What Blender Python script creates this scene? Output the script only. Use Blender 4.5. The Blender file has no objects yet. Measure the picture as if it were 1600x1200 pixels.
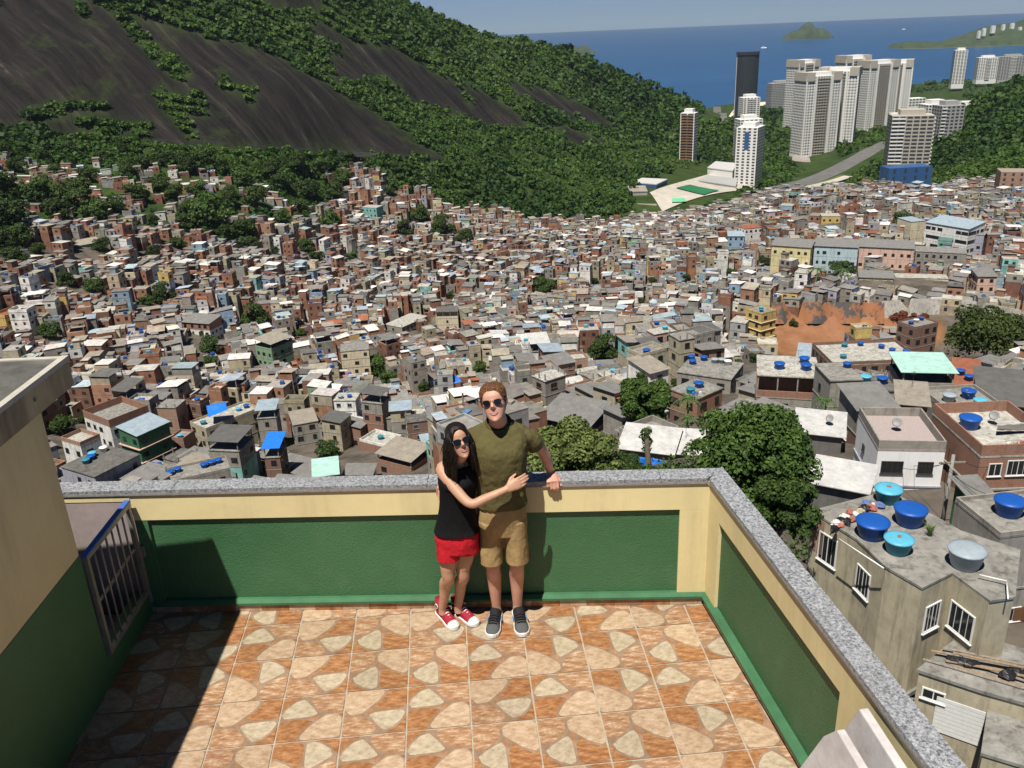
import bpy, math, random
import numpy as np
from mathutils import Vector, Matrix
random.seed(7); RNG = np.random.default_rng(7)
scn = bpy.context.scene
COL = scn.collection
rad = math.radians

# ------------------------------------------------------------------ camera
FPX, PITCH, ROLL, CAMH = 1370.8, .3858, -.0433, 3.937      # focal length in pixels of the 1600 px photograph
_fw = np.array([0, math.cos(PITCH), -math.sin(PITCH)]); _u = np.array([0, math.sin(PITCH), math.cos(PITCH)]); _x = np.array([1., 0, 0])
CX = math.cos(ROLL)*_x + math.sin(ROLL)*_u
CU = -math.sin(ROLL)*_x + math.cos(ROLL)*_u
CF = _fw
CAM = np.array([0, 0, CAMH])
cam_d = bpy.data.cameras.new('camera'); cam = bpy.data.objects.new('camera', cam_d); COL.objects.link(cam)
cam_d.sensor_fit = 'HORIZONTAL'; cam_d.sensor_width = 36; cam_d.lens = FPX/1600*36
cam_d.clip_start = .05; cam_d.clip_end = 80000
cam.matrix_world = Matrix(((CX[0], CU[0], -CF[0], 0), (CX[1], CU[1], -CF[1], 0), (CX[2], CU[2], -CF[2], CAMH), (0, 0, 0, 1)))
scn.camera = cam
# ------------------------------------------------------------------ sky, sun, exposure
SUN_DIR = np.array([.33, .67, -1.63])                       # direction the light travels
SUN_DIR = SUN_DIR/np.linalg.norm(SUN_DIR)
sun_el = math.asin(-SUN_DIR[2]); 
wd = bpy.data.worlds.new('World'); scn.world = wd; wd.use_nodes = True
wn = wd.node_tree.nodes; wl = wd.node_tree.links
bg = wn['Background']
sky = wn.new('ShaderNodeTexSky'); sky.sky_type = 'NISHITA'; sky.sun_disc = False
sky.sun_elevation = sun_el; sky.sun_rotation = math.atan2(-SUN_DIR[0], -SUN_DIR[1])
sky.altitude = 100; sky.air_density = .4; sky.dust_density = 0.0; sky.ozone_density = 6.0
wl.new(sky.outputs[0], bg.inputs[0]); bg.inputs[1].default_value = .05
sd = bpy.data.lights.new('sun', 'SUN'); so = bpy.data.objects.new('sun', sd); COL.objects.link(so)
sd.energy = 5.0; sd.angle = rad(.53); sd.color = (1, .95, .86)
so.rotation_euler = Vector(SUN_DIR).to_track_quat('-Z', 'Y').to_euler(); so.location = (-20, -40, 90)
scn.view_settings.view_transform = 'Standard'; scn.view_settings.look = 'None'
scn.view_settings.exposure = .38; scn.view_settings.gamma = 1
scn.render.engine = 'CYCLES'
scn.cycles.max_bounces = 5; scn.cycles.diffuse_bounces = 1; scn.cycles.glossy_bounces = 2; scn.cycles.transparent_max_bounces = 6
scn.cycles.volume_bounces = 0; scn.cycles.caustics_reflective = False; scn.cycles.caustics_refractive = False

# ------------------------------------------------------------------ pixels to places
def ray(x, y): return CF + CX*(x-800)/FPX - CU*(y-600)/FPX
def atz(x, y, z): d = ray(x, y); return CAM + d*(z-CAMH)/d[2]
def atD(x, y, D): return CAM + ray(x, y)*D
def proj(P):
    d = np.asarray(P, float)-CAM; z = d@CF
    return 800+FPX*(d@CX)/z, 600-FPX*(d@CU)/z, z
SEA_Z = CAMH-165.

# ------------------------------------------------------------------ materials
MATS = {}
def _nodes(name):
    m = bpy.data.materials.new(name); m.use_nodes = True
    nt = m.node_tree; b = nt.nodes['Principled BSDF']
    return m, nt, nt.nodes, nt.links, b
def mixc(nt, fac, a, b, mode='MIX'):
    n = nt.nodes.new('ShaderNodeMix'); n.data_type = 'RGBA'; n.blend_type = mode
    for sock, v in ((n.inputs[0], fac), (n.inputs[6], a), (n.inputs[7], b)):
        if hasattr(v, 'links') or isinstance(v, bpy.types.NodeSocket): nt.links.new(v, sock)
        elif isinstance(v, (int, float)): sock.default_value = v
        else: sock.default_value = (*v[:3], 1)
    return n.outputs[2]
def noise(nt, scale, detail=4, rough=.6, coord='Object', stretch=None, lac=2.0):
    tc = nt.nodes.new('ShaderNodeTexCoord'); n = nt.nodes.new('ShaderNodeTexNoise')
    n.inputs['Scale'].default_value = scale; n.inputs['Detail'].default_value = detail; n.inputs['Roughness'].default_value = rough
    src = tc.outputs[coord]
    if stretch:
        mp = nt.nodes.new('ShaderNodeMapping'); mp.inputs['Scale'].default_value = stretch
        nt.links.new(src, mp.inputs[0]); src = mp.outputs[0]
    nt.links.new(src, n.inputs['Vector'])
    return n.outputs['Fac']
def ramp(nt, src, stops):
    r = nt.nodes.new('ShaderNodeValToRGB'); e = r.color_ramp.elements
    while len(e) < len(stops): e.new(.5)
    for el, (p, c) in zip(e, stops):
        el.position = p; el.color = (c, c, c, 1) if isinstance(c, (int, float)) else (*c[:3], 1)
    nt.links.new(src, r.inputs[0]); return r.outputs[0]
def bump(nt, b, src, strength=.3, dist=.02):
    n = nt.nodes.new('ShaderNodeBump'); n.inputs['Strength'].default_value = strength; n.inputs['Distance'].default_value = dist
    nt.links.new(src, n.inputs['Height']); nt.links.new(n.outputs[0], b.inputs['Normal'])
def sh(c, k): return tuple(min(1, v*k) for v in c)
def M(name, c=(.5, .5, .5), rough=.85, var=.25, scale=3., bmp=.0, bdist=.01, metal=0, stain=0, coord='Object', spec=.3):
    if name in MATS: return MATS[name]
    m, nt, N, L, b = _nodes(name)
    f = noise(nt, scale, 5, .65, coord)
    col = mixc(nt, ramp(nt, f, [(.3, 0), (.7, 1)]), sh(c, 1-var), sh(c, 1+var))
    if stain:
        s = noise(nt, 1.2, 6, .7, coord, (1.6, 1.6, .22))
        col = mixc(nt, ramp(nt, s, [(.50, 0), (.72, stain)]), col, (.045, .04, .034))
    L.new(col, b.inputs['Base Color']); b.inputs['Roughness'].default_value = rough; b.inputs['Metallic'].default_value = metal
    b.inputs['Specular IOR Level'].default_value = spec
    if bmp: bump(nt, b, noise(nt, scale*6, 4, .6, coord), bmp, bdist)
    MATS[name] = m; return m
BASEC = {}
def brickmat(name, c1, c2, mortar, scale=1.0):
    m, nt, N, L, b = _nodes(name)
    tc = N.new('ShaderNodeTexCoord'); geo = N.new('ShaderNodeNewGeometry')
    # wrap the courses round the walls: x+y runs along either pair of walls, z is height
    sep = N.new('ShaderNodeSeparateXYZ'); L.new(tc.outputs['Object'], sep.inputs[0])
    add = N.new('ShaderNodeMath'); L.new(sep.outputs[0], add.inputs[0]); L.new(sep.outputs[1], add.inputs[1])
    cmb = N.new('ShaderNodeCombineXYZ'); L.new(add.outputs[0], cmb.inputs[0]); L.new(sep.outputs[2], cmb.inputs[1])
    br = N.new('ShaderNodeTexBrick'); L.new(cmb.outputs[0], br.inputs['Vector'])
    br.inputs['Color1'].default_value = (*c1, 1); br.inputs['Color2'].default_value = (*c2, 1); br.inputs['Mortar'].default_value = (*mortar, 1)
    br.inputs['Scale'].default_value = scale; br.inputs['Mortar Size'].default_value = .018; br.inputs['Brick Width'].default_value = .32; br.inputs['Row Height'].default_value = .2
    f = noise(nt, .7, 6, .7)
    col = mixc(nt, ramp(nt, f, [(.35, 0), (.75, .65)]), br.outputs[0], sh(mortar, .75))
    s = noise(nt, 1.1, 6, .7, 'Object', (1.6, 1.6, .25))
    col = mixc(nt, ramp(nt, s, [(.52, 0), (.75, .6)]), col, (.05, .04, .034))
    L.new(col, b.inputs['Base Color']); b.inputs['Roughness'].default_value = .9
    bump(nt, b, br.outputs['Fac'], -.4, .01)
    MATS[name] = m; return m
brickmat('brick_red', (.36, .15, .085), (.28, .11, .062), (.27, .21, .17))
brickmat('brick_dark', (.25, .11, .068), (.19, .085, .055), (.19, .155, .13))
brickmat('brick_pale', (.43, .22, .135), (.34, .165, .10), (.32, .26, .21))
for nm, c in dict(concrete=(.29, .27, .24), concrete_dark=(.15, .145, .135), plaster_beige=(.43, .38, .27), plaster_white=(.76, .75, .72),
                  plaster_cream=(.64, .56, .40), paint_yellow=(.58, .42, .15), paint_blue=(.27, .40, .52), paint_green=(.24, .36, .23),
                  paint_aqua=(.22, .47, .43), paint_pink=(.55, .36, .30), paint_lilac=(.36, .36, .43), paint_orange=(.52, .25, .06), paint_dkgreen=(.045, .15, .07),
                  paint_grey=(.36, .37, .38)).items():
    BASEC[nm] = c; M(nm, c, .88, .16, 1.3, .25, .02, stain=.55)
for nm in ('brick_red', 'brick_dark', 'brick_pale'): BASEC[nm] = dict(brick_red=(.315, .145, .088), brick_dark=(.215, .105, .07), brick_pale=(.37, .20, .128))[nm]
def corrug(name, c, freq=38, stain=.7, metal=0, rough=.8):
    m, nt, N, L, b = _nodes(name)
    f = noise(nt, .8, 6, .7); col = mixc(nt, ramp(nt, f, [(.3, 0), (.72, 1)]), sh(c, .72), sh(c, 1.18))
    s = noise(nt, 2.2, 6, .7); col = mixc(nt, ramp(nt, s, [(.55, 0), (.8, stain)]), col, (.07, .055, .045))
    L.new(col, b.inputs['Base Color']); b.inputs['Roughness'].default_value = rough; b.inputs['Metallic'].default_value = metal
    tc = N.new('ShaderNodeTexCoord'); w = N.new('ShaderNodeTexWave'); w.inputs['Scale'].default_value = freq/6.283
    L.new(tc.outputs['Object'], w.inputs[0]); bump(nt, b, w.outputs['Fac'], .6, .03)
    MATS[name] = m; BASEC[name] = c
corrug('fibre_grey', (.21, .205, .195)); corrug('fibre_dark', (.12, .118, .115)); corrug('fibre_tan', (.31, .275, .225))
corrug('metal_white', (.60, .59, .57), stain=.55, rough=.5); corrug('metal_blue', (.34, .42, .48), stain=.3, rough=.5); corrug('roof_aqua', (.42, .68, .60), stain=.3); corrug('roof_rust', (.30, .105, .055))
for nm, c in dict(slab_grey=(.235, .225, .205), slab_light=(.40, .385, .345), slab_dark=(.125, .12, .11)).items():
    BASEC[nm] = c; M(nm, c, .9, .35, .9, .2, .02, stain=.85)
M('tarp_blue', (.02, .17, .62), .45, .2, 2, .4, .05); BASEC['tarp_blue'] = (.02, .17, .62)
M('tank_blue', (.012, .085, .36), .42, .12, 2); M('tank_sky', (.10, .40, .55), .45, .15, 2); M('tank_grey', (.30, .35, .39), .5, .15, 2); M('tank_teal', (.03, .20, .27), .5, .15, 2); M('tank_white', (.66, .68, .68), .5, .1, 2)
M('trim_white', (.72, .72, .70), .6, .08, 4); M('window_dark', (.018, .02, .022), .16, .3, 2, spec=.5); M('wood', (.27, .19, .12), .85, .3, 6); M('wood_grey', (.24, .21, .18), .9, .3, 6)
M('steel_dark', (.06, .06, .062), .55, .2, 6, metal=.4); M('door_brown', (.16, .08, .04), .7, .2, 3); M('door_grey', (.3, .31, .32), .6, .15, 3)
BASEC['window_dark'] = (.02, .02, .022)

# ------------------------------------------------------------------ mesh collecting
class MB:
    def __init__(s): s.v = []; s.f = []; s.m = []
    def add(s, vs, fs, mi=0):
        o = len(s.v); s.v.extend([tuple(map(float, p)) for p in vs]); s.f.extend([tuple(o+i for i in f) for f in fs]); s.m.extend([mi]*len(fs)); return s
    def box(s, a, b, mi=0, R=None, t=(0, 0, 0)):
        (x0, y0, z0), (x1, y1, z1) = a, b
        vs = [(x0, y0, z0), (x1, y0, z0), (x1, y1, z0), (x0, y1, z0), (x0, y0, z1), (x1, y0, z1), (x1, y1, z1), (x0, y1, z1)]
        if R is not None: vs = [tuple(R@Vector(p)+Vector(t)) for p in vs]
        return s.add(vs, [(3, 2, 1, 0), (4, 5, 6, 7), (0, 1, 5, 4), (1, 2, 6, 5), (2, 3, 7, 6), (3, 0, 4, 7)], mi)
    def bar(s, p, q, w, h=None, mi=0, up=(0, 0, 1)):
        p = Vector(p); q = Vector(q); h = h or w; d = (q-p).normalized(); u = Vector(up)
        if abs(d.dot(u)) > .98: u = Vector((1, 0, 0))
        x = d.cross(u).normalized(); y = x.cross(d)
        vs = [c+x*(sx*w/2)+y*(sy*h/2) for c in (p, q) for sx, sy in ((-1, -1), (1, -1), (1, 1), (-1, 1))]
        return s.add(vs, [(3, 2, 1, 0), (4, 5, 6, 7), (0, 1, 5, 4), (1, 2, 6, 5), (2, 3, 7, 6), (3, 0, 4, 7)], mi)
    def prism(s, poly, z0, z1, mi=0, top=None):
        n = len(poly); a = sum(poly[i][0]*poly[(i+1) % n][1]-poly[(i+1) % n][0]*poly[i][1] for i in range(n))
        if a < 0: poly = poly[::-1]
        vs = [(p[0], p[1], z0) for p in poly]+[(p[0], p[1], z1) for p in poly]
        s.add(vs, [tuple(range(n))[::-1]]+[(i, (i+1) % n, n+(i+1) % n, n+i) for i in range(n)], mi)
        s.add(vs[n:], [tuple(range(n))], mi if top is None else top); return s
    def tube(s, pts, rs, n=8, mi=0, caps=True):
        pts = [Vector(p) for p in pts]; rs = rs if hasattr(rs, '__len__') else [rs]*len(pts)
        x = None; rings = []
        for i, p in enumerate(pts):
            d = (pts[min(i+1, len(pts)-1)]-pts[max(i-1, 0)])
            d = d.normalized() if d.length > 1e-9 else Vector((0, 0, 1))
            if x is None: x = d.orthogonal().normalized()
            x = (x-d*x.dot(d)); x = x.normalized() if x.length > 1e-6 else d.orthogonal().normalized(); y = d.cross(x)
            r = rs[i]; ra, rb = (r if hasattr(r, '__len__') else (r, r))
            rings.append([p+x*(math.cos(2*math.pi*k/n)*ra)+y*(math.sin(2*math.pi*k/n)*rb) for k in range(n)])
        vs = [q for r in rings for q in r]; fs = []
        for i in range(len(rings)-1):
            fs += [(i*n+k, i*n+(k+1) % n, (i+1)*n+(k+1) % n, (i+1)*n+k) for k in range(n)]
        if caps: fs += [tuple(range(n))[::-1], tuple((len(rings)-1)*n+k for k in range(n))]
        return s.add(vs, fs, mi)
    def lathe(s, prof, n=20, c=(0, 0, 0), mi=0):
        vs = [(c[0]+r*math.cos(2*math.pi*k/n), c[1]+r*math.sin(2*math.pi*k/n), c[2]+z) for r, z in prof for k in range(n)]
        fs = [(i*n+k, i*n+(k+1) % n, (i+1)*n+(k+1) % n, (i+1)*n+k) for i in range(len(prof)-1) for k in range(n)]
        fs += [tuple(range(n))[::-1], tuple((len(prof)-1)*n+k for k in range(n))]
        return s.add(vs, fs, mi)
    def mesh(s, name, mats, smooth=False):
        me = bpy.data.meshes.new(name); me.from_pydata(s.v, [], s.f)
        for m in (mats if isinstance(mats, (list, tuple)) else [mats]): me.materials.append(MATS[m] if isinstance(m, str) else m)
        if len(me.materials) > 1: me.polygons.foreach_set('material_index', s.m)
        if smooth: me.polygons.foreach_set('use_smooth', [True]*len(s.f))
        me.update(); return me
    def build(s, name, mats, parent=None, smooth=False, **k): return ob(name, s.mesh(name, mats, smooth), parent, **k)
def ob(name, data, parent=None, loc=None, rz=None, **tags):
    o = bpy.data.objects.new(name, data); COL.objects.link(o)
    if parent is not None: o.parent = parent
    if loc is not None: o.location = loc
    if rz is not None: o.rotation_euler = (0, 0, rz)
    for k, v in tags.items():
        if v: o[k] = v
    return o
def thing(name, label, category, loc=(0, 0, 0), rz=0, group=None):
    return ob(name, None, None, loc, rz, label=label, category=category, group=group)
def np_mesh(name, V, F, mat, colors=None, smooth=False):
    """V (n,3), F (m,k) equal-sized faces; colors per vertex"""
    me = bpy.data.meshes.new(name); V = np.asarray(V, np.float32); F = np.asarray(F, np.int32); k = F.shape[1]
    me.vertices.add(len(V)); me.vertices.foreach_set('co', V.ravel())
    me.loops.add(F.size); me.loops.foreach_set('vertex_index', F.ravel())
    me.polygons.add(len(F)); me.polygons.foreach_set('loop_start', np.arange(0, F.size, k, dtype=np.int32))
    try: me.polygons.foreach_set('loop_total', np.full(len(F), k, np.int32))
    except Exception: pass
    me.polygons.foreach_set('use_smooth', np.full(len(F), bool(smooth)))
    if colors is not None:
        ca = me.color_attributes.new('Col', 'FLOAT_COLOR', 'POINT'); c4 = np.ones((len(V), 4), np.float32); c4[:, :colors.shape[1]] = colors
        ca.data.foreach_set('color', c4.ravel())
    me.update(calc_edges=True); me.validate(); me.materials.append(MATS[mat] if isinstance(mat, str) else mat)
    return me
# ------------------------------------------------------------------ terrain: heights from ground points seen in the photograph
CP = """0,900,48 200,900,50 400,900,52 600,900,54 800,900,54 1000,900,52 1200,900,54
0,800,120 200,800,135 400,800,140 600,800,130 800,800,85 1000,800,60
1150,830,60 1250,1000,52 1400,1150,45 1600,1150,44 1600,950,54 1450,1000,51
150,740,190 300,740,196 500,740,190 650,740,178 780,740,130 900,760,62 1000,730,92 1100,750,72
1250,770,72 1420,800,66 1560,860,60 1150,690,105 900,665,150 1100,645,138 1300,620,130 1450,660,108 1580,640,128
800,640,205 640,620,275 400,620,265 200,620,248 0,620,238 1350,585,195 1570,570,215 1200,600,185 1050,590,195
1180,550,280 1330,548,292 1450,548,285 1600,520,270 1230,474,312 1330,476,310 1450,474,306 950,560,262 1100,560,235
0,500,300 200,500,330 400,500,385 600,500,410 800,500,430 1000,500,400 1130,480,360
0,400,360 200,400,400 400,400,460 600,400,530 800,400,560 1000,400,530 1120,400,480 1300,428,345 1420,420,350 1600,440,340
0,300,430 200,300,470 400,300,540 520,330,600 560,268,645 700,335,640 850,350,680 1000,350,690 1150,340,600 1300,350,480 1420,350,470 1600,360,430
0,205,530 200,220,555 400,235,590 600,245,640 690,248,690
0,100,575 100,100,580 300,100,630 450,150,640 600,200,690 600,110,770 500,60,740
0,0,615 200,0,655 400,0,730 0,-120,660 200,-120,720 400,-110,820 520,-60,880
700,160,800 700,280,680 800,200,830 800,300,700 900,270,800 900,150,980 1000,200,1060 950,330,720
600,0,900 700,35,980 800,64,1050 900,90,1120 1000,125,1190 1060,152,1230 1110,182,1280
1010,310,740 1100,300,760 1060,255,900 1170,288,850 1270,300,700 1200,310,680 1400,310,610 1500,305,600 1600,300,560
1140,200,1400 1250,172,1540 1250,236,1050 1350,250,900 1350,205,1150 1450,190,1150 1450,152,1600 1440,137,1930 1560,135,1750 1640,132,1750
1500,255,720 1500,205,860 1600,245,650 1600,185,750 1600,135,900 1560,150,960 1150,178,1580 1290,150,1750 1540,160,1250""".split()
CP = [tuple(float(v) for v in c.split(',')) for c in CP]
EXTRA = [(-.30, 1250, -60.), (-.17, 1350, -110.), (-.06, 1480, -150.), (.04, 1500, -158.), (.12, 1560, -162.),      # behind the ridge
         (-.55, 900, 120.), (-.75, 700, 90.), (-.75, 300, -60.), (-.75, 100, -35.), (.75, 100, -30.), (.75, 300, -85.), (.75, 700, -80.), (.75, 1200, -90.),
         (-.6, 8, -15.), (0, 8, -15.), (.6, 8, -16.), (-.45, 1500, 150.), (-.3, 2200, -150.), (0, 2000, -172.), (.15, 1850, -170.), (.3, 2050, -165.), (.25, 2150, -168.), (.42, 2200, -162.),
         (.6, 2000, -140.), (0, 3000, -190.), (.3, 3000, -185.), (.6, 3000, -180.), (-.4, 3000, -185.)]
_pts = []
for x, y, D in CP:
    p = atD(x, y, D); rho = math.hypot(p[0], p[1]); _pts.append((math.atan2(p[0], p[1]), math.log(rho), (p[2]-CAMH)/rho))
for a, rho, z in EXTRA: _pts.append((a, math.log(rho), (z-CAMH)/rho))
_pts = np.array(_pts)
def _phi(r2): return .5*r2*np.log(np.maximum(r2, 1e-12))
_n = len(_pts); _d2 = ((_pts[:, None, :2]-_pts[None, :, :2])**2).sum(2)
_A = np.zeros((_n+3, _n+3)); _A[:_n, :_n] = _phi(_d2)+np.eye(_n)*2e-4; _A[:_n, _n] = 1; _A[:_n, _n+1:] = _pts[:, :2]; _A[_n:, :_n] = _A[:_n, _n:].T
_w = np.linalg.solve(_A, np.r_[_pts[:, 2], 0, 0, 0])
def _tps(a, l):
    out = np.zeros(a.shape); 
    for i in range(_n): out += _w[i]*_phi((a-_pts[i, 0])**2+(l-_pts[i, 1])**2)
    return out+_w[_n]+_w[_n+1]*a+_w[_n+2]*l
NA, NR = 420, 520
_ag = np.linspace(-.85, .85, NA); _lg = np.linspace(math.log(7.), math.log(3200.), NR)
_A2, _L2 = np.meshgrid(_ag, _lg, indexing='ij')
TZ = CAMH+_tps(_A2, _L2)*np.exp(_L2)
# value noise on world xy for relief
_perm = RNG.random((256, 256))
def vnoise(x, y, s):
    x = x/s; y = y/s; xi = np.floor(x).astype(int); yi = np.floor(y).astype(int); fx = x-xi; fy = y-yi
    fx = fx*fx*(3-2*fx); fy = fy*fy*(3-2*fy); g = lambda i, j: _perm[i % 256, j % 256]
    return (g(xi, yi)*(1-fx)+g(xi+1, yi)*fx)*(1-fy)+(g(xi, yi+1)*(1-fx)+g(xi+1, yi+1)*fx)*fy-.5
TX = np.exp(_L2)*np.sin(_A2); TY = np.exp(_L2)*np.cos(_A2)
def in_poly(px, py, poly):
    px = np.asarray(px, float); py = np.asarray(py, float); r = np.zeros(px.shape, bool); n = len(poly)
    for i in range(n):
        x1, y1 = poly[i]; x2, y2 = poly[(i+1) % n]
        if y1 == y2: continue
        c = (y1 > py) != (y2 > py); r ^= c & (px < (x2-x1)*(py-y1)/(y2-y1)+x1)
    return r
def projv(X, Y, Z):
    dx, dy, dz = X-CAM[0], Y-CAM[1], Z-CAM[2]; z = dx*CF[0]+dy*CF[1]+dz*CF[2]; z = np.maximum(z, .01)
    return 800+FPX*(dx*CX[0]+dy*CX[1]+dz*CX[2])/z, 600-FPX*(dx*CU[0]+dy*CU[1]+dz*CU[2])/z, z
_far = np.clip((np.exp(_L2)-560)/250, 0, 1)
_hill = np.clip((TZ-SEA_Z-25)/60, 0, 1)
TZ = TZ+_far*_hill*(vnoise(TX, TY, 90)*16+vnoise(TX+77, TY, 38)*7+vnoise(TX, TY+33, 14)*2.5)
def ground(x, y):
    a = math.atan2(x, y); l = math.log(max(7.01, math.hypot(x, y)))
    u = (a+.85)/1.7*(NA-1); v = (l-_lg[0])/(_lg[-1]-_lg[0])*(NR-1)
    i = int(min(max(u, 0), NA-1.001)); j = int(min(max(v, 0), NR-1.001)); u -= i; v -= j; u = min(max(u, 0), 1); v = min(max(v, 0), 1)
    return float(TZ[i, j]*(1-u)*(1-v)+TZ[i+1, j]*u*(1-v)+TZ[i, j+1]*(1-u)*v+TZ[i+1, j+1]*u*v)
def hit(x, y, d0=25., d1=3000.):
    """the ground point seen at a pixel of the photograph"""
    r = ray(x, y); D = d0; prev = D
    while D < d1:
        p = CAM+r*D
        if p[2] < ground(p[0], p[1]):
            lo, hi = prev, D
            for _ in range(18):
                m = (lo+hi)/2; p = CAM+r*m
                if p[2] < ground(p[0], p[1]): hi = m
                else: lo = m
            p = CAM+r*hi; return np.array([p[0], p[1], ground(p[0], p[1])])
        prev = D; D *= 1.01
    p = CAM+r*d1; return np.array([p[0], p[1], p[2]])
_PX, _PY, _PD = projv(TX, TY, TZ)
_wob = vnoise(TX, TY, 30)*34+vnoise(TX+9, TY, 11)*16
ROCK = [[(-300, -400), (120, -400), (150, -50), (175, 15), (260, 35), (330, 62), (400, 70), (450, 100), (540, 150), (600, 190), (660, 225), (705, 250), (600, 247), (450, 236), (330, 226), (200, 222), (100, 209), (40, 196), (-300, 190)],
        [(520, 70), (607, 70), (677, 112), (730, 133), (800, 166), (820, 202), (765, 198), (716, 177), (670, 170), (632, 156), (607, 117), (562, 130), (520, 126)],
        [(782, 124), (835, 131), (870, 145), (922, 169), (958, 196), (933, 202), (887, 187), (852, 170), (817, 152)],
        [(866, 194), (905, 204), (947, 224), (922, 233), (877, 215)], [(370, -30), (495, -30), (495, 16), (420, 13)], [(470, 30), (530, 45), (560, 75), (520, 68), (480, 50)]]
STRIPS = [([(165, -5), (215, 60), (285, 112)], 11), ([(250, 148), (300, 212)], 10), ([(50, 182), (110, 168), (160, 168)], 9), ([(95, 185), (170, 200), (230, 205)], 7), ([(430, 205), (470, 230)], 5), ([(350, 130), (400, 150)], 6)]
def seg_d(px, py, a, b):
    dx, dy = b[0]-a[0], b[1]-a[1]; t = np.clip(((px-a[0])*dx+(py-a[1])*dy)/(dx*dx+dy*dy), 0, 1)
    return np.hypot(px-a[0]-t*dx, py-a[1]-t*dy)
def rock_mask(px, py, wob):
    r = np.zeros(px.shape, bool)
    for p in ROCK: r |= in_poly(px+wob*.8, py+wob*.35, p)
    for pl, w in STRIPS:
        for i in range(len(pl)-1): r &= ~(seg_d(px, py, pl[i], pl[i+1]) < w+wob*.35)
    return r & (wob < 14)
RM = rock_mask(_PX, _PY, _wob) & (np.exp(_L2) > 500)
REDP = [(1190, 545), (1200, 500), (1196, 470), (1300, 470), (1385, 472), (1400, 500), (1470, 508), (1480, 530), (1425, 552), (1330, 556), (1240, 560)]
RED = in_poly(_PX+_wob*.4, _PY, REDP) & (np.exp(_L2) > 200) & (np.exp(_L2) < 330)
FAV = [(-300, 420), (0, 400), (60, 360), (130, 345), (270, 380), (330, 400), (400, 372), (520, 340), (512, 275), (560, 262), (640, 310), (720, 337), (830, 354), (960, 360), (1010, 352), (1055, 332), (1100, 336), (1190, 312), (1300, 306), (1380, 305), (1500, 306), (1900, 290), (1900, 1400), (-300, 1400)]
URB = in_poly(_PX, _PY, FAV) & (np.exp(_L2) < 760)
SAND = in_poly(_PX, _PY, [(1085, 182), (1120, 174), (1235, 164), (1236, 160), (1100, 168), (1080, 176)]) & (np.exp(_L2) > 1350)
def blur(a, k=1):
    a = a.astype(float)
    for _ in range(k):
        a[1:-1, 1:-1] = (a[1:-1, 1:-1]*2+a[:-2, 1:-1]+a[2:, 1:-1]+a[1:-1, :-2]+a[1:-1, 2:])/6
    return a
SANDM = blur(SAND).reshape(-1)
cover = np.stack([blur(RM), blur(RED), blur(URB & ~RED)], -1).reshape(-1, 3)
m, nt, N, L, b = _nodes('land')
at = N.new('ShaderNodeAttribute'); at.attribute_name = 'Col'
sp = N.new('ShaderNodeSeparateColor'); L.new(at.outputs['Color'], sp.inputs[0])
veg = mixc(nt, ramp(nt, noise(nt, .06, 6, .7), [(.3, 0), (.7, 1)]), (.016, .034, .008), (.05, .078, .018))
# rock with streaks of seepage running down the fall line
_q = [hit(*_p, 300.) for _p in ((70, 40), (150, 190), (430, 95), (600, 225))]
_f1, _f2 = _q[1]-_q[0], _q[3]-_q[2]; _fl = _f1/np.linalg.norm(_f1)+_f2/np.linalg.norm(_f2); _fl /= np.linalg.norm(_fl)
_nr = np.cross(_fl, np.array([-_fl[1], _fl[0], 0])); _nr /= np.linalg.norm(_nr); _cr = np.cross(_nr, _fl)
tc = N.new('ShaderNodeTexCoord'); mp = N.new('ShaderNodeCombineXYZ')
for _k, (_v, _s) in enumerate(((_fl, .008), (_cr, .12), (_nr, .05))):
    _d = N.new('ShaderNodeVectorMath'); _d.operation = 'DOT_PRODUCT'; L.new(tc.outputs['Object'], _d.inputs[0]); _d.inputs[1].default_value = tuple(_v*_s); L.new(_d.outputs['Value'], mp.inputs[_k])
nz = N.new('ShaderNodeTexNoise'); nz.inputs['Scale'].default_value = 1; nz.inputs['Detail'].default_value = 7; nz.inputs['Roughness'].default_value = .7
L.new(mp.outputs[0], nz.inputs['Vector'])
rk = mixc(nt, ramp(nt, nz.outputs['Fac'], [(.36, 0), (.5, .35), (.64, 1)]), (.008, .0074, .0072), (.032, .0265, .0235))
rk = mixc(nt, ramp(nt, nz.outputs['Fac'], [(.60, 0), (.72, .7)]), rk, (.13, .105, .088))
rk = mixc(nt, ramp(nt, noise(nt, .035, 5, .7), [(.56, 0), (.68, .75)]), rk, (.03, .04, .013))
red = mixc(nt, ramp(nt, noise(nt, .12, 6, .7), [(.3, 0), (.7, 1)]), (.19, .080, .036), (.31, .155, .085))
urb = mixc(nt, ramp(nt, noise(nt, .15, 6, .7), [(.35, 0), (.65, 1)]), (.055, .05, .043), (.15, .125, .10))
c1 = mixc(nt, sp.outputs[2], veg, urb); c1 = mixc(nt, sp.outputs[1], c1, red); c1 = mixc(nt, sp.outputs[0], c1, rk)
L.new(c1, b.inputs['Base Color']); b.inputs['Roughness'].default_value = .95; b.inputs['Specular IOR Level'].default_value = .15
mh = N.new('ShaderNodeMath'); mh.operation = 'MULTIPLY'; L.new(nz.outputs['Fac'], mh.inputs[0]); L.new(sp.outputs[0], mh.inputs[1]); bump(nt, b, mh.outputs[0], .9, 4.0)
MATS['land'] = m
_idx = np.arange(NA*NR).reshape(NA, NR)
_F = np.stack([_idx[:-1, :-1], _idx[:-1, 1:], _idx[1:, 1:], _idx[1:, :-1]], -1).reshape(-1, 4)[:, ::-1]
ob('hillside_terrain', np_mesh('hillside_terrain', np.stack([TX, TY, TZ], -1).reshape(-1, 3), _F, 'land', cover, True), kind='structure')

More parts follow.
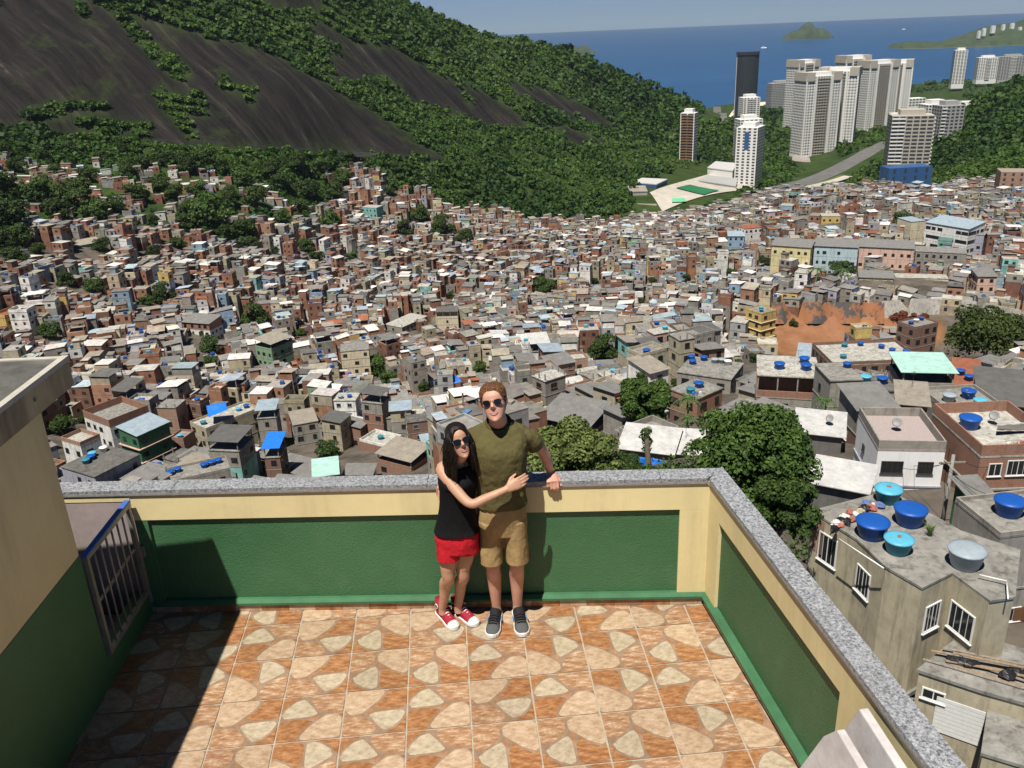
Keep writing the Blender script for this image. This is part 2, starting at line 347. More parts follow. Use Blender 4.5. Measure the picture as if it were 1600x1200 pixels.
# sea
m, nt, N, L, b = _nodes('sea')
f = noise(nt, .0011, 5, .6, 'Object', (1, 4.5, 1)); 
L.new(mixc(nt, ramp(nt, f, [(.35, 0), (.65, 1)]), (.008, .058, .150), (.014, .080, .195)), b.inputs['Base Color'])
b.inputs['Roughness'].default_value = .28; b.inputs['IOR'].default_value = 1.33; bump(nt, b, noise(nt, .05, 6, .7), .5, 1.5); MATS['sea'] = m
s = MB(); s.v = [(0, 0, 0)]+[(24000*math.sin(2*math.pi*k/128), 24000*math.cos(2*math.pi*k/128), 0) for k in range(128)]
s.f = [(0, 1+(k+1) % 128, 1+k) for k in range(128)]; s.m = [0]*128
so_ = s.build('sea', 'sea', kind='structure'); so_.location = (0, 0, SEA_Z)
# ------------------------------------------------------------------ the roof terrace
YW, DW = -.0455, 5.3443; BD = np.array([math.cos(YW), math.sin(YW)]); BN = np.array([-math.sin(YW), math.cos(YW)])
YR, XR = -.1334, 2.0183; RD = np.array([math.sin(YR), math.cos(YR)]); RN = np.array([math.cos(YR), -math.sin(YR)])
def isect(n1, c1, n2, c2): return np.linalg.solve(np.array([n1, n2]), np.array([c1, c2]))
CORN = isect(BN, DW, RN, XR); UC = CORN@BD; SC = CORN@RD          # inner corner of the two parapets
XL = -2.75
M('wall_yellow', (.76, .645, .345), .82, .07, 1.6, .35, .006, stain=.24)
m, nt, N, L, b = _nodes('wall_green')
c = mixc(nt, ramp(nt, noise(nt, 1.1, 4, .6), [(.3, 0), (.7, 1)]), (.040, .125, .050), (.058, .165, .072))
c = mixc(nt, ramp(nt, noise(nt, 5, 6, .75), [(.52, 0), (.75, .45)]), c, (.10, .19, .115))
L.new(c, b.inputs['Base Color']); b.inputs['Roughness'].default_value = .55
vo = N.new('ShaderNodeTexVoronoi'); vo.inputs['Scale'].default_value = 95; tc = N.new('ShaderNodeTexCoord'); L.new(tc.outputs['Object'], vo.inputs['Vector'])
mx = N.new('ShaderNodeMath'); mx.operation = 'ADD'; L.new(vo.outputs['Distance'], mx.inputs[0]); L.new(noise(nt, 40, 4, .6), mx.inputs[1])
bump(nt, b, mx.outputs[0], .55, .004); MATS['wall_green'] = m
M('ledge_green', (.05, .148, .07), .75, .2, 4, .2, .003, stain=.3)
m, nt, N, L, b = _nodes('granite')
n1 = noise(nt, 70, 4, .75); c = ramp(nt, n1, [(.36, (.045, .048, .056)), (.45, (.19, .197, .212)), (.55, (.33, .338, .355)), (.66, (.50, .505, .52))])
c = mixc(nt, ramp(nt, noise(nt, 2.5, 4, .6), [(.3, 0), (.7, .35)]), c, (.22, .22, .22))
L.new(c, b.inputs['Base Color']); b.inputs['Roughness'].default_value = .42; MATS['granite'] = m
M('granite_edge', (.27, .255, .235), .7, .25, 30)
M('cement_pink', (.36, .30, .29), .9, .14, 3, .3, .006, stain=.35); M('cement_floor', (.27, .24, .22), .9, .2, 3, .2, .01)
M('roof_cement', (.10, .097, .088), .95, .5, 4, .6, .015); M('roof_cement_dark', (.05, .048, .045), .95, .3, 4, .4, .01); M('slab_paint', (.40, .33, .19), .9, .2, 2, .4, .006, stain=.9); M('rim_white', (.45, .42, .36), .8, .15, 8)
def frame_pts(axis):
    """axis 'b' (back parapet) or 'r' (right parapet) -> function (along, outward, z) -> world"""
    if axis == 'b': return lambda s_, o_, z: (BD[0]*s_+BN[0]*(DW+o_), BD[1]*s_+BN[1]*(DW+o_), z)
    return lambda s_, o_, z: (RD[0]*s_+RN[0]*(XR+o_), RD[1]*s_+RN[1]*(XR+o_), z)
def wbox(mb, fr, s0, s1, o0, o1, z0, z1, mi=0, e0=0, e1=0):
    """box in wall coordinates; e0/e1 shear the ends along s with o (mitre)"""
    vs = [fr(s, o, z) for z in (z0, z1) for s, o in ((s0+e0*o0, o0), (s1+e1*o0, o0), (s1+e1*o1, o1), (s0+e0*o1, o1))]
    F = [(3, 2, 1, 0), (4, 5, 6, 7), (0, 1, 5, 4), (1, 2, 6, 5), (2, 3, 7, 6), (3, 0, 4, 7)]
    a = np.array(vs); n = np.cross(a[1]-a[0], a[3]-a[0])
    if n[2] < 0: F = [f[::-1] for f in F]
    mb.add(vs, F, mi)
HC, CT = 1.008, .03
fb, fr_ = frame_pts('b'), frame_pts('r')
cosang = BD@RD; MIT = math.tan(math.acos(np.clip(BD@RN, -1, 1))/2+math.pi/4)   # about 1 for a square corner
t = thing('parapet_wall', 'long yellow rooftop parapet with green panel behind the couple, granite coping on top', 'parapet', (CORN[0], CORN[1], 0))
def part(mb, name, mats, parent, smooth=False, **k):
    o = mb.build(name, mats, parent, smooth, **k); o.matrix_parent_inverse = Matrix.Translation(-parent.location) if parent.rotation_euler.z == 0 else parent.matrix_basis.inverted(); return o
SL = XL*BD[0]+5.47*BD[1]; UR = UC+.008; UG0, UG1 = SL+.11, .885      # green panel runs between these
mb = MB(); wbox(mb, fb, SL-2.2, UR+.12, .025, .12, -.3, HC); part(mb, 'core_wall', 'wall_green', t)
mb = MB(); wbox(mb, fb, SL+.02, UR, .0, .024, .790, HC); part(mb, 'yellow_band', 'wall_yellow', t)
mb = MB(); wbox(mb, fb, UG1, UR, .0, .024, .085, .789); part(mb, 'yellow_pier', 'wall_yellow', t)
mb = MB(); wbox(mb, fb, SL+.02, UG0, .0, .024, .085, .789); part(mb, 'green_pier', 'wall_green', t)
mb = MB(); wbox(mb, fb, SL-2.2, SL+.019, .0, .024, .0, .945); part(mb, 'cement_facing', 'cement_pink', t)
mb = MB(); wbox(mb, fb, SL-2.2, SL+.019, -.004, .024, .946, HC); part(mb, 'yellow_strip', 'wall_yellow', t)
mb = MB(); vs = [fb(s, o, z) for s in (SL+.02, UR) for o, z in ((.024, .066), (-.028, .066), (-.028, .084), (-.002, .104), (.024, .104))]
mb.add(vs, [(0, 1, 2, 3, 4), (9, 8, 7, 6, 5), (0, 5, 6, 1), (1, 6, 7, 2), (2, 7, 8, 3), (3, 8, 9, 4), (4, 9, 5, 0)]); part(mb, 'ledge', 'ledge_green', t)
joints = [SL-2.2, -4.3, -2.66, -.86, .75]
for i, s0 in enumerate(joints):
    s1 = joints[i+1]-.004 if i+1 < len(joints) else UC-.012
    mb = MB(); wbox(mb, fb, s0, s1, -.012, .135, HC, HC+CT, 0, 0, 0 if i+1 < len(joints) else .96); part(mb, 'coping_slab', 'granite', t)
mb = MB(); wbox(mb, fb, SL-2.2, UC-.012, -.0135, -.0122, HC-.012, HC+.004); part(mb, 'mortar_line', 'granite_edge', t)
tr = thing('parapet_wall', 'yellow side parapet with green panel beside the drop to grey tank roofs', 'parapet', (CORN[0], CORN[1], 0))
S0 = .9; SG0, SG1 = 3.22, SC-.19
mb = MB(); wbox(mb, fr_, S0, SC+.10, .025, .12, -.3, HC); part(mb, 'core_wall', 'wall_green', tr)
mb = MB(); wbox(mb, fr_, S0, SC+.02, .0, .024, .790, HC); part(mb, 'yellow_band', 'wall_yellow', tr)
mb = MB(); wbox(mb, fr_, SG1, SC+.02, .0, .024, .085, .789); part(mb, 'yellow_pier', 'wall_yellow', tr)
mb = MB(); wbox(mb, fr_, S0, SG0, .0, .024, .085, .789); part(mb, 'yellow_pier', 'wall_yellow', tr)
mb = MB(); vs = [fr_(s, o, z) for s in (S0, SC-.005) for o, z in ((.024, .066), (-.032, .066), (-.032, .084), (-.002, .106), (.024, .106))]
mb.add(vs, [f[::-1] for f in [(0, 1, 2, 3, 4), (9, 8, 7, 6, 5), (0, 5, 6, 1), (1, 6, 7, 2), (2, 7, 8, 3), (3, 8, 9, 4), (4, 9, 5, 0)]]); part(mb, 'ledge', 'ledge_green', tr)
jr = [S0, 2.2, 4.05]
for i, s0 in enumerate(jr):
    s1 = jr[i+1]-.004 if i+1 < len(jr) else SC-.003
    mb = MB(); wbox(mb, fr_, s0, s1, -.012, .135, HC, HC+CT-.001, 0, 0, 0 if i+1 < len(jr) else 1.04); part(mb, 'coping_slab', 'granite', tr)
mb = MB(); wbox(mb, fr_, S0, SC-.012, -.0135, -.0122, HC-.012, HC+.004); part(mb, 'mortar_line', 'granite_edge', tr)

# --- tiled floor: one printed tile, laid with quarter turns
YT = -.0677; TN = np.array([math.cos(YT), -math.sin(YT)]); TD = np.array([math.sin(YT), math.cos(YT)])
def stone(name, c1, c2, c3, stretch, sc=9):
    m, nt, N, L, b = _nodes(name)
    f = noise(nt, sc, 6, .7, 'Object', stretch); oi = N.new('ShaderNodeObjectInfo')
    c = ramp(nt, f, [(.3, c1), (.5, c2), (.7, c3)])
    f2 = noise(nt, 60, 3, .6); c = mixc(nt, ramp(nt, f2, [(.55, 0), (.75, .35)]), c, sh(c1, .7))
    hs = N.new('ShaderNodeHueSaturation'); L.new(c, hs.inputs['Color'])
    mr = N.new('ShaderNodeMapRange'); mr.inputs['To Min'].default_value = .9; mr.inputs['To Max'].default_value = 1.08; L.new(oi.outputs['Random'], mr.inputs[0]); L.new(mr.outputs[0], hs.inputs['Value'])
    L.new(hs.outputs[0], b.inputs['Base Color']); b.inputs['Roughness'].default_value = .38; bump(nt, b, f, .12, .002); MATS[name] = m
stone('tile_joint', (.20, .125, .08), (.27, .18, .12), (.35, .24, .16), (1, 1, 1))
stone('tile_cream', (.29, .18, .105), (.43, .305, .20), (.56, .43, .31), (1, 2, 1), 15)
stone('tile_orange', (.16, .065, .026), (.31, .140, .058), (.49, .27, .13), (1.2, 3.2, 1), 11)
stone('tile_pale', (.27, .21, .135), (.41, .335, .235), (.53, .45, .33), (1, 1.6, 1), 16)
stone('tile_stripe', (.20, .09, .045), (.35, .195, .105), (.62, .50, .36), (1.5, 5, 1), 7)
M('grout', (.40, .33, .25), .9, .15, 20)
def chaikin(p, k=2, w_=.8):
    for _ in range(k):
        q = []
        for i in range(len(p)):
            a, b_ = p[i], p[(i+1) % len(p)]
            q += [(a[0]*w_+b_[0]*(1-w_), a[1]*w_+b_[1]*(1-w_)), (a[0]*(1-w_)+b_[0]*w_, a[1]*(1-w_)+b_[1]*w_)]
        p = q
    return p
STONES = [(1, [(.0, 1), (.60, 1), (.64, .93), (.55, .76), (.40, .60), (.27, .47), (.10, .46), (.0, .60)]), (2, [(.68, 1), (1, 1), (1, .60), (.90, .535), (.62, .535), (.45, .60), (.60, .77), (.69, .93)]),
          (3, [(.40, .43), (.50, .485), (.93, .50), (.985, .42), (.93, .28), (.80, .12), (.66, .065), (.55, .20)]), (4, [(.0, .42), (.10, .42), (.28, .42), (.42, .31), (.54, .13), (.52, .0), (.0, .0)]),
          (2, [(.84, .10), (.97, .27), (1, .38), (1, .0), (.70, .0), (.72, .045)]), (2, [(.0, .55), (.06, .475), (.0, .465)]), (5, [(.33, .50), (.42, .56), (.60, .515), (.48, .50), (.39, .455)])]
def clip(poly, n, c):
    """keep n.p <= c"""
    out = []
    for i in range(len(poly)):
        a, b_ = np.array(poly[i]), np.array(poly[(i+1) % len(poly)]); da, db = n@a-c, n@b_-c
        if da <= 0: out.append(tuple(a))
        if (da < 0) != (db < 0) and abs(da-db) > 1e-9: out.append(tuple(a+(b_-a)*(da/(da-db))))
    return out
FLOORP = [(BN, DW+.02), (RN, XR+.02), (np.array([-1., 0]), -XL), (np.array([0., -1]), -1.2)]
GX, GY = .3965, .3895; X0, Y0 = -.847, 4.194
stone('tile_rust', (.22, .10, .05), (.33, .17, .09), (.42, .25, .15), (1, 1, 1))
tmats = ['tile_joint', 'tile_cream', 'tile_orange', 'tile_pale', 'tile_stripe', 'tile_rust']
def tile_geo(tr_, clipf):
    mb = MB(); e = .016
    base = [tr_(e, e), tr_(1-e, e), tr_(1-e, 1-e), tr_(e, 1-e)]
    pl = clipf(base)
    if len(pl) < 3: return None
    mb.prism(pl, -.006, .004, 0)
    for mi, p in STONES:
        q = clipf([tr_(.012+.976*u, .012+.976*v) for u, v in chaikin(p, 2, .88)])
        if len(q) >= 3:
            a = sum(q[i][0]*q[(i+1) % len(q)][1]-q[(i+1) % len(q)][0]*q[i][1] for i in range(len(q)))
            if abs(a) > 1e-6: mb.add([(x, y, .0048) for x, y in (q if a > 0 else q[::-1])], [tuple(range(len(q)))], mi)
    return mb
fl = MB(); poly = [(-9, -9), (9, -9), (9, 9), (-9, 9)]
for n, c in FLOORP: poly = clip(poly, n, c)
fl.prism(poly, -.25, -.001); floor_o = fl.build('terrace_floor', 'grout', kind='structure')
rt = [None]*4
for k in range(4):
    R = [(1, 0, 0, 1), (0, -1, 1, 0), (-1, 0, 0, -1), (0, 1, -1, 0)][k]
    def f_(u, v, R=R): u -= .5; v -= .5; return ((R[0]*u+R[1]*v)*GX, (R[2]*u+R[3]*v)*GY)
    rt[k] = tile_geo(f_, lambda p: p).mesh('tile', tmats)
rr_ = random.Random(3)
for i in range(-6, 9):
    for j in range(-8, 5):
        c = TN*(X0+(i+.5)*GX)+TD*(Y0+(j+.5)*GY)
        corners = [c+TN*GX*sx/2+TD*GY*sy/2 for sx in (-1, 1) for sy in (-1, 1)]
        ds = [[n@q-cc for q in corners] for n, cc in FLOORP]
        if any(min(d) > -.004 for d in ds): continue
        k = (i*2+j*(1 if i % 3 else 3)+(1 if rr_.random() < .3 else 0)) % 4
        if all(max(d) <= 0 for d in ds):
            o = ob('tile', rt[k], floor_o, (c[0], c[1], 0), -YT)
        else:
            R = [(1, 0, 0, 1), (0, -1, 1, 0), (-1, 0, 0, -1), (0, 1, -1, 0)][k]
            def f_(u, v, R=R):
                u -= .5; v -= .5; q = c+TN*(R[0]*u+R[1]*v)*GX+TD*(R[2]*u+R[3]*v)*GY; return (q[0], q[1])
            def cf(p):
                for n, cc in FLOORP: p = clip(p, n, cc-.002) if len(p) >= 3 else []
                return p
            g = tile_geo(f_, cf)
            if g: g.build('tile', tmats, floor_o)
# skirting tiles along both parapets
def skirting(fr, s0, s1, parent, step=.40):
    s = s0; k = 0
    while s < s1-.02:
        e = min(s+step, s1); mb = MB(); wbox(mb, fr, s+.0012, e-.0012, -.012, .024, .0055, .065)
        part(mb, 'skirting_tile', ['tile_orange', 'tile_cream', 'tile_orange', 'tile_stripe'][(k*7) % 4] if k % 5 else 'tile_cream', parent); s = e; k += 1
skirting(fb, SL+.03, UC-.02, t, .2); skirting(fr_, S0, SC-.02, tr, .2)

# --- broken stone slabs leaning on the side parapet
m, nt, N, L, b = _nodes('marble')
c = mixc(nt, ramp(nt, noise(nt, 5, 6, .7), [(.3, 0), (.7, 1)]), (.40, .36, .35), (.62, .60, .59)); c = mixc(nt, ramp(nt, noise(nt, 3, 6, .75), [(.58, 0), (.7, .8)]), c, (.33, .17, .09))
L.new(c, b.inputs['Base Color']); b.inputs['Roughness'].default_value = .7; bump(nt, b, noise(nt, 40, 4, .6), .3, .004); MATS['marble'] = m
def leaning(prof, o_bot, o_top, th, label):
    """prof: (along, height) outline; leans from o_bot at the floor to o_top at the top"""
    H = max(h for _, h in prof); mb = MB(); n = len(prof)
    pt = lambda s_, h, o: fr_(s_, o_bot+(o_top-o_bot)*h/H+o, h+.006)
    A = [pt(s_, h, 0) for s_, h in prof]+[pt(s_, h, -th) for s_, h in prof]
    mb.add(A, [tuple(range(n)), tuple(range(2*n-1, n-1, -1))]+[(i, n+i, n+(i+1) % n, (i+1) % n) for i in range(n)])
    o = mb.build('broken_slab', 'marble', label=label, category='stone slab')
    bv = o.modifiers.new('bevel', 'BEVEL'); bv.width = .006; bv.segments = 2
leaning([(2.25, 0), (3.12, 0), (3.07, .4), (2.985, .78), (2.93, .955), (2.6, .93), (2.25, .90)], -.19, -.03, .045, 'taller broken pale stone slab leaning on the side parapet')
leaning([(2.25, 0), (3.16, 0), (3.03, .53), (2.95, .80), (2.88, .90), (2.60, .88), (2.25, .86)], -.36, -.165, .04, 'shorter broken pale stone slab standing before the taller leaning slab')

# --- left: house with flat roof, gate and patch of patio behind it
t = thing('yellow_house', 'yellow and dark green house wall with overhanging flat concrete roof beside the terrace', 'house', (XL, 4.72, 0))
mb = MB(); mb.box((XL-4, -1.5, .99), (XL, 4.72, 2.11)); part(mb, 'upper_wall', 'wall_yellow', t)
mb = MB(); mb.box((XL-4, -1.5, -.3), (XL+.004, 4.724, .989)); part(mb, 'lower_wall', 'wall_green', t)
SX, SY = -2.55, 4.78
mb = MB(); mb.box((XL-4, -1.6, 2.111), (SX, SY, 2.262)); rf = part(mb, 'roof_slab', 'slab_paint', t)
mb = MB(); mb.box((SX-.035, -1.6, 2.263), (SX+.006, SY+.006, 2.292)); mb.box((XL-4, SY-.03, 2.263), (SX-.036, SY+.006, 2.288)); o = mb.build('roof_rim', 'rim_white', rf)
mb = MB()
for a, b_ in (((SX-.44, -1.6), (SX-.036, SY-.031)), ((XL-4, SY-.34), (SX-.441, SY-.031)), ((XL-4, 3.72), (SX-.441, 3.92)), ((XL-4, -1.6), (SX-.441, 3.719))): mb.box((*a, 2.262), (*b_, 2.281))
o = mb.build('roof_screed', 'roof_cement', rf)
mb = MB(); mb.box((XL-4, 3.921, 2.2625), (SX-.442, SY-.341, 2.268)); o = mb.build('roof_gutter', 'roof_cement_dark', rf)
for q in ((3.9, 2.19), (4.35, 2.2)):
    mb = MB(); mb.tube([(SX-.02, q[0], q[1]), (SX+.004, q[0], q[1])], .012, 8); part(mb, 'drain_hole', 'window_dark', t)
mb = MB(); y1 = (DW-BD[0]*0)/1; mb.box((XL-.1, 4.725, -.3), (XL+.004, 5.46, .19)); o = mb.build('gate_kerb', 'wall_green', label='low dark green kerb under the barred metal gate', category='kerb')
M('gate_metal', (.30, .29, .25), .5, .2, 12, metal=.5); M('gate_blue', (.05, .13, .42), .5, .15, 8)
t = thing('metal_gate', 'grey metal gate with thin vertical bars and blue top rail', 'gate', (XL, 5.1, .2))
ga, gb, z0, z1 = 4.745, 5.44, .205, .965; gx = XL+.015
mb = MB(); mb.bar((gx, ga, z1-.02), (gx, gb, z1-.02), .035, .032); tp = part(mb, 'top_rail', 'gate_metal', t)
mb = MB(); mb.bar((gx, ga-.01, z1+.0035), (gx, gb, z1+.0035), .038, .012); o = mb.build('blue_cap', 'gate_blue', tp)
mb = MB(); mb.bar((gx, ga, z0+.015), (gx, gb, z0+.015), .03); part(mb, 'bottom_rail', 'gate_metal', t)
for y in (ga+.015, gb-.015): mb = MB(); mb.bar((gx, y, z0+.031), (gx, y, z1-.037), .03); part(mb, 'stile', 'gate_metal', t)
for k in range(6):
    y = ga+.03+(gb-ga-.06)*(k+1)/7; mb = MB(); mb.tube([(gx, y, z0+.03), (gx, y, z1-.036)], .0075, 8); part(mb, 'bar', 'gate_metal', t, True)
mb = MB(); mb.bar((gx-.012, ga+.03, (z0+z1)/2), (gx-.012, gb-.03, (z0+z1)/2), .010, .02); part(mb, 'middle_rail', 'gate_metal', t)
mb = MB(); mb.box((gx-.01, gb+.002, .5), (gx+.03, gb+.04, .58)); part(mb, 'hinge', 'gate_metal', t)
mb = MB(); mb.prism([(XL-2.4, 4.726), (XL-.101, 4.726), (XL-.101, 5.466), (XL-2.4, 5.57)], -.25, -.002); mb.build('patio_floor', 'cement_floor', kind='structure')
mb = MB(); mb.prism([(-5.2, 1.0), (1.9+.45, 1.0), (CORN[0]+.1, CORN[1]+.05), (-5.2, 5.6)], -14, -.31); mb.build('house_body', 'concrete', label='house body that carries the tiled rooftop terrace', category='house')
# ------------------------------------------------------------------ people
def aty(x, y, Y): d = ray(x, y); return Vector(CAM+d*Y/d[1])
def skinmat(name, c, c2):
    m, nt, N, L, b = _nodes(name)
    L.new(mixc(nt, ramp(nt, noise(nt, 14, 5, .6), [(.3, 0), (.7, 1)]), c, c2), b.inputs['Base Color']); b.inputs['Roughness'].default_value = .5
    b.inputs['Subsurface Weight'].default_value = .08; b.inputs['Subsurface Radius'].default_value = (.01, .004, .002); b.inputs['Specular IOR Level'].default_value = .35
    bump(nt, b, noise(nt, 180, 3, .5), .08, .001); MATS[name] = m
skinmat('skin_man', (.54, .27, .185), (.62, .345, .255)); skinmat('skin_woman', (.46, .25, .155), (.54, .315, .21))
def cloth(name, c, var=.12, wr=.5, sc=9, stretch=(1, 1, .45)):
    m, nt, N, L, b = _nodes(name)
    f = noise(nt, sc, 4, .55, 'Object', stretch)
    L.new(mixc(nt, ramp(nt, f, [(.3, 0), (.7, 1)]), sh(c, 1-var), sh(c, 1+var)), b.inputs['Base Color']); b.inputs['Roughness'].default_value = .92; b.inputs['Specular IOR Level'].default_value = .15
    mx = N.new('ShaderNodeMath'); mx.operation = 'MULTIPLY_ADD'; L.new(noise(nt, 420, 2, .5), mx.inputs[0]); mx.inputs[1].default_value = .05; L.new(f, mx.inputs[2])
    bump(nt, b, mx.outputs[0], wr, .03); MATS[name] = m
cloth('tee_olive', (.105, .09, .036), wr=.8, sc=7, stretch=(1, 1, .6)); cloth('shorts_khaki', (.36, .25, .115), wr=.75, sc=11); cloth('top_black', (.008, .008, .009), wr=.5); cloth('shorts_red', (.52, .018, .03), wr=.6, sc=12); cloth('collar_olive', (.075, .064, .024), wr=.1)
M('hair_man', (.14, .062, .026), .6, .45, 60, .5, .004); M('hair_woman', (.011, .007, .0055), .42, .5, 40, .4, .004); M('lens_dark', (.006, .006, .008), .06, 0, 2, spec=.7); M('glasses_metal', (.1, .1, .1), .3, 0, 2, metal=.8)
M('lips', (.36, .14, .11), .5, .1, 20); M('teeth', (.70, .66, .60), .4, .02, 20); M('shoe_red', (.30, .016, .035), .8, .12, 12, .2, .002); M('shoe_white', (.72, .70, .66), .6, .06, 12); M('shoe_black', (.016, .016, .018), .8, .2, 14, .3, .002); M('shoe_grey', (.085, .09, .092), .85, .12, 60, .3, .002); M('shoe_blue', (.12, .32, .58), .5, .05, 9)
def loft(mb, rings, n=28, ex=2.2, mi=0):
    """rings: (centre, xvec, yvec) half-axes as vectors"""
    vs = []
    for c, xv, yv in rings:
        for k in range(n):
            a = 2*math.pi*k/n; ca, sa = math.cos(a), math.sin(a)
            vs.append(Vector(c)+Vector(xv)*(math.copysign(abs(ca)**(2/ex), ca))+Vector(yv)*(math.copysign(abs(sa)**(2/ex), sa)))
    fs = [(i*n+k, i*n+(k+1) % n, (i+1)*n+(k+1) % n, (i+1)*n+k) for i in range(len(rings)-1) for k in range(n)]
    fs += [tuple(range(n))[::-1], tuple((len(rings)-1)*n+k for k in range(n))]
    mb.add(vs, fs, mi)
def limb(mb, pts, rs, n=16):
    """smooth tapered limb through joints"""
    P = [Vector(p) for p in pts]; out = []; ro = []
    for i in range(len(P)-1):
        p0 = P[max(i-1, 0)]; p1 = P[i]; p2 = P[i+1]; p3 = P[min(i+2, len(P)-1)]
        for k in range(6):
            t = k/6; a = .5*((2*p1)+(p2-p0)*t+(2*p0-5*p1+4*p2-p3)*t*t+(3*p1-p0-3*p2+p3)*t**3)
            out.append(a); ro.append(rs[i]*(1-t)+rs[i+1]*t)
    out.append(P[-1]); ro.append(rs[-1])
    mb.tube(out, ro, n)
def ball(mb, c, r, n=14, R=None):
    rx, ry, rz = r if hasattr(r, '__len__') else (r, r, r); vs = []; m_ = 9
    for i in range(1, m_):
        th = math.pi*i/m_
        for k in range(n):
            v = Vector((rx*math.sin(th)*math.cos(2*math.pi*k/n), ry*math.sin(th)*math.sin(2*math.pi*k/n), rz*math.cos(th)))
            vs.append(Vector(c)+(R@v if R else v))
    fs = [(i*n+k, (i+1)*n+k, (i+1)*n+(k+1) % n, i*n+(k+1) % n) for i in range(m_-2) for k in range(n)]
    fs += [tuple(range(n)), tuple((m_-2)*n+k for k in range(n))[::-1]]
    mb.add(vs, fs)
def hand(mb, W, fwd, back, thumb, curl=(25, 30, 20), sc=1., spread=.02, thumb_in=.3):
    W = Vector(W); f = Vector(fwd).normalized(); nn = Vector(back); nn = (nn-f*nn.dot(f)).normalized(); lat = f.cross(nn)*thumb   # lat points to the thumb side
    k = .088*sc
    loft(mb, [(W-f*.01, lat*.026*sc, nn*.019*sc), (W+f*.03*sc, lat*.034*sc, nn*.019*sc), (W+f*.07*sc, lat*.041*sc, nn*.016*sc), (W+f*.092*sc, lat*.040*sc, nn*.012*sc)], 16, 2.6)
    for i, (ln, off) in enumerate(((.92, 1.5), (1.06, .5), (1., -.5), (.78, -1.5))):
        p = W+f*(k-.004-(.008 if i == 3 else 0))+lat*(off*.0205*sc); d = (f+lat*off*spread).normalized(); pts = [p-d*.02]; a = 0
        pts.append(p)
        for L_, cu in zip((.044, .027, .021), curl):
            a += cu*(1+.06*i); dd = d*math.cos(rad(a))-nn*math.sin(rad(a)); p = p+dd*L_*ln*sc; pts.append(p)
        mb.tube(pts, [.0095*sc, .0096*sc, .0088*sc, .0080*sc, .0062*sc], 10)
    p = W+f*.022*sc+lat*.026*sc; d = (f*.72+lat*.62-nn*thumb_in).normalized(); d2 = (f*.9+lat*.15-nn*thumb_in).normalized()
    mb.tube([p-d*.015, p, p+d*.04*sc, p+d*.04*sc+d2*.03*sc, p+d*.04*sc+d2*.05*sc], [.014*sc, .0145*sc, .0115*sc, .0100*sc, .0075*sc], 10)
HZ = [(0., .020, .090, .030), (.03, .036, .097, .0), (.09, .050, .098, -.035), (.17, .059, .096, -.058), (.28, .066, .095, -.076), (.40, .0715, .094, -.089), (.5, .0755, .089, -.097), (.60, .0775, .094, -.101), (.72, .078, .090, -.10), (.82, .073, .078, -.09), (.90, .060, .058, -.072), (.96, .040, .034, -.048), (1.0, .012, .002, -.018)]
def head_pt(th, z, off=0., H=.25, w=1.):
    """th 0 = face, z fraction of head height; local x right, y front, z up"""
    zz = min(max(z, 0), 1)
    for i in range(len(HZ)-1):
        if HZ[i+1][0] >= zz: break
    t = (zz-HZ[i][0])/(HZ[i+1][0]-HZ[i][0]); hw, yf, yb = [HZ[i][k]*(1-t)+HZ[i+1][k]*t for k in (1, 2, 3)]
    cy = (yf+yb)/2; ry = (yf-yb)/2; s_, c_ = math.sin(th), math.cos(th); e = 2/2.25
    hw *= w
    return Vector(((hw+off)*math.copysign(abs(s_)**e, s_), cy+(ry+off)*math.copysign(abs(c_)**e, c_), z*H+off*max(0, (z-.6)*2.2)))
def face_y(x, z):
    zz = min(max(z/.25, 0), 1)
    for i in range(len(HZ)-1):
        if HZ[i+1][0] >= zz: break
    t = (zz-HZ[i][0])/(HZ[i+1][0]-HZ[i][0]); hw, yf, yb = [HZ[i][k]*(1-t)+HZ[i+1][k]*t for k in (1, 2, 3)]
    return (yf+yb)/2+(yf-yb)/2*max(0, 1-(abs(x)/hw)**2.25)**(1/2.25)
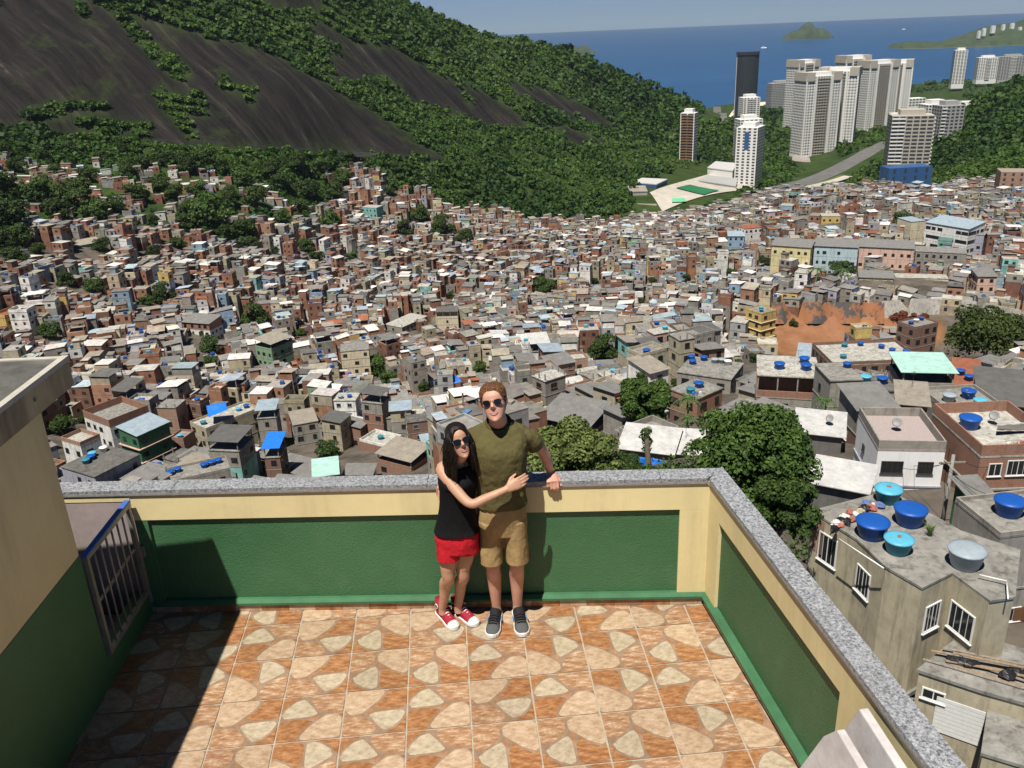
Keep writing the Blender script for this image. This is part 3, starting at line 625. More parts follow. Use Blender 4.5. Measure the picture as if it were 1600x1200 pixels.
class Head:
    def __init__(s, chin, pitch, yaw, roll, H, w=1.):
        s.o = Vector(chin); s.H = H; s.k = H/.25; s.w = w
        # local y (front) -> world -Y
        s.R = Matrix.Rotation(rad(yaw), 3, 'Z')@Matrix.Rotation(rad(180), 3, 'Z')@Matrix.Rotation(rad(pitch), 3, 'X')@Matrix.Rotation(rad(roll), 3, 'Y')
        s.piv = Vector((0, -.02, .06))
    def __call__(s, p): p = Vector(p)*s.k; return s.o+s.R@(p-s.piv*s.k)+s.piv*s.k
    def pt(s, th, z, off=0.): return s(head_pt(th, z, off, .25, s.w))
    def skin(s, mb, neck_to, rn):
        n = 32; vs = [s.pt(2*math.pi*k/n, z[0]) for z in HZ for k in range(n)]
        fs = [(i*n+k, (i+1)*n+k, (i+1)*n+(k+1) % n, i*n+(k+1) % n) for i in range(len(HZ)-1) for k in range(n)]
        fs += [tuple(range(n)), tuple((len(HZ)-1)*n+k for k in range(n))[::-1]]
        mb.add(vs, fs)
        mb.tube([s((0, .088, .150)), s((0, .098, .132)), s((0, .112, .110)), s((0, .098, .096))], [(.008*s.k), .010*s.k, .0135*s.k, .008*s.k], 12)
        for sg in (-1, 1):
            ball(mb, s((sg*.011, .100, .100)), .0085*s.k)
            ball(mb, s((sg*.079*s.w, -.006, .117)), (.009*s.k, .018*s.k, .03*s.k), R=s.R)
        ball(mb, s((0, .090, .013)), (.02*s.k, .014*s.k, .015*s.k), R=s.R)
        limb(mb, [s((0, -.012, .075)), s((0, -.02, .005)), neck_to], [rn, rn*.96, rn*1.08])
    def face(s, parent, smile=True):
        A_ = [(k-5)/5 for k in range(11)]; fp = lambda x, z, o: s((x*s.w, face_y(x, z)+o, z))
        mb = MB(); mb.tube([fp(.028*a, .0590+.006*a*a, .0014) for a in A_], [.001]+[.0030*s.k]*9+[.001], 8)
        mb.tube([fp(.024*a, .0490+.012*a*a, .0012) for a in A_], [.001]+[.0036*s.k]*9+[.001], 8); mb.build('lips', 'lips', parent, True)
        mb = MB(); mb.tube([fp(.021*a, .0542+.008*a*a, .0008) for a in A_], [.001]+[.0025*s.k]*9+[.001], 8); mb.build('teeth', 'teeth', parent, True)
    def shades(s, parent, big=1.):
        mb = MB()
        for sg in (-1, 1):
            cx = .032*sg*s.w; out = [(.024, .016), (.031, .004), (.029, -.012), (.018, -.027), (.002, -.031), (-.014, -.025), (-.023, -.010), (-.024, .008), (-.014, .016), (.006, .018)]; out = [(o_[0], o_[1]) for o_ in chaikin(out, 1)]
            vs = []; 
            for dy in (.001, .004):
                for x, z in out: xx = cx+sg*x*big; vs.append(s((xx, .104+dy-abs(xx)*.28, .138+z*big)))
            n = len(out); fs = [tuple(range(n)), tuple(range(2*n-1, n-1, -1))]+[(i, (i+1) % n, n+(i+1) % n, n+i) for i in range(n)]
            mb.add(vs, fs)
        g = mb.build('sunglasses', 'lens_dark', parent); mb = MB()
        mb.tube([s((-.010, .106, .146)), s((0, .110, .149)), s((.010, .106, .146))], .0022, 6); mb.build('bridge', 'glasses_metal', g, True)
        for sg in (-1, 1): mb = MB(); mb.tube([s((sg*.060*s.w, .088, .141)), s((sg*.080*s.w, .05, .139)), s((sg*.084*s.w, -.005, .132))], .0026, 6); mb.build('temple', 'glasses_metal', g, True)
def finish(o, voxel, smooth=3):
    r = o.modifiers.new('remesh', 'REMESH'); r.mode = 'VOXEL'; r.voxel_size = voxel; r.use_smooth_shade = True
    if smooth: s = o.modifiers.new('smooth', 'SMOOTH'); s.iterations = smooth; s.factor = .5
    return o
def wrinkle(o, st, size):
    tx = bpy.data.textures.new('folds', 'CLOUDS'); tx.noise_scale = size; d = o.modifiers.new('folds', 'DISPLACE'); d.texture = tx; d.strength = st; d.mid_level = .5; d.texture_coords = 'GLOBAL'
def hair_cap(Hd, low, off, seed, n=48, mrows=14, jit=.004):
    r = random.Random(seed); mb = MB(); vs = []
    for i in range(mrows):
        for k in range(n):
            th = 2*math.pi*k/n; lo = low(th); z = lo+(1.0-lo)*(i/(mrows-1)); o_ = off*(.35+.65*min(1, i/3))
            vs.append(Hd.pt(th, z, o_+r.uniform(-jit, jit)))
    fs = [(i*n+k, (i+1)*n+k, (i+1)*n+(k+1) % n, i*n+(k+1) % n) for i in range(mrows-1) for k in range(n)]+[tuple((mrows-1)*n+k for k in range(n))[::-1], tuple(range(n))]
    mb.add(vs, fs); return mb
def shoe(parent, heel, ang, Ln, W, mats, name='shoe', high=0., z0=.006, cap=.64):
    """mats: upper, sole, toe"""
    ca, sa = math.cos(ang), math.sin(ang); H0 = Vector(heel)
    q = lambda f, s_, z: H0+Vector((ca*f-sa*s_, sa*f+ca*s_, z+z0))
    sec = [(0, .60), (.06, .80), (.25, .86), (.45, .84), (.62, .95), (.78, 1.0), (.90, .84), (.97, .52), (1., .2)]
    mb = MB(); n = len(sec)
    out = [(f*Ln, w*W/2) for f, w in sec]+[(f*Ln, -w*W/2) for f, w in sec[::-1]]
    vs = [q(f, s_, 0) for f, s_ in out]+[q(f, s_, .026+(.008 if f > .9*Ln else 0)) for f, s_ in out]; m_ = len(out)
    mb.add(vs, [tuple(range(m_))[::-1], tuple(range(m_, 2*m_))]+[(i, (i+1) % m_, m_+(i+1) % m_, m_+i) for i in range(m_)])
    r = mb.build(name, mats[1], parent); bv = r.modifiers.new('bevel', 'BEVEL'); bv.width = .006; bv.segments = 2
    up = [(.02, .50, .075), (.08, .74, .088), (.22, .80, .095), (.38, .78, .092), (.52, .82, .078), (.64, .90, .064), (.78, .94, .052), (.90, .78, .044), (.965, .48, .036)]
    def upper(a, b_, g=0.):
        mb = MB(); vs = []; nn = 13; sel = [u for u in up if a-.001 <= u[0] <= b_+.001]
        for f, w, h in sel:
            for k in range(nn):
                t = math.pi*k/(nn-1); e = 2/2.4; c_ = math.cos(t); vs.append(q(f*Ln, math.copysign(abs(c_)**e, c_)*w*(W/2-.003+g), .018+(h-.018+g)*abs(math.sin(t))**e))
        fs = [(i*nn+k, (i+1)*nn+k, (i+1)*nn+k+1, i*nn+k+1) for i in range(len(sel)-1) for k in range(nn-1)]+[tuple(range(nn)), tuple((len(sel)-1)*nn+k for k in range(nn))[::-1]]
        mb.add(vs, fs); return mb
    upper(.02, .90).build('upper', mats[0], r, True); upper(cap, .965, .0015).build('toe_cap', mats[2], r, True)
    if high:
        mb = MB(); loft(mb, [(q(.20*Ln, 0, .06), Vector((ca, sa, 0))*.062, Vector((-sa, ca, 0))*.036), (q(.19*Ln, 0, .10), Vector((ca, sa, 0))*.055, Vector((-sa, ca, 0))*.037), (q(.17*Ln, 0, high), Vector((ca, sa, 0))*.052, Vector((-sa, ca, 0))*.040)], 20); mb.build('ankle_collar', mats[0], r, True)
    return r, q
# ---- man
Y = 5.17
man = thing('person', 'taller person in olive tee and khaki shorts, sunglasses, arm on the granite coping', 'person', (-.1, 5.2, 0))
man.location = (0, 0, 0)
mb = MB()
HM = Head((-.110, 5.160, 1.620), 12, -6, 9, .234, 1.08)
nb = Vector((-.100, 5.215, 1.55))
HM.skin(mb, nb, .058)
X = Vector((1, 0, 0)); Yv = Vector((0, 1, 0))
def dense(rows, m_=4):
    out = []
    for i in range(len(rows)-1):
        p0, p1, p2, p3 = [np.array(rows[min(max(i+k, 0), len(rows)-1)]) for k in (-1, 0, 1, 2)]
        for q in range(m_): t = q/m_; out.append(tuple(.5*((2*p1)+(p2-p0)*t+(2*p0-5*p1+4*p2-p3)*t*t+(3*p1-p0-3*p2+p3)*t**3)))
    return out+[tuple(rows[-1])]
def torso(mb, rows, g=0.):
    rows = dense(rows)
    loft(mb, [(Vector((x, y, z)), X*(w+g), Yv*(d+g)) for x, y, z, w, d in rows], 36, 2.35)
sh_l, sh_r = Vector((-.260, 5.215, 1.468)), Vector((.074, 5.215, 1.455))
rows_m = [(-.105, 5.19, .80, .150, .105), (-.105, 5.19, .90, .165, .115), (-.103, 5.185, 1.0, .148, .105), (-.102, 5.172, 1.10, .146, .108), (-.100, 5.162, 1.26, .160, .118), (-.097, 5.162, 1.39, .170, .122), (-.094, 5.180, 1.47, .162, .104), (-.094, 5.200, 1.525, .122, .080), (-.097, 5.208, 1.57, .064, .058)]
torso(mb, rows_m, -.012)
el_r = Vector((.192, 5.30, 1.275)); wr_r = Vector((.236, 5.395, 1.083))
limb(mb, [sh_r+Vector((-.04, 0, .01)), sh_r+Vector((.03, .01, -.035)), el_r*.55+sh_r*.45+Vector((.012, 0, 0)), el_r, el_r*.55+wr_r*.45+Vector((.006, 0, 0)), wr_r], [.052, .050, .043, .037, .037, .025])
hand(mb, wr_r+Vector((.003, -.004, -.006)), (.10, -.80, -.28), (.05, -.30, .95), -1, (52, 36, 20), 1.08, .03, .5)
el_l = Vector((-.405, 5.330, 1.235)); wr_l = Vector((-.505, 5.245, 1.125))
limb(mb, [sh_l+Vector((.04, 0, .01)), sh_l+Vector((-.03, .02, -.02)), sh_l*.45+el_l*.55, el_l, (el_l+wr_l)*.5, wr_l], [.050, .050, .043, .038, .036, .025])
hand(mb, wr_l, (-.16, -.80, -.30), (-.95, .1, .25), 1, (30, 34, 20), 1.08)
hipL, hipR = Vector((-.185, 5.20, .86)), Vector((-.025, 5.20, .86)); knL, knR = Vector((-.187, 5.175, .50)), Vector((-.022, 5.175, .505)); anL, anR = Vector((-.181, 5.245, .085)), Vector((-.030, 5.245, .085))
for h_, k_, a_ in ((hipL, knL, anL), (hipR, knR, anR)):
    limb(mb, [h_, h_*.5+k_*.5, k_+Vector((0, -.004, .03)), k_-Vector((0, 0, .05)), k_*.68+a_*.32+Vector((0, .022, 0)), k_*.3+a_*.7+Vector((0, .012, 0)), a_+Vector((0, 0, .02)), a_-Vector((0, 0, .04))], [.084, .074, .056, .050, .054, .041, .033, .036])
finish(mb.build('body', 'skin_man', man, True), .0045, 3)
mb = MB(); rs = [r for r in rows_m if r[2] > .95]; rs[0] = (-.103, 5.185, .972, .160, .118)
torso(mb, rs[:-1]+[(-.097, 5.206, 1.560, .074, .062)], .014)
for s_, e_, sg in ((sh_r, el_r, 1), (sh_l, el_l, -1)):
    limb(mb, [s_+Vector((-.05*sg, 0, .004)), s_+Vector((.016*sg, .006, -.028)), s_*.45+e_*.55+Vector((.004*sg, 0, 0))], [.066, .068, .066]); limb(mb, [(-.097+.035*sg, 5.212, 1.538), s_*.5+Vector((-.097+.035*sg, 5.212, 1.538))*.5+Vector((0, 0, .004)), s_+Vector((-.02*sg, 0, .006))], [.040, .048, .058])
tee = finish(mb.build('t_shirt', 'tee_olive', man, True), .006, 4); wrinkle(tee, .016, .07)
mb = MB(); 
pts = [Vector((-.098+.078*math.cos(a), 5.190+.070*math.sin(a), 1.566+.030*math.sin(a))) for a in [2*math.pi*k/28 for k in range(29)]]
mb.tube(pts, .0105, 8, caps=False); mb.build('collar', 'collar_olive', man, True)
mb = MB()
torso(mb, [(-.105, 5.19, .76, .145, .112), (-.105, 5.19, .86, .162, .124), (-.104, 5.188, .95, .157, .120), (-.103, 5.187, .995, .150, .114)], .004)
for x0, x1 in ((-.187, -.194), (-.022, -.016)):
    loft(mb, [(Vector((x0, 5.195, .86)), X*.086, Yv*.122), (Vector((x0, 5.19, .72)), X*.083, Yv*.114), (Vector((x1, 5.18, .60)), X*.081, Yv*.104), (Vector((x1, 5.175, .525)), X*.081, Yv*.100)], 24)
sho = finish(mb.build('shorts', 'shorts_khaki', man, True), .006, 2); wrinkle(sho, .009, .10)
mb = MB(); mb.box((-.108, 5.049, .86), (-.100, 5.056, .975)); mb.build('fly_seam', 'collar_olive', sho) if False else None
for hx, a_, xx in ((anL, -97, 0), (anR, -84, 0)):
    r, q = shoe(man, (hx.x, 5.295, 0), rad(a_), .31, .112, ('shoe_black', 'shoe_white', 'shoe_grey'))
    for f in (.50, .57, .64, .71):
        mb = MB(); mb.tube([q(f*.31, -.03, .074-.05*(f-.5)), q(f*.31, 0, .092-.1*(f-.5)), q(f*.31, .03, .074-.05*(f-.5))], .0035, 6); mb.build('lace', 'shoe_black', r, True)
    for sg in (-1, 1):
        mb = MB(); mb.tube([q(.10*1.1, sg*.0475, .045), q(.135, sg*.050, .038), q(.175, sg*.053, .052)], [.002, .005, .002], 8); mb.build('shoe_mark', 'shoe_blue', r, True)
HM.face(man); HM.shades(man, .92)
def low_m(th):
    a = abs((th+math.pi) % (2*math.pi)-math.pi)
    return .84 if a < .5 else (.84-.34*(a-.5)/.6 if a < 1.1 else (.50-.06*(a-1.1)/.3 if a < 1.4 else max(.10, .44-.34*(a-1.4)/.7)))
hc = hair_cap(HM, low_m, .006, 2, 56, 16, .002)
rr_ = random.Random(5)
for _ in range(600):
    th = rr_.uniform(0, 2*math.pi); lo = low_m(th); z = lo+(1-lo)*rr_.random()**.7*.98; p = HM.pt(th, z, .006); q_ = HM.pt(th+rr_.uniform(-.10, .10), min(1, z+rr_.uniform(-.01, .09)), .010+rr_.uniform(-.003, .003))
    hc.tube([p, (p+q_)*.5+Vector((0, 0, .001)), q_], [.0026, .0022, .0006], 4)
hc.build('hair', 'hair_man', man, True)
# ---- woman
wom = thing('person', 'shorter person in black sleeveless top and red shorts hugging the taller one', 'person', (0, 0, 0))
mb = MB()
HW = Head((-.352, 5.068, 1.414), 12, 20, 8, .216, .94)
nb = Vector((-.372, 5.135, 1.35)); HW.skin(mb, nb, .045)
wsl, wsr = Vector((-.470, 5.125, 1.285)), Vector((-.274, 5.165, 1.290))
rows_w = [(-.418, 5.14, .66, .130, .095), (-.418, 5.14, .76, .142, .102), (-.413, 5.135, .86, .131, .094), (-.402, 5.128, .99, .110, .082), (-.392, 5.125, 1.10, .110, .086), (-.384, 5.122, 1.19, .122, .097), (-.378, 5.13, 1.262, .120, .083), (-.374, 5.135, 1.312, .090, .06), (-.373, 5.138, 1.35, .05, .045)]
torso(mb, rows_w, -.006)
wel = Vector((-.300, 4.935, 1.118)); wwr = Vector((-.058, 4.985, 1.186))
limb(mb, [wsl+Vector((.05, .01, .005)), wsl+Vector((-.012, -.005, -.012)), wsl*.5+wel*.5+Vector((-.012, -.012, -.018)), wel, wel*.6+wwr*.4+Vector((0, -.006, -.004)), wwr], [.042, .045, .037, .031, .030, .021])
hand(mb, wwr, (.80, .22, .30), (-.1, -1, .25), -1, (10, 20, 16), .95, -.01, .25)
wel2 = Vector((-.205, 5.30, 1.06)); wwr2 = Vector((-.06, 5.325, 1.10))
limb(mb, [wsr+Vector((-.04, 0, .005)), wsr+Vector((.015, .02, -.02)), wsr*.5+wel2*.5, wel2, wwr2], [.044, .045, .038, .034, .025])
hand(mb, wwr2, (.9, -.1, .1), (0, 1, 0), 1, (12, 16, 12), .93)
legs_w = (((-.478, 5.145, .72), (-.497, 5.125, .465), (-.566, 5.225, .11)), ((-.355, 5.155, .72), (-.395, 5.15, .46), (-.455, 5.235, .11)))
for h_, k_, a_ in legs_w:
    h_, k_, a_ = map(Vector, (h_, k_, a_))
    limb(mb, [h_, h_*.5+k_*.5+Vector((0, -.008, 0)), k_+Vector((0, -.008, .03)), k_-Vector((0, 0, .045)), k_*.68+a_*.32+Vector((-.004, .02, 0)), k_*.3+a_*.7+Vector((0, .010, 0)), a_, a_-Vector((0, 0, .05))], [.076, .066, .049, .043, .047, .035, .028, .031])
finish(mb.build('body', 'skin_woman', wom, True), .0042, 3)
mb = MB(); rs = [r for r in rows_w if .84 < r[2] < 1.33]; rs = [(-.415, 5.137, .805, .148, .110)]+rs; rs[-1] = (-.374, 5.135, 1.305, .092, .064)
torso(mb, rs, .010); ball(mb, (-.432, 5.055, 1.19), (.052, .045, .05)); ball(mb, (-.345, 5.05, 1.195), (.052, .045, .05))
for p in ((-.448, 5.13, 1.308), (-.296, 5.16, 1.312)): ball(mb, p, (.035, .045, .028))
tp = finish(mb.build('sleeveless_top', 'top_black', wom, True), .005, 4); wrinkle(tp, .006, .08)
mb = MB(); torso(mb, [(-.418, 5.14, .66, .136, .104), (-.418, 5.14, .76, .145, .108), (-.415, 5.138, .83, .134, .096)], .006)
for x0, x1, y1, zb in ((-.480, -.484, 5.135, .598), (-.352, -.352, 5.15, .640)):
    loft(mb, [(Vector((x0, 5.145, .74)), X*.080, Yv*.108), (Vector((x1, y1, zb)), X*.084, Yv*.100)], 24)
sr = finish(mb.build('red_shorts', 'shorts_red', wom, True), .005, 2); wrinkle(sr, .008, .06)
for (hx, hy), a_ in (((-.605, 5.318), -58), ((-.495, 5.322), -47)):
    r, q = shoe(wom, (hx, hy, 0), rad(a_), .262, .098, ('shoe_red', 'shoe_white', 'shoe_white'), high=.138, cap=.78)
    for f in (.36, .43, .50, .57, .64):
        mb = MB(); zz = .100-.16*(f-.36)
        mb.tube([q(f*.262, -.024, zz-.012), q(f*.262+.006, 0, zz+.004), q(f*.262, .024, zz-.012)], .0042, 6); mb.build('lace', 'shoe_white', r, True)
    mb = MB(); mb.tube([q(.072, -.02, .118), q(.088, 0, .124), q(.072, .02, .118)], .0042, 6); mb.tube([q(.085, 0, .122), q(.11, -.03, .10)], .004, 6); mb.tube([q(.085, 0, .122), q(.108, .03, .104)], .004, 6); mb.build('bow', 'shoe_white', r, True)
    for sg in (-1, 1):
        mb = MB(); mb.tube([q(.048, sg*.037, .098), q(.048, sg*.0415, .098)], .020, 18); bd_ = mb.build('badge', 'shoe_white', r)
        mb = MB(); mb.tube([q(.048, sg*.0412, .098), q(.048, sg*.0425, .098)], .0125, 18); mb.build('badge_disc', 'shoe_black', bd_)
HW.face(wom, True); HW.shades(wom, 1.05)
def low_w(th):
    a = abs((th+math.pi) % (2*math.pi)-math.pi)
    return .86 if a < .35 else (.86-.36*(a-.35)/.6 if a < .95 else max(.05, .50-.5*(a-.95)/.4))
hc = hair_cap(HW, low_w, .008, 3, 56, 16, .0015); rr_ = random.Random(11)
for i in range(900):
    sg = rr_.choice((-1, 1)); th = sg*rr_.uniform(1.0, math.pi); z = rr_.uniform(.45, .97)
    p0 = HW.pt(th, z, .007); p1 = HW.pt(th*1.02, max(.1, z-.4), .012+rr_.uniform(0, .012)); side = -1 if p0.x < -.352 else 1
    ln = rr_.uniform(.11, .20)*(1.1 if side < 0 else .85)
    p2 = p1+Vector((side*rr_.uniform(.0, .026)-.004, rr_.uniform(.015, .045), -ln*.55)); p3 = p2+Vector((rr_.uniform(-.016, .010), rr_.uniform(-.004, .018), -ln*.45))
    hc.tube([p0, p1, p2, p3], [.0032, .0042, .0032, .0006], 5)
hc.build('hair', 'hair_woman', wom, True)
mb = MB(); mb.tube([(-.41+.05*math.cos(a)*.9+.04, 5.10+.045*math.sin(a), 1.328+.012*math.sin(a)-.004) for a in [2*math.pi*k/20 for k in range(21)]], .0022, 6, caps=False); mb.build('necklace', 'glasses_metal', wom, True)
# ------------------------------------------------------------------ houses
NUMW = {1: 'one', 2: 'two', 3: 'three', 4: 'four', 5: 'five'}
MDESC = dict(brick_red='bare red brick', brick_dark='dark weathered brick', brick_pale='pale orange brick', concrete='raw grey concrete', concrete_dark='dark grey concrete', plaster_beige='beige plastered', plaster_white='white plastered', plaster_cream='cream plastered',
             paint_yellow='yellow painted', paint_blue='light blue painted', paint_green='green painted', paint_aqua='aqua painted', paint_pink='pink painted', paint_lilac='grey-lilac painted', paint_orange='orange painted', paint_dkgreen='dark green painted', paint_grey='pale grey painted')
RDESC = dict(fibre_grey='grey corrugated', fibre_dark='dark corrugated', fibre_tan='tan corrugated', metal_white='white metal', metal_blue='blue-grey metal', roof_aqua='aqua sheet', roof_rust='rusty red', slab_grey='grey concrete', slab_light='pale concrete', slab_dark='dark concrete', tarp_blue='blue tarpaulin')
_wincache = {}
def window_mesh(w, h, style=0, frame='trim_white'):
    k = (round(w, 1), round(h, 1), style, frame)
    if k in _wincache: return _wincache[k]
    w, h = k[0], k[1]; mb = MB(); t = .07
    mb.box((-w/2+t, -.02, t), (w/2-t, .02, h-t), 1)
    mb.box((-w/2, -.06, 0), (w/2, .03, t), 0); mb.box((-w/2, -.05, h-t), (w/2, .03, h), 0); mb.box((-w/2, -.05, t), (-w/2+t, .03, h-t), 0); mb.box((w/2-t, -.05, t), (w/2, .03, h-t), 0)
    if style: mb.box((-.025, -.035, t), (.025, .0, h-t), 0)
    if style > 1:
        for k2 in (-.25, .25): mb.box((k2*w-.012, -.045, t), (k2*w+.012, -.03, h-t), 0)
    mb.box((-w/2-.06, -.11, -.05), (w/2+.06, .0, -.001), 0)
    _wincache[k] = mb.mesh('window', [frame, 'window_dark']); return _wincache[k]
_pc = {}
def win_obj(parent, w, h, st, frame, loc, ang, near=False):
    if not near: return ob('window', window_mesh(w, h, st, frame), parent, loc, ang)
    k = (round(w, 1), round(h, 1), st, frame)
    if k not in _pc:
        w, h = k[0], k[1]; t = .07; f = MB(); g = MB(); g.box((-w/2+t, -.02, t), (w/2-t, .02, h-t))
        f.box((-w/2, -.06, 0), (w/2, .03, t)); f.box((-w/2, -.05, h-t), (w/2, .03, h)); f.box((-w/2, -.05, t), (-w/2+t, .03, h-t)); f.box((w/2-t, -.05, t), (w/2, .03, h-t)); f.box((-w/2-.06, -.11, -.05), (w/2+.06, .0, -.001))
        if st: f.box((-.025, -.035, t), (.025, .0, h-t))
        if st > 1:
            for q in (-.25, .25): f.box((q*w-.012, -.045, t), (q*w+.012, -.03, h-t))
        _pc[k] = (f.mesh('window', frame), g.mesh('pane', 'window_dark'))
    o = ob('window', _pc[k][0], parent, loc, ang); ob('pane', _pc[k][1], o); return o
_doorcache = {}
def door_mesh(m):
    if m not in _doorcache:
        mb = MB(); mb.box((-.42, -.04, 0), (.42, .02, 2.0), 0); mb.box((-.36, -.055, 1.05), (.36, -.041, 1.9), 0); mb.box((-.36, -.055, .1), (.36, -.041, .95), 0); mb.box((.3, -.08, .98), (.34, -.04, 1.04), 1)
        _doorcache[m] = mb.mesh('door', [m, 'steel_dark'])
    return _doorcache[m]
_postc = {}
def post_mesh(h):
    h = round(h, 1)
    if h not in _postc: mb = MB(); mb.box((-.09, -.09, 0), (.09, .09, h)); _postc[h] = mb.mesh('post', 'concrete')
    return _postc[h]
FACES = {'front': (0, -1), 'back': (0, 1), 'left': (-1, 0), 'right': (1, 0)}
def wall_box(mb, w, d, z0, z1): mb.box((-w/2, -d/2, z0), (w/2, d/2, z1))
def build_house(name, label, loc, rz, w, d, storeys, walls, roof=('laje', 'slab_grey'), parapet=0, pmat=None, wins='auto', group=None, sh_=2.75, base=None, detail=1, rnd=None, slabmat='concrete', band=.05, cat='house', tilt=.12, facing=None, frame='trim_white', winsize=(1.1, 1.0), loggia=None):
    """walls: material per storey, ground floor first"""
    rnd = rnd or random.Random(int(loc[0]*13+loc[1]*7)); t = thing(name, label, cat, loc, rz, group); h = storeys*sh_
    base = -3.5 if base is None else base
    for s_ in range(storeys):
        mt = walls[min(s_, len(walls)-1)]; mb = MB(); z0 = base if s_ == 0 else s_*sh_+.001; z1 = (s_+1)*sh_-(.14 if s_ < storeys-1 else 0)
        if loggia and s_ in loggia:      # open floor: low wall, posts, dark room behind
            mb.box((-w/2, -d/2, z0), (w/2, -d/2+.15, s_*sh_+.95)); mb.box((-w/2, -d/2+.15, z0), (-w/2+.15, d/2, s_*sh_+.95)); mb.box((w/2-.15, -d/2+.15, z0), (w/2, d/2, s_*sh_+.95)); mb.box((-w/2+.151, -d/2+2.2, z0), (w/2-.151, d/2, z1))
            mb.build('wall', mt, t)
            for k in range(4): ob('post', post_mesh(z1-s_*sh_-.95), t, (-w/2+.1+(w-.2)*k/3, -d/2+.1, s_*sh_+.951))
            for x in (-w/2+.1, w/2-.1): ob('post', post_mesh(z1-s_*sh_-.95), t, (x, d/2-.1, s_*sh_+.951))
        else: wall_box(mb, w, d, z0, z1); mb.build('wall', mt, t)
        if s_ < storeys-1 or roof[0] in ('laje', 'terrace', 'open'):
            mb = MB(); zz = (s_+1)*sh_
            if s_ < storeys-1: mb.box((-w/2-band, -d/2-band, zz-.139), (w/2+band, d/2+band, zz)); mb.build('floor_slab', slabmat, t)
    rt, rm = roof
    if rt in ('laje', 'terrace', 'open'):
        mb = MB(); o_ = .12 if not parapet else .02; mb.box((-w/2-o_, -d/2-o_, h+.001), (w/2+o_, d/2+o_, h+.15)); mb.build('roof_slab', rm if rt != 'terrace' else 'slab_grey', t)
        if parapet:
            for (x0, y0, x1, y1) in ((-w/2, -d/2, w/2, -d/2+.12), (-w/2, d/2-.12, w/2, d/2), (-w/2, -d/2+.121, -w/2+.12, d/2-.121), (w/2-.12, -d/2+.121, w/2, d/2-.121)):
                mb = MB(); mb.box((x0, y0, h+.151), (x1, y1, h+.15+parapet)); mb.build('parapet', pmat or walls[-1], t)
    if rt == 'terrace':
        ph = 2.1
        for x in (-w/2+.2, w/2-.2):
            for y in (-d/2+.2, d/2-.2): ob('post', post_mesh(ph), t, (x, y, h+.151))
        mb = MB(); zt = h+.151+ph; o_ = .35
        mb.add([(-w/2-o_, -d/2-o_, zt), (w/2+o_, -d/2-o_, zt), (w/2+o_, d/2+o_, zt+d*tilt), (-w/2-o_, d/2+o_, zt+d*tilt)]+[(-w/2-o_, -d/2-o_, zt+.07), (w/2+o_, -d/2-o_, zt+.07), (w/2+o_, d/2+o_, zt+d*tilt+.07), (-w/2-o_, d/2+o_, zt+d*tilt+.07)],
               [(3, 2, 1, 0), (4, 5, 6, 7), (0, 1, 5, 4), (1, 2, 6, 5), (2, 3, 7, 6), (3, 0, 4, 7)]); mb.build('roof', rm, t)
    if rt == 'mono':
        o_ = .35; zt = h+.001; hi = d*tilt
        mb = MB(); mb.add([(-w/2, -d/2, zt), (w/2, -d/2, zt), (w/2, d/2, zt), (-w/2, d/2, zt), (w/2, d/2, zt+hi), (-w/2, d/2, zt+hi)], [(0, 3, 2, 1), (0, 1, 4, 5), (1, 2, 4), (0, 5, 3), (2, 3, 5, 4)]); mb.build('gable_wall', walls[-1], t)
        sl = hi/d; zz = lambda y: zt+.012+(y+d/2)*sl
        ya, yb = -d/2-o_, d/2+o_; mb = MB(); q = [(-w/2-o_, ya), (w/2+o_, ya), (w/2+o_, yb), (-w/2-o_, yb)]
        mb.add([(x, y, zz(y)) for x, y in q]+[(x, y, zz(y)+.06) for x, y in q], [(3, 2, 1, 0), (4, 5, 6, 7), (0, 1, 5, 4), (1, 2, 6, 5), (2, 3, 7, 6), (3, 0, 4, 7)]); mb.build('roof', rm, t)
    if rt == 'open':
        for x in (-w/2+.15, 0, w/2-.15):
            for y in (-d/2+.15, d/2-.15): ob('post', post_mesh(rnd.choice((.6, .9, 1.2))), t, (x, y, h+.151))
    if wins:
        ca, sa = math.cos(rz), math.sin(rz)
        tocam = np.array([-loc[0], -loc[1]]); tocam = tocam/np.linalg.norm(tocam)
        for fn, (nx, ny) in FACES.items():
            wx, wy = ca*nx-sa*ny, sa*nx+ca*ny
            if wx*tocam[0]+wy*tocam[1] < -.1: continue
            L_ = w if ny else d; ang = {'front': 0, 'back': math.pi, 'left': -math.pi/2, 'right': math.pi/2}[fn]
            lst = wins.get(fn, []) if isinstance(wins, dict) else None
            if lst is None:
                lst = []
                for s_ in range(storeys):
                    if loggia and s_ in loggia: continue
                    n = max(1, int(L_/2.6)); 
                    for k in range(n):
                        if rnd.random() < .82: lst.append(((k+.5+rnd.uniform(-.12, .12))/n, s_, winsize[0]*rnd.choice((.8, 1, 1, 1.25)), winsize[1], rnd.choice((0, 1, 1, 2))))
            for u, s_, ww, wh, st in lst:
                a = (u-.5)*L_; z = s_*sh_+(1.05 if wh < 1.6 else .25)
                x, y = {'front': (a, -d/2-.005), 'back': (-a, d/2+.005), 'left': (-w/2-.005, -a), 'right': (w/2+.005, a)}[fn]
                win_obj(t, ww, wh, st, frame, (x, y, z), ang, math.hypot(loc[0], loc[1]) < 90)
            if detail and fn == 'front' and rnd.random() < .8: ob('door', door_mesh(rnd.choice(('door_brown', 'door_grey'))), t, (w*rnd.uniform(-.3, .3), -d/2-.02, .02), 0)
    return t
_tankc = {}
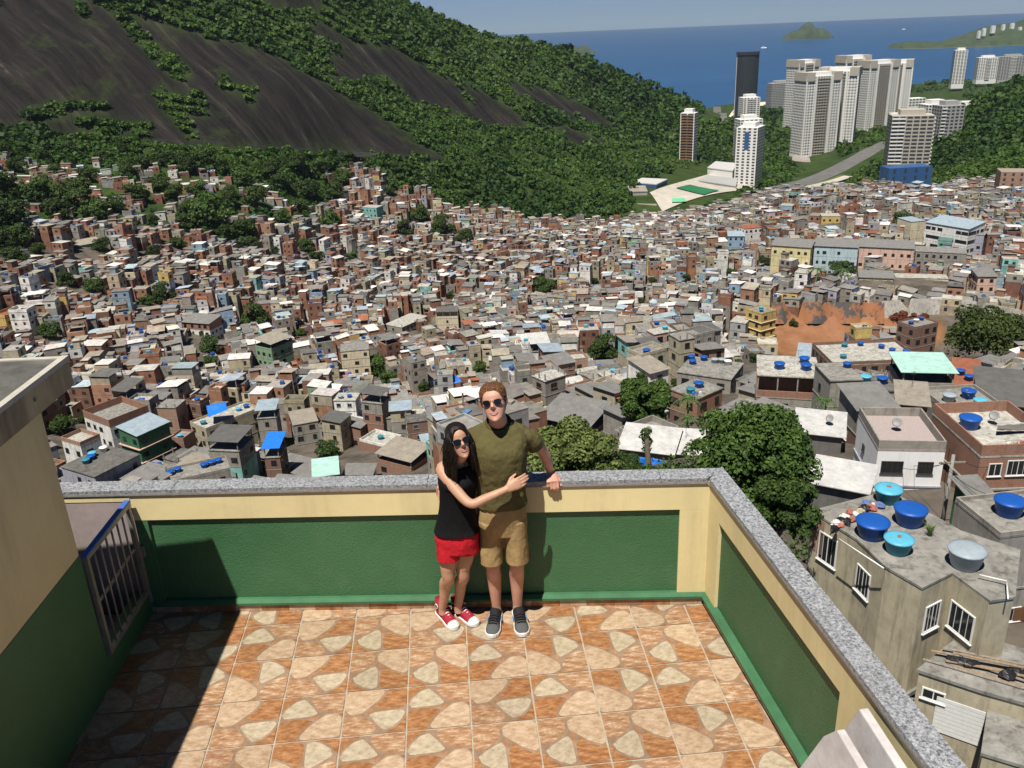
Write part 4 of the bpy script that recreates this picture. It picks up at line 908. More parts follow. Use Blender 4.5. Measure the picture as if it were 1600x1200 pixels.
def tank_parts(kind, lid):
    k = (kind, lid)
    if k not in _tankc:
        b_ = MB(); b_.lathe([(.50, 0), (.56, .12), (.60, .30), (.62, .31), (.63, .50), (.66, .51), (.68, .70), (.71, .72), (.71, .76)], 22)
        l_ = MB(); l_.lathe([(.74, .74), (.755, .78), (.74, .83), (.55, .885), (.25, .92), (.04, .925)], 22)
        h_ = MB(); h_.box((-.12, -.1, .915), (.12, .1, .95))
        _tankc[k] = (b_.mesh('drum', kind, True), l_.mesh('lid', lid, True), h_.mesh('brick_weight', 'brick_red'))
    return _tankc[k]
TANKD = dict(tank_blue='deep blue', tank_sky='pale blue', tank_grey='grey', tank_teal='teal', tank_white='white')
def tank(loc, kind='tank_blue', lid=None, s_=1., label=None, weight=False):
    lid = lid or kind; b_, l_, w_ = tank_parts(kind, lid)
    t = thing('water_tank', label or f'{TANKD[kind]} round water tank on a hillside house roof', 'water tank', loc, random.uniform(0, 6), 'rooftop water tanks'); t.scale = (s_, s_, s_)
    ob('drum', b_, t); ob('lid', l_, t)
    if weight: ob('brick_weight', w_, t)
    return t
HERO_BOX = []
HERO_FOOT = []      # (centre xy, radius) kept clear
def hero(name, label, pL, pR, D, depth, h, walls, storeys=None, tanks=(), **k):
    A = atD(*pL, D); B = atz(*pR, A[2]); A = np.array(A); ax = (B-A)[:2]; w = np.linalg.norm(ax); ax /= w
    nr = np.array([-ax[1], ax[0]]); 
    mid = (A[:2]+B[:2])/2
    if nr@mid < 0: nr = -nr
    c = mid+nr*depth/2; rz = math.atan2(ax[1], ax[0]); storeys = storeys or max(1, round(h/2.8))
    g = min(ground(*(c+ax*sx*w/2+nr*sy*depth/2)) for sx in (-1, 1) for sy in (-1, 1)); z0 = A[2]-h
    HERO_FOOT.append((c, ax, nr, w/2+1.2, depth/2+1.2, A[2]))
    if D > 100: k.setdefault('frame', 'window_dark')
    t = build_house(name, label, (c[0], c[1], z0), rz, w, depth, storeys, walls, sh_=h/storeys, base=min(-1, g-z0-1), **k)
    cs = [proj((*(c+ax*sx*w/2+nr*sy*depth/2), zz)) for sx in (-1, 1) for sy in (-1, 1) for zz in (A[2]+.5, A[2]-h*.75)]
    HERO_BOX.append((min(q[0] for q in cs), max(q[0] for q in cs), min(q[1] for q in cs), max(q[1] for q in cs), min(q[2] for q in cs)))
    top = A[2]+.15
    for i, q in enumerate(tanks):
        u, v, kd = q[0], q[1], q[2]; p = c+ax*(u-.5)*w+nr*(v-.5)*depth
        tank((p[0], p[1], top+.002 if not (k.get('roof', ('laje',))[0] == 'mono') else A[2]+depth*.12*v+.1), kd, q[3] if len(q) > 3 and isinstance(q[3], str) else None, q[4] if len(q) > 4 else 1., q[5] if len(q) > 5 else f"{TANKD[kd]} water tank on the {label.split(' with ')[0].split(' beside ')[0][:60]}", weight=False)
    return t
M('white_clean', (.82, .82, .82), .8, .05, 1, stain=.2); M('mosaic', (.36, .30, .285), .85, .65, 14); MDESC['white_clean'] = 'white'
hero('white_house', 'white three-storey house with mosaic roof terrace and two windows per floor', (1372, 704), (1477, 706), 70, 6.6, 9.2, ['white_clean'], 3, roof=('laje', 'mosaic'), parapet=.75, pmat='concrete', slabmat='paint_lilac', band=.09, wins=dict(front=[(.24, 2, 1.7, 1.1, 2), (.74, 2, 1.25, 1.1, 2), (.32, 1, 1.2, 1.1, 2), (.74, 1, 1.2, 1.1, 2), (.3, 0, 1.2, 1.1, 1)], left=[(.4, 2, .7, .6, 0)]), frame='steel_dark')
hero('brick_house', 'bare brick house with parapeted roof terrace and laundry across from white house', (1532, 716), (1660, 711), 66, 8, 10.5, ['brick_red', 'brick_red', 'brick_red', 'brick_red'], 4, roof=('laje', 'slab_light'), parapet=.9, band=.14, tanks=[(.25, .62, 'tank_blue', 'tank_blue', 1.15)], wins=dict(front=[(.2, 3, 1.0, 1.1, 1), (.48, 3, 1.7, 1.3, 2), (.2, 2, 1.0, 1.1, 1), (.5, 2, 1.7, 1.3, 2), (.3, 1, 1.1, 1., 1), (.8, 1, 1.1, 1., 1)], left=[(.4, 1, .8, .8, 0)]))
hero('loggia_house', 'flat-roofed house with open dark loggia above a low brick wall', (1184, 587), (1280, 592), 122, 8, 6.2, ['concrete', 'brick_red'], 2, roof=('laje', 'slab_light'), loggia=[1], tanks=[(.36, .35, 'tank_blue', 'tank_blue', 1.05), (.8, .35, 'tank_blue', 'tank_blue', 1.05), (.79, .7, 'tank_blue')], wins=dict(front=[(.42, 0, 1.9, 1.2, 2), (.8, 0, 1.0, .8, 1)]))
hero('brick_house', 'two-storey red brick house with overhanging slab beside the tall leafy tree', (1090, 624), (1129, 607), 130, 5.2, 6, ['brick_dark', 'brick_red'], 2, roof=('laje', 'slab_grey'), tanks=[(.15, .4, 'tank_sky', 'tank_teal', .95), (.6, .5, 'tank_blue')])
hero('brick_house', 'long pale brick house with rubble-strewn slab and a row of blue tanks', (1058, 582), (1142, 594), 165, 9, 6, ['brick_pale', 'concrete'], 2, roof=('laje', 'slab_grey'), tanks=[(.05, .8, 'tank_blue'), (.14, .55, 'tank_blue'), (.28, .85, 'tank_blue'), (.5, .8, 'tank_grey'), (.62, .85, 'tank_grey'), (.75, .8, 'tank_white')])
hero('grey_house', 'raw grey block house with single dark window below the loggia house', (1298, 596), (1347, 594), 112, 6, 7, ['concrete'], 2, roof=('laje', 'slab_grey'), wins=dict(front=[(.35, 0, .9, .7, 0)], left=[(.4, 1, .7, .7, 0)]), tanks=[(.9, .7, 'tank_blue', 'tank_blue', .8)])
hero('brick_house', 'broad brick house with low parapet and pale roof dotted with small tanks', (1300, 572), (1438, 566), 190, 13, 5, ['concrete', 'brick_dark'], 2, roof=('laje', 'slab_light'), parapet=.7, pmat='brick_dark', tanks=[(.35, .85, 'tank_teal'), (.55, .88, 'tank_blue'), (.75, .7, 'tank_blue'), (.82, .5, 'tank_blue'), (.95, .4, 'tank_blue'), (.2, .3, 'tank_teal'), (.85, .25, 'tank_sky')])
hero('metal_shed', 'blue-grey metal roofed shed beside the red earth cut', (1245, 563), (1292, 567), 205, 9, 4, ['concrete'], 1, roof=('mono', 'metal_blue'))
hero('aqua_roof_house', 'low house with bright aqua sheet roof over a terrace', (1408, 604), (1490, 606), 125, 7.5, 5, ['concrete_dark', 'concrete'], 2, roof=('terrace', 'roof_aqua'), parapet=.5, tilt=.02)
hero('orange_house', 'orange side-walled house with rusty red roof and blue tanks', (1495, 612), (1536, 616), 142, 12, 5, ['paint_orange'], 2, roof=('mono', 'roof_rust'), tanks=[(.2, .5, 'tank_blue'), (.5, .35, 'tank_blue')])
hero('dark_roof_house', 'wide low house under dark grey roof with a skylight hatch', (1532, 628), (1650, 640), 105, 9, 4, ['concrete_dark'], 1, roof=('mono', 'fibre_dark'))
hero('grey_roof_house', 'brick house under plain grey sheet roof right behind the white house', (1342, 640), (1402, 637), 88, 5, 5.5, ['brick_dark', 'concrete'], 2, roof=('mono', 'fibre_grey'))
hero('tin_house', 'narrow brick house with tan sheet roof next to the grey sheet roof', (1404, 630), (1450, 634), 96, 5, 5.0, ['brick_red'], 2, roof=('mono', 'fibre_tan'))
hero('block_house', 'raw block house with open roof posts beside the aqua roof house', (1352, 612), (1402, 612), 112, 5, 5.5, ['brick_dark', 'concrete'], 2, roof=('open', 'slab_dark'), tanks=[(.2, .6, 'tank_sky'), (.7, .5, 'tank_blue')])
hero('tank_roof_house', 'grey concrete roof with blue and teal tanks behind a grey fence wall', (1485, 650), (1575, 645), 95, 7, 5.5, ['concrete'], 2, roof=('laje', 'slab_grey'), parapet=.4, tanks=[(.25, .5, 'tank_grey'), (.65, .6, 'tank_blue', 'tank_blue', 1.1), (.65, .25, 'tank_teal', 'tank_sky')])
hero('brick_block', 'tall narrow dark brick block with blue tanks by the umbrella-shaped tree', (1430, 514), (1466, 506), 232, 6, 11, ['brick_dark'], 4, roof=('laje', 'slab_grey'), parapet=.4, tanks=[(.2, .5, 'tank_blue'), (.5, .6, 'tank_white'), (.8, .7, 'tank_blue')])
hero('yellow_block', 'five-storey yellow block with overhanging floor edges by the red earth', (1190, 492), (1213, 486), 285, 7, 14, ['plaster_cream', 'plaster_cream', 'paint_yellow', 'paint_yellow', 'paint_yellow'], 5, roof=('laje', 'slab_grey'), parapet=.4, slabmat='plaster_cream', band=.3, tanks=[(.3, .3, 'tank_teal'), (.6, .6, 'tank_sky')], frame='window_dark')
hero('grey_block', 'pale grey four-storey block touching the yellow block', (1141, 503), (1165, 506), 290, 7, 11, ['paint_grey'], 4, roof=('laje', 'slab_light'), frame='window_dark')
pst = dict(roof=('mono', 'fibre_grey'), tilt=.1, frame='window_dark', sh_=None)
def pastel(label, name, pL, pR, D, h, mat, depth=9, st=3, **k):
    k.setdefault('roof', ('mono', 'fibre_grey')); k.setdefault('frame', 'window_dark'); k.setdefault('slabmat', mat); return hero(name, label, pL, pR, D, depth, h, [mat], st, cat='building', **k)
M('pastel_yellow', (.66, .58, .32), .85, .1, .5, stain=.5); M('pastel_blue', (.46, .58, .62), .85, .1, .5, stain=.5); M('pastel_pink', (.66, .45, .36), .85, .1, .5, stain=.5)
pastel('pastel yellow apartment block at the end of the pastel row', 'yellow_apartments', (1206, 383), (1267, 387), 352, 12, 'pastel_yellow')
pastel('pastel blue apartment block in the middle of the pastel row', 'blue_apartments', (1273, 384), (1341, 387), 350, 12, 'pastel_blue')
pastel('pastel pink apartment block with small windows in the pastel row', 'pink_apartments', (1342, 385), (1428, 389), 348, 13, 'pastel_pink')
pastel('unfinished grey concrete block beside the pink apartment block', 'concrete_block', (1431, 393), (1511, 397), 349, 9, 'concrete', roof=('laje', 'slab_grey'))
pastel('large white building with dark ribbon windows above the pastel row', 'white_building', (1447, 347), (1514, 358), 388, 15, 'plaster_white', 12, 4, roof=('mono', 'metal_blue'), winsize=(2.3, 1.2))
pastel('white annexe with blue-grey metal roof adjoining the large white building', 'white_annexe', (1424, 347), (1446, 345), 392, 15, 'plaster_cream', 10, 4, wins=None, roof=('laje', 'metal_blue'))
pastel('tall grey-lilac block at the corner of the large white building', 'lilac_block', (1514, 366), (1538, 368), 378, 17, 'paint_lilac', 9, 5, roof=('laje', 'slab_grey'))
pastel('small pale pink block with four windows beside the curving road', 'pink_block', (1529, 432), (1558, 432), 306, 9, 'pastel_pink', 8, 3, roof=('mono', 'fibre_grey'))
pastel('cream house with long grey roof at the top of the retaining wall', 'cream_house', (1343, 433), (1396, 435), 328, 6, 'plaster_cream', 7, 2)
pastel('narrow white house at the top of the red earth cut', 'white_house', (1242, 426), (1262, 428), 326, 8, 'plaster_white', 6, 3, roof=('laje', 'slab_light'))
pastel('long cream yard wall building below the pink apartments', 'cream_hall', (1400, 434), (1482, 436), 330, 6, 'plaster_cream', 6, 1, wins=None, roof=('laje', 'slab_light'))
pastel('white and red striped block among low grey roofs', 'striped_block', (1164, 358), (1192, 355), 472, 12, 'plaster_white', 9, 4, roof=('laje', 'roof_rust'), slabmat='plaster_white')
pastel('light blue block touching the white and red striped block', 'blue_block', (1138, 369), (1163, 369), 470, 9, 'paint_blue', 8, 3, roof=('mono', 'metal_blue'))
pastel('ochre yellow block standing alone above low grey roofs', 'ochre_block', (1284, 338), (1313, 338), 482, 11, 'paint_yellow', 8, 3, roof=('laje', 'slab_light'))
pastel('red brick block touching the ochre yellow block', 'brick_block', (1265, 337), (1283, 338), 492, 9, 'brick_red', 8, 3, roof=('laje', 'slab_grey'))
pastel('bright sky blue wall of a house near the bus yard', 'sky_blue_house', (1219, 321), (1238, 322), 575, 8, 'paint_blue', 7, 2, roof=('laje', 'slab_light'), wins=None)
hero('green_house', 'dark green four-storey house with pink balcony edges and blue-grey roof', (214, 681), (263, 659), 190, 6.5, 13, ['paint_dkgreen'], 4, roof=('mono', 'metal_blue'), slabmat='paint_pink', band=.45)
hero('white_house', 'white house with tall unfinished brick parapet beside dark green house', (172, 668), (233, 644), 200, 11, 12, ['plaster_white'], 4, roof=('laje', 'slab_grey'), parapet=1.7, pmat='brick_red', slabmat='plaster_white', band=.01)
hero('white_house', 'small white tower house with low red brick parapet', (126, 698), (157, 684), 172, 6, 10, ['plaster_white'], 3, roof=('laje', 'slab_light'), parapet=.8, pmat='brick_pale', slabmat='plaster_white', band=.01)
hero('lilac_house', 'bluish house under a large dark slab roof with loose tanks on top', (148, 746), (218, 711), 150, 9, 6, ['paint_lilac'], 2, roof=('laje', 'slab_dark'), tanks=[(.45, .7, 'tank_blue'), (.3, .65, 'tank_teal'), (.55, .8, 'tank_sky'), (.8, .8, 'tank_white')])
hero('long_house', 'long beige house with parapet and bright blue tarpaulin on its roof', (322, 673), (406, 640), 208, 7, 8, ['plaster_beige'], 3, roof=('laje', 'slab_light'), parapet=.5, tanks=[(.1, .5, 'tank_teal'), (.75, .5, 'tank_sky'), (.9, .5, 'tank_blue')])
hero('white_block', 'tall white block with brick top floor standing among brick houses', (284, 503), (326, 506), 335, 8, 14, ['plaster_white', 'plaster_white', 'plaster_white', 'plaster_white', 'brick_red'], 5, roof=('mono', 'fibre_grey'), slabmat='plaster_white', frame='window_dark')
hero('cream_block', 'tall cream block with open top floor in mid slope', (680, 488), (715, 487), 395, 8, 15, ['plaster_cream'], 5, roof=('laje', 'slab_dark'), loggia=[4], frame='window_dark')
hero('grey_house', 'raw concrete frame house with open floors next to cream block', (628, 512), (668, 494), 390, 10, 9, ['concrete', 'concrete'], 3, roof=('open', 'slab_light'), loggia=[1], frame='window_dark')
hero('cream_block', 'cream four-storey house above the round leafy tree', (532, 550), (576, 546), 302, 8, 12, ['plaster_cream'], 4, roof=('laje', 'slab_grey'), frame='window_dark')
hero('olive_house', 'olive green house with open balconies in shadow', (424, 548), (456, 535), 302, 8, 10, ['paint_green'], 3, roof=('terrace', 'fibre_tan'), parapet=.5)
hero('aqua_house', 'aqua painted house with concrete roof below the hillside trees', (122, 384), (160, 377), 392, 8, 11, ['paint_aqua'], 3, roof=('mono', 'fibre_tan'), frame='window_dark')
hero('aqua_house', 'small aqua house at the top of the brick spur', (564, 324), (588, 325), 600, 9, 10, ['paint_aqua'], 3, roof=('laje', 'slab_light'), frame='window_dark')
hero('yellow_house', 'yellow house with unfinished brick stair on its roof', (8, 498), (43, 486), 292, 7, 6.5, ['paint_yellow'], 2, roof=('laje', 'roof_rust'), parapet=1.0)
hero('terrace_house', 'brick house with wide grey roof on posts over an open terrace', (843, 672), (920, 688), 140, 8, 5, ['paint_lilac', 'brick_red'], 2, roof=('terrace', 'fibre_grey'), parapet=.6, pmat='brick_red', tanks=[])
hero('brick_house', 'red brick house with open roof terrace just past the coping', (590, 723), (643, 737), 185, 7, 8, ['brick_red'], 3, roof=('terrace', 'fibre_tan'), parapet=.8)
hero('brick_house', 'brick house with white framed roof and plunge tank', (562, 690), (603, 700), 205, 6, 7, ['brick_red'], 2, roof=('laje', 'slab_light'), parapet=.6, pmat='plaster_white', tanks=[(.5, .5, 'tank_teal')])
hero('dark_roof_house', 'aqua sided house with dark roof raised on posts', (326, 704), (373, 706), 182, 7, 7, ['paint_aqua', 'concrete'], 2, roof=('terrace', 'fibre_dark'), tilt=.05)
hero('tarp_house', 'dark brick house with sagging blue tarpaulin over its roof', (413, 716), (437, 715), 180, 6, 8, ['brick_dark'], 3, roof=('terrace', 'tarp_blue'))
hero('grey_house', 'grey concrete house with stained tan roof and small windows', (458, 665), (497, 658), 215, 9, 8, ['concrete'], 3, roof=('laje', 'fibre_tan'), tanks=[])
hero('blue_roof_house', 'concrete house with tilted blue-grey sheet roof on posts', (402, 655), (431, 653), 212, 5, 9, ['concrete'], 3, roof=('terrace', 'metal_blue'), tanks=[])
hero('tank_row_house', 'long grey roofed house with three deep blue tanks in a row', (262, 757), (360, 735), 165, 6, 6, ['concrete'], 2, roof=('laje', 'slab_grey'), parapet=.5, tanks=[(.08, .6, 'tank_blue'), (.2, .7, 'tank_blue'), (.62, .6, 'tank_blue'), (.74, .65, 'tank_blue'), (.86, .7, 'tank_blue')])
hero('orange_house', 'small orange house with aqua roof edge near the coping', (490, 745), (528, 740), 172, 6, 6, ['paint_orange'], 2, roof=('mono', 'roof_aqua'))
hero('tin_roof_shed', 'open shed under bright white metal roof beside the tall leafy tree', (1243, 674), (1316, 682), 86, 4.6, 4.2, ['concrete_dark'], 1, roof=('mono', 'metal_white'), tilt=.08, wins=None)
hero('tin_roof_shed', 'open shed under stained white sheet roof against the white house', (1268, 752), (1352, 768), 58, 3.0, 4, ['concrete_dark'], 1, roof=('mono', 'metal_white'), tilt=.10, wins=None)
hero('canopy', 'white canopy roof on posts over a yard with blue tarpaulin', (968, 699), (1050, 709), 95, 4.2, 3, ['concrete_dark'], 1, roof=('mono', 'metal_white'), tilt=.2, wins=None)
hero('canopy', 'second white canopy roof on posts joined to the first canopy', (1052, 707), (1100, 710), 94, 4, 3.2, ['concrete_dark'], 1, roof=('mono', 'metal_white'), tilt=.2, wins=None)
hero('corner_house', 'grey roofed corner house with large blue tank beside brick terrace house', (1562, 842), (1680, 828), 50, 4.2, 7, ['concrete'], 2, roof=('laje', 'slab_grey'), parapet=.25, tanks=[(.42, .5, 'tank_blue', 'tank_blue', 1.2)])
hero('tarp_wall_house', 'narrow house wrapped in dark green netting in the alley', (1532, 792), (1562, 790), 56, 3.0, 6, ['paint_dkgreen'], 2, roof=('mono', 'fibre_grey'), wins=None)
hero('white_roof_house', 'pale grey house with blue tank and washing on a white roof', (1335, 672), (1352, 700), 78, 4, 7, ['plaster_beige'], 2, roof=('laje', 'slab_light'), tanks=[(.5, .5, 'tank_blue')]) if False else None
# low walls of the sheds are open below: nothing more to add

# ---- the beige corner house with four big tanks (outline traced on its flat roof)
ZR = -20.8
RP = [(1269, 801), (1340, 846), (1384, 888), (1441, 921), (1487, 898), (1545, 941), (1584, 935), (1592, 862), (1500, 832), (1402, 776), (1370, 775)]
RPW = [atz(x, y, ZR)[:2] for x, y in RP]; cen = np.mean(RPW, 0)
HERO_FOOT.append((cen, np.array([1., 0]), np.array([0, 1.]), 8, 8, ZR))
bh = thing('beige_house', 'beige corner house with four big water tanks and rubbish on its roof', 'house', (cen[0], cen[1], ZR-6))
loc_ = lambda p: (p[0]-cen[0], p[1]-cen[1])
PL = [loc_(p) for p in RPW]
def scaled(pl, k): return [(x*k, y*k) for x, y in pl]
mb = MB(); mb.prism(PL, .0, 6.0); mb.build('wall', 'plaster_beige', bh)
mb = MB(); mb.prism(scaled(PL, 1.012), 5.98+.021, 6.12); mb.build('roof_slab', 'slab_grey', bh)
mb = MB(); mb.prism(scaled(PL, 1.06), -.25, -.001); mb.build('ledge', 'slab_grey', bh)
mb = MB(); mb.prism(scaled(PL, .985), -8, -.251); mb.build('lower_wall', 'concrete_dark', bh)
def onwall(i, u, z, w, h, st=2, parent=bh):
    a, b_ = np.array(PL[i]), np.array(PL[i+1]); d_ = b_-a; n_ = np.array([d_[1], -d_[0]])/np.linalg.norm(d_); p = a+d_*u
    if n_@(a+b_) < 0: n_ = -n_
    ang = math.atan2(n_[1], n_[0])+math.pi/2
    win_obj(parent, w, h, st, 'trim_white', (p[0]+n_[0]*.01, p[1]+n_[1]*.01, z), ang, True)
onwall(0, .42, 3.6, 1.3, 1.7); onwall(1, .35, 3.4, 1.2, 1.5); onwall(3, .5, 3.3, 1.1, 1.5); onwall(4, .45, 3.3, 1.5, 1.5); onwall(5, .7, 3.2, 1.4, 1.2) if False else None
for u0, u1 in ((.02, .16), (.18, .30)):
    a, b_ = np.array(PL[0]), np.array(PL[1]); d_ = b_-a; n_ = np.array([d_[1], -d_[0]])/np.linalg.norm(d_)
    if n_@(a+b_) < 0: n_ = -n_
    p, q = a+d_*u0, a+d_*u1; mb = MB(); mb.prism([tuple(p), tuple(q), tuple(q+n_*.03), tuple(p+n_*.03)], 3.9, 5.9); mb.build('brick_infill', 'brick_pale', bh)
for (x, y, kd, ld, s_, lb) in ((1361, 838, 'tank_blue', 'tank_blue', 1.12, 'deep blue water tank beside the rubbish heap on the beige house'), (1420, 818, 'tank_blue', 'tank_blue', 1.12, 'deep blue water tank near the tufted plant on the beige house'),
                               (1402, 862, 'tank_teal', 'tank_sky', .95, 'weathered pale blue water tank on the front edge of the beige house'), (1507, 884, 'tank_grey', 'tank_grey', 1.15, 'grey cracked-lid water tank on the beige house'), (1386, 783, 'tank_teal', 'tank_sky', .98, 'sky blue lidded water tank with brick on top behind the rubbish heap')):
    p = atz(x, y, ZR+.13); tank((p[0], p[1], ZR+.122), kd, ld, s_, lb, weight=ld == 'tank_sky')
# rubbish heap: bags and rags
rr_ = random.Random(21)
M('rag_white', (.62, .60, .58), .8, .2, 6); M('rag_black', (.015, .015, .017), .45, .3, 6); M('rag_red', (.36, .12, .09), .8, .2, 6); M('rag_blue', (.10, .16, .33), .8, .2, 6)
for k in range(26):
    x = rr_.uniform(1296, 1392); y = 826-(x-1296)*.50+rr_.uniform(-9, 9); p = atz(x, y, ZR+.14); mb = MB()
    r_ = [rr_.uniform(.14, .34) for _ in range(3)]; ball(mb, (0, 0, 0), (r_[0], r_[1], r_[2]*.55), 9); mt = rr_.choice(('rag_white', 'rag_white', 'rag_black', 'rag_red', 'rag_blue', 'plaster_beige'))
    for i, v in enumerate(mb.v): mb.v[i] = tuple(c_*(1+rr_.uniform(-.28, .28)) for c_ in v)
    lb = dict(rag_white='white', rag_black='black', rag_red='reddish', rag_blue='bluish', plaster_beige='beige')[mt]
    o = mb.build('rubbish_bag', mt, None, label=f'crumpled {lb} bag in the rubbish heap on the beige house roof', category='rubbish', group='rubbish heap on the beige roof'); o.location = (p[0], p[1], ZR+.13+r_[2]*.40); o.rotation_euler = (0, 0, rr_.uniform(0, 6))
# pipes round the roof edge
for a, b_ in (((1311, 842), (1381, 888)), ((1530, 898), (1573, 908)), ((1573, 908), (1575, 936))):
    p, q = atz(*a, ZR+.4), atz(*b_, ZR+.4); mb = MB(); mb.tube([p, q], .035, 8); mb.build('white_pipe', 'trim_white', None, True, label='thin white water pipe along the beige house roof edge', category='pipe', group='pipes on the beige roof')
mb = MB(); p = atz(1452, 838, ZR+.12)
for k in range(70):
    a = rr_.uniform(0, 6.28); l_ = rr_.uniform(.4, .95); e = rr_.uniform(.2, .6); q = Vector((p[0], p[1], ZR+.12)); mb.tube([q, q+Vector((math.cos(a)*e*.5*l_, math.sin(a)*e*.5*l_, l_*.7)), q+Vector((math.cos(a)*e*l_, math.sin(a)*e*l_, l_*.8))], [.012, .012, .002], 4)
M('leaf_pot', (.12, .19, .05), .7, .3, 9); mb.build('tufted_plant', 'leaf_pot', label='tufted grassy plant growing between tanks on the beige house', category='plant')
# ---- lower shed with planks, and its yard
ZS = -24.2
def poly_house(name, label, pts, z, h, wm, rm, over=1.04):
    P_ = [atz(x, y, z)[:2] for x, y in pts]; c_ = np.mean(P_, 0); t = thing(name, label, 'house', (c_[0], c_[1], z-h)); q = [(p[0]-c_[0], p[1]-c_[1]) for p in P_]
    mb = MB(); mb.prism(q, -3, h); mb.build('wall', wm, t); mb = MB(); mb.prism(scaled(q, over), h+.001, h+.16); mb.build('roof_slab', rm, t); HERO_FOOT.append((c_, np.array([1., 0]), np.array([0, 1.]), 6, 6, z)); return t, q, c_
sd_, q_, c_ = poly_house('plank_shed', 'low grey shed with planks and black bags on its flat roof', [(1504, 996), (1436, 1050), (1536, 1083), (1640, 1112), (1640, 1030), (1560, 1008)], ZS, 3.2, 'plaster_beige', 'slab_grey')
a, b_ = np.array(q_[1]), np.array(q_[2]); d_ = b_-a; n_ = np.array([d_[1], -d_[0]])/np.linalg.norm(d_); n_ = n_ if n_@(a+b_) > 0 else -n_; ang = math.atan2(n_[1], n_[0])+math.pi/2
p = a+d_*.28+n_*.01; ob('window', window_mesh(1.0, .6, 1), sd_, (p[0], p[1], 1.9), ang)
mb = MB()
for k in range(9): mb.box((-1.0, -.03, .22*k), (1.0, .0, .22*k+.19))
p = a+d_*.72+n_*.02; mb.build('slatted_shutter', 'trim_white', sd_, loc=(p[0], p[1], .3), rz=ang)
for k in range(9):
    p = atz(rr_.uniform(1510, 1570), rr_.uniform(1030, 1058), ZS+.2); mb = MB(); L_ = rr_.uniform(1., 2.2); mb.box((-L_, -.07, -.02), (L_, .07, .02)); o = mb.build('plank', 'wood_grey' if k % 2 else 'wood', label='loose plank lying on the low grey shed roof', category='plank', group='planks on the shed roof'); o.location = (p[0], p[1], ZS+.185+.042*k); o.rotation_euler = (0, 0, rad(-28+rr_.uniform(-10, 10)))
for k, (x, y, mt) in enumerate(((1494, 1030, 'rag_black'), (1506, 1034, 'rag_black'), (1517, 1038, 'rag_black'), (1518, 1010, 'rag_white'), (1526, 1018, 'rag_red'), (1590, 1050, 'rag_black'), (1574, 1058, 'rag_black'))):
    p = atz(x, y, ZS+.2); mb = MB(); ball(mb, (0, 0, 0), (.42, .3, .2), 10)
    for i, v in enumerate(mb.v): mb.v[i] = tuple(c2*(1+rr_.uniform(-.25, .25)) for c2 in v)
    o = mb.build('rubbish_bag', mt, label=f"{dict(rag_black='black plastic', rag_white='white', rag_red='reddish')[mt]} bag on the low grey shed roof among planks", category='rubbish', group='bags on the shed roof'); o.location = (p[0], p[1], ZS+.30)
poly_house('beige_wall_house', 'plain beige stained wall of a house below the plank shed', [(1545, 1112), (1535, 1180), (1700, 1230), (1700, 1140)], -25.2, 4, 'plaster_beige', 'slab_grey')
poly_house('lean_to', 'grey sheet lean-to roof in the narrow yard below the shed', [(1412, 1090), (1420, 1125), (1500, 1160), (1500, 1120)], -27.4, 1.5, 'concrete', 'fibre_grey')
# ---- laundry, tarps
def tarp(pts, z, label, mat='tarp_blue', sag=.5, name='tarpaulin'):
    P_ = [atz(x, y, z+dz) for x, y, dz in pts]; n = 8; vs = []; fs = []
    for i in range(n+1):
        for j in range(n+1):
            u, v = i/n, j/n; p = (P_[0]*(1-u)+P_[1]*u)*(1-v)+(P_[3]*(1-u)+P_[2]*u)*v; vs.append((p[0], p[1], p[2]-sag*math.sin(math.pi*u)*math.sin(math.pi*v)+.06*math.sin(i*2.7+j*1.9)))
    fs = [(i*(n+1)+j, (i+1)*(n+1)+j, (i+1)*(n+1)+j+1, i*(n+1)+j+1) for i in range(n) for j in range(n)]
    mb = MB(); mb.add(vs, fs); o = mb.build(name, mat, None, True, label=label, category='tarpaulin'); s_ = o.modifiers.new('thick', 'SOLIDIFY'); s_.thickness = .02
tarp([(322, 634, 0), (352, 628, .6), (356, 640, .3), (326, 652, -1.4)], atD(330, 640, 210)[2], 'bright blue tarpaulin draped on the long beige house')
tarp([(985, 712, 0), (1012, 716, .2), (1014, 733, -1.2), (990, 735, -1.2)], atD(1000, 715, 92)[2], 'blue tarpaulin hanging under the first white canopy', sag=.2)
tarp([(1018, 715, 0), (1042, 722, 0), (1040, 730, -.8), (1020, 732, -.9)], atD(1000, 715, 92)[2], 'small blue tarpaulin beside the bare tree stump', sag=.2)
tarp([(1560, 664, 1.0), (1640, 655, 1.2), (1640, 668, .2), (1557, 672, 0)], -27.2, 'white plastic sheet stretched over the brick house terrace', 'rag_white', .3)
tarp([(700, 583, 0), (712, 586, .5), (722, 596, -.6), (706, 600, -1)], atD(712, 592, 225)[2], 'bright blue tarpaulin on a brick terrace behind the couple', sag=.2)

# ---- utility pole with lamp and sagging wires by the white house
M('pole_concrete', (.27, .26, .24), .9, .2, 4); M('wire', (.012, .012, .012), .6, 0, 4)
p = atD(1486, 735, 60); g = ground(p[0], p[1]); t = thing('utility_pole', 'concrete utility pole with lamp and tangled wires beside the white house', 'pole', (p[0], p[1], g)); hh = p[2]-g+1.2
mb = MB(); mb.tube([(0, 0, -.5), (0, 0, hh)], [.16, .11], 10); mb.build('post', 'pole_concrete', t, True)
mb = MB(); mb.bar((-.9, 0, hh-.6), (.9, 0, hh-.6), .1); mb.build('crossarm', 'wood_grey', t)
mb = MB(); mb.tube([(0, 0, hh-2.2), (.7, -.2, hh-1.9), (1.3, -.3, hh-1.9)], .03, 6); mb.build('lamp_arm', 'steel_dark', t, True); mb = MB(); ball(mb, (1.5, -.32, hh-1.92), (.32, .13, .08)); mb.build('lamp_head', 'trim_white', t, True)
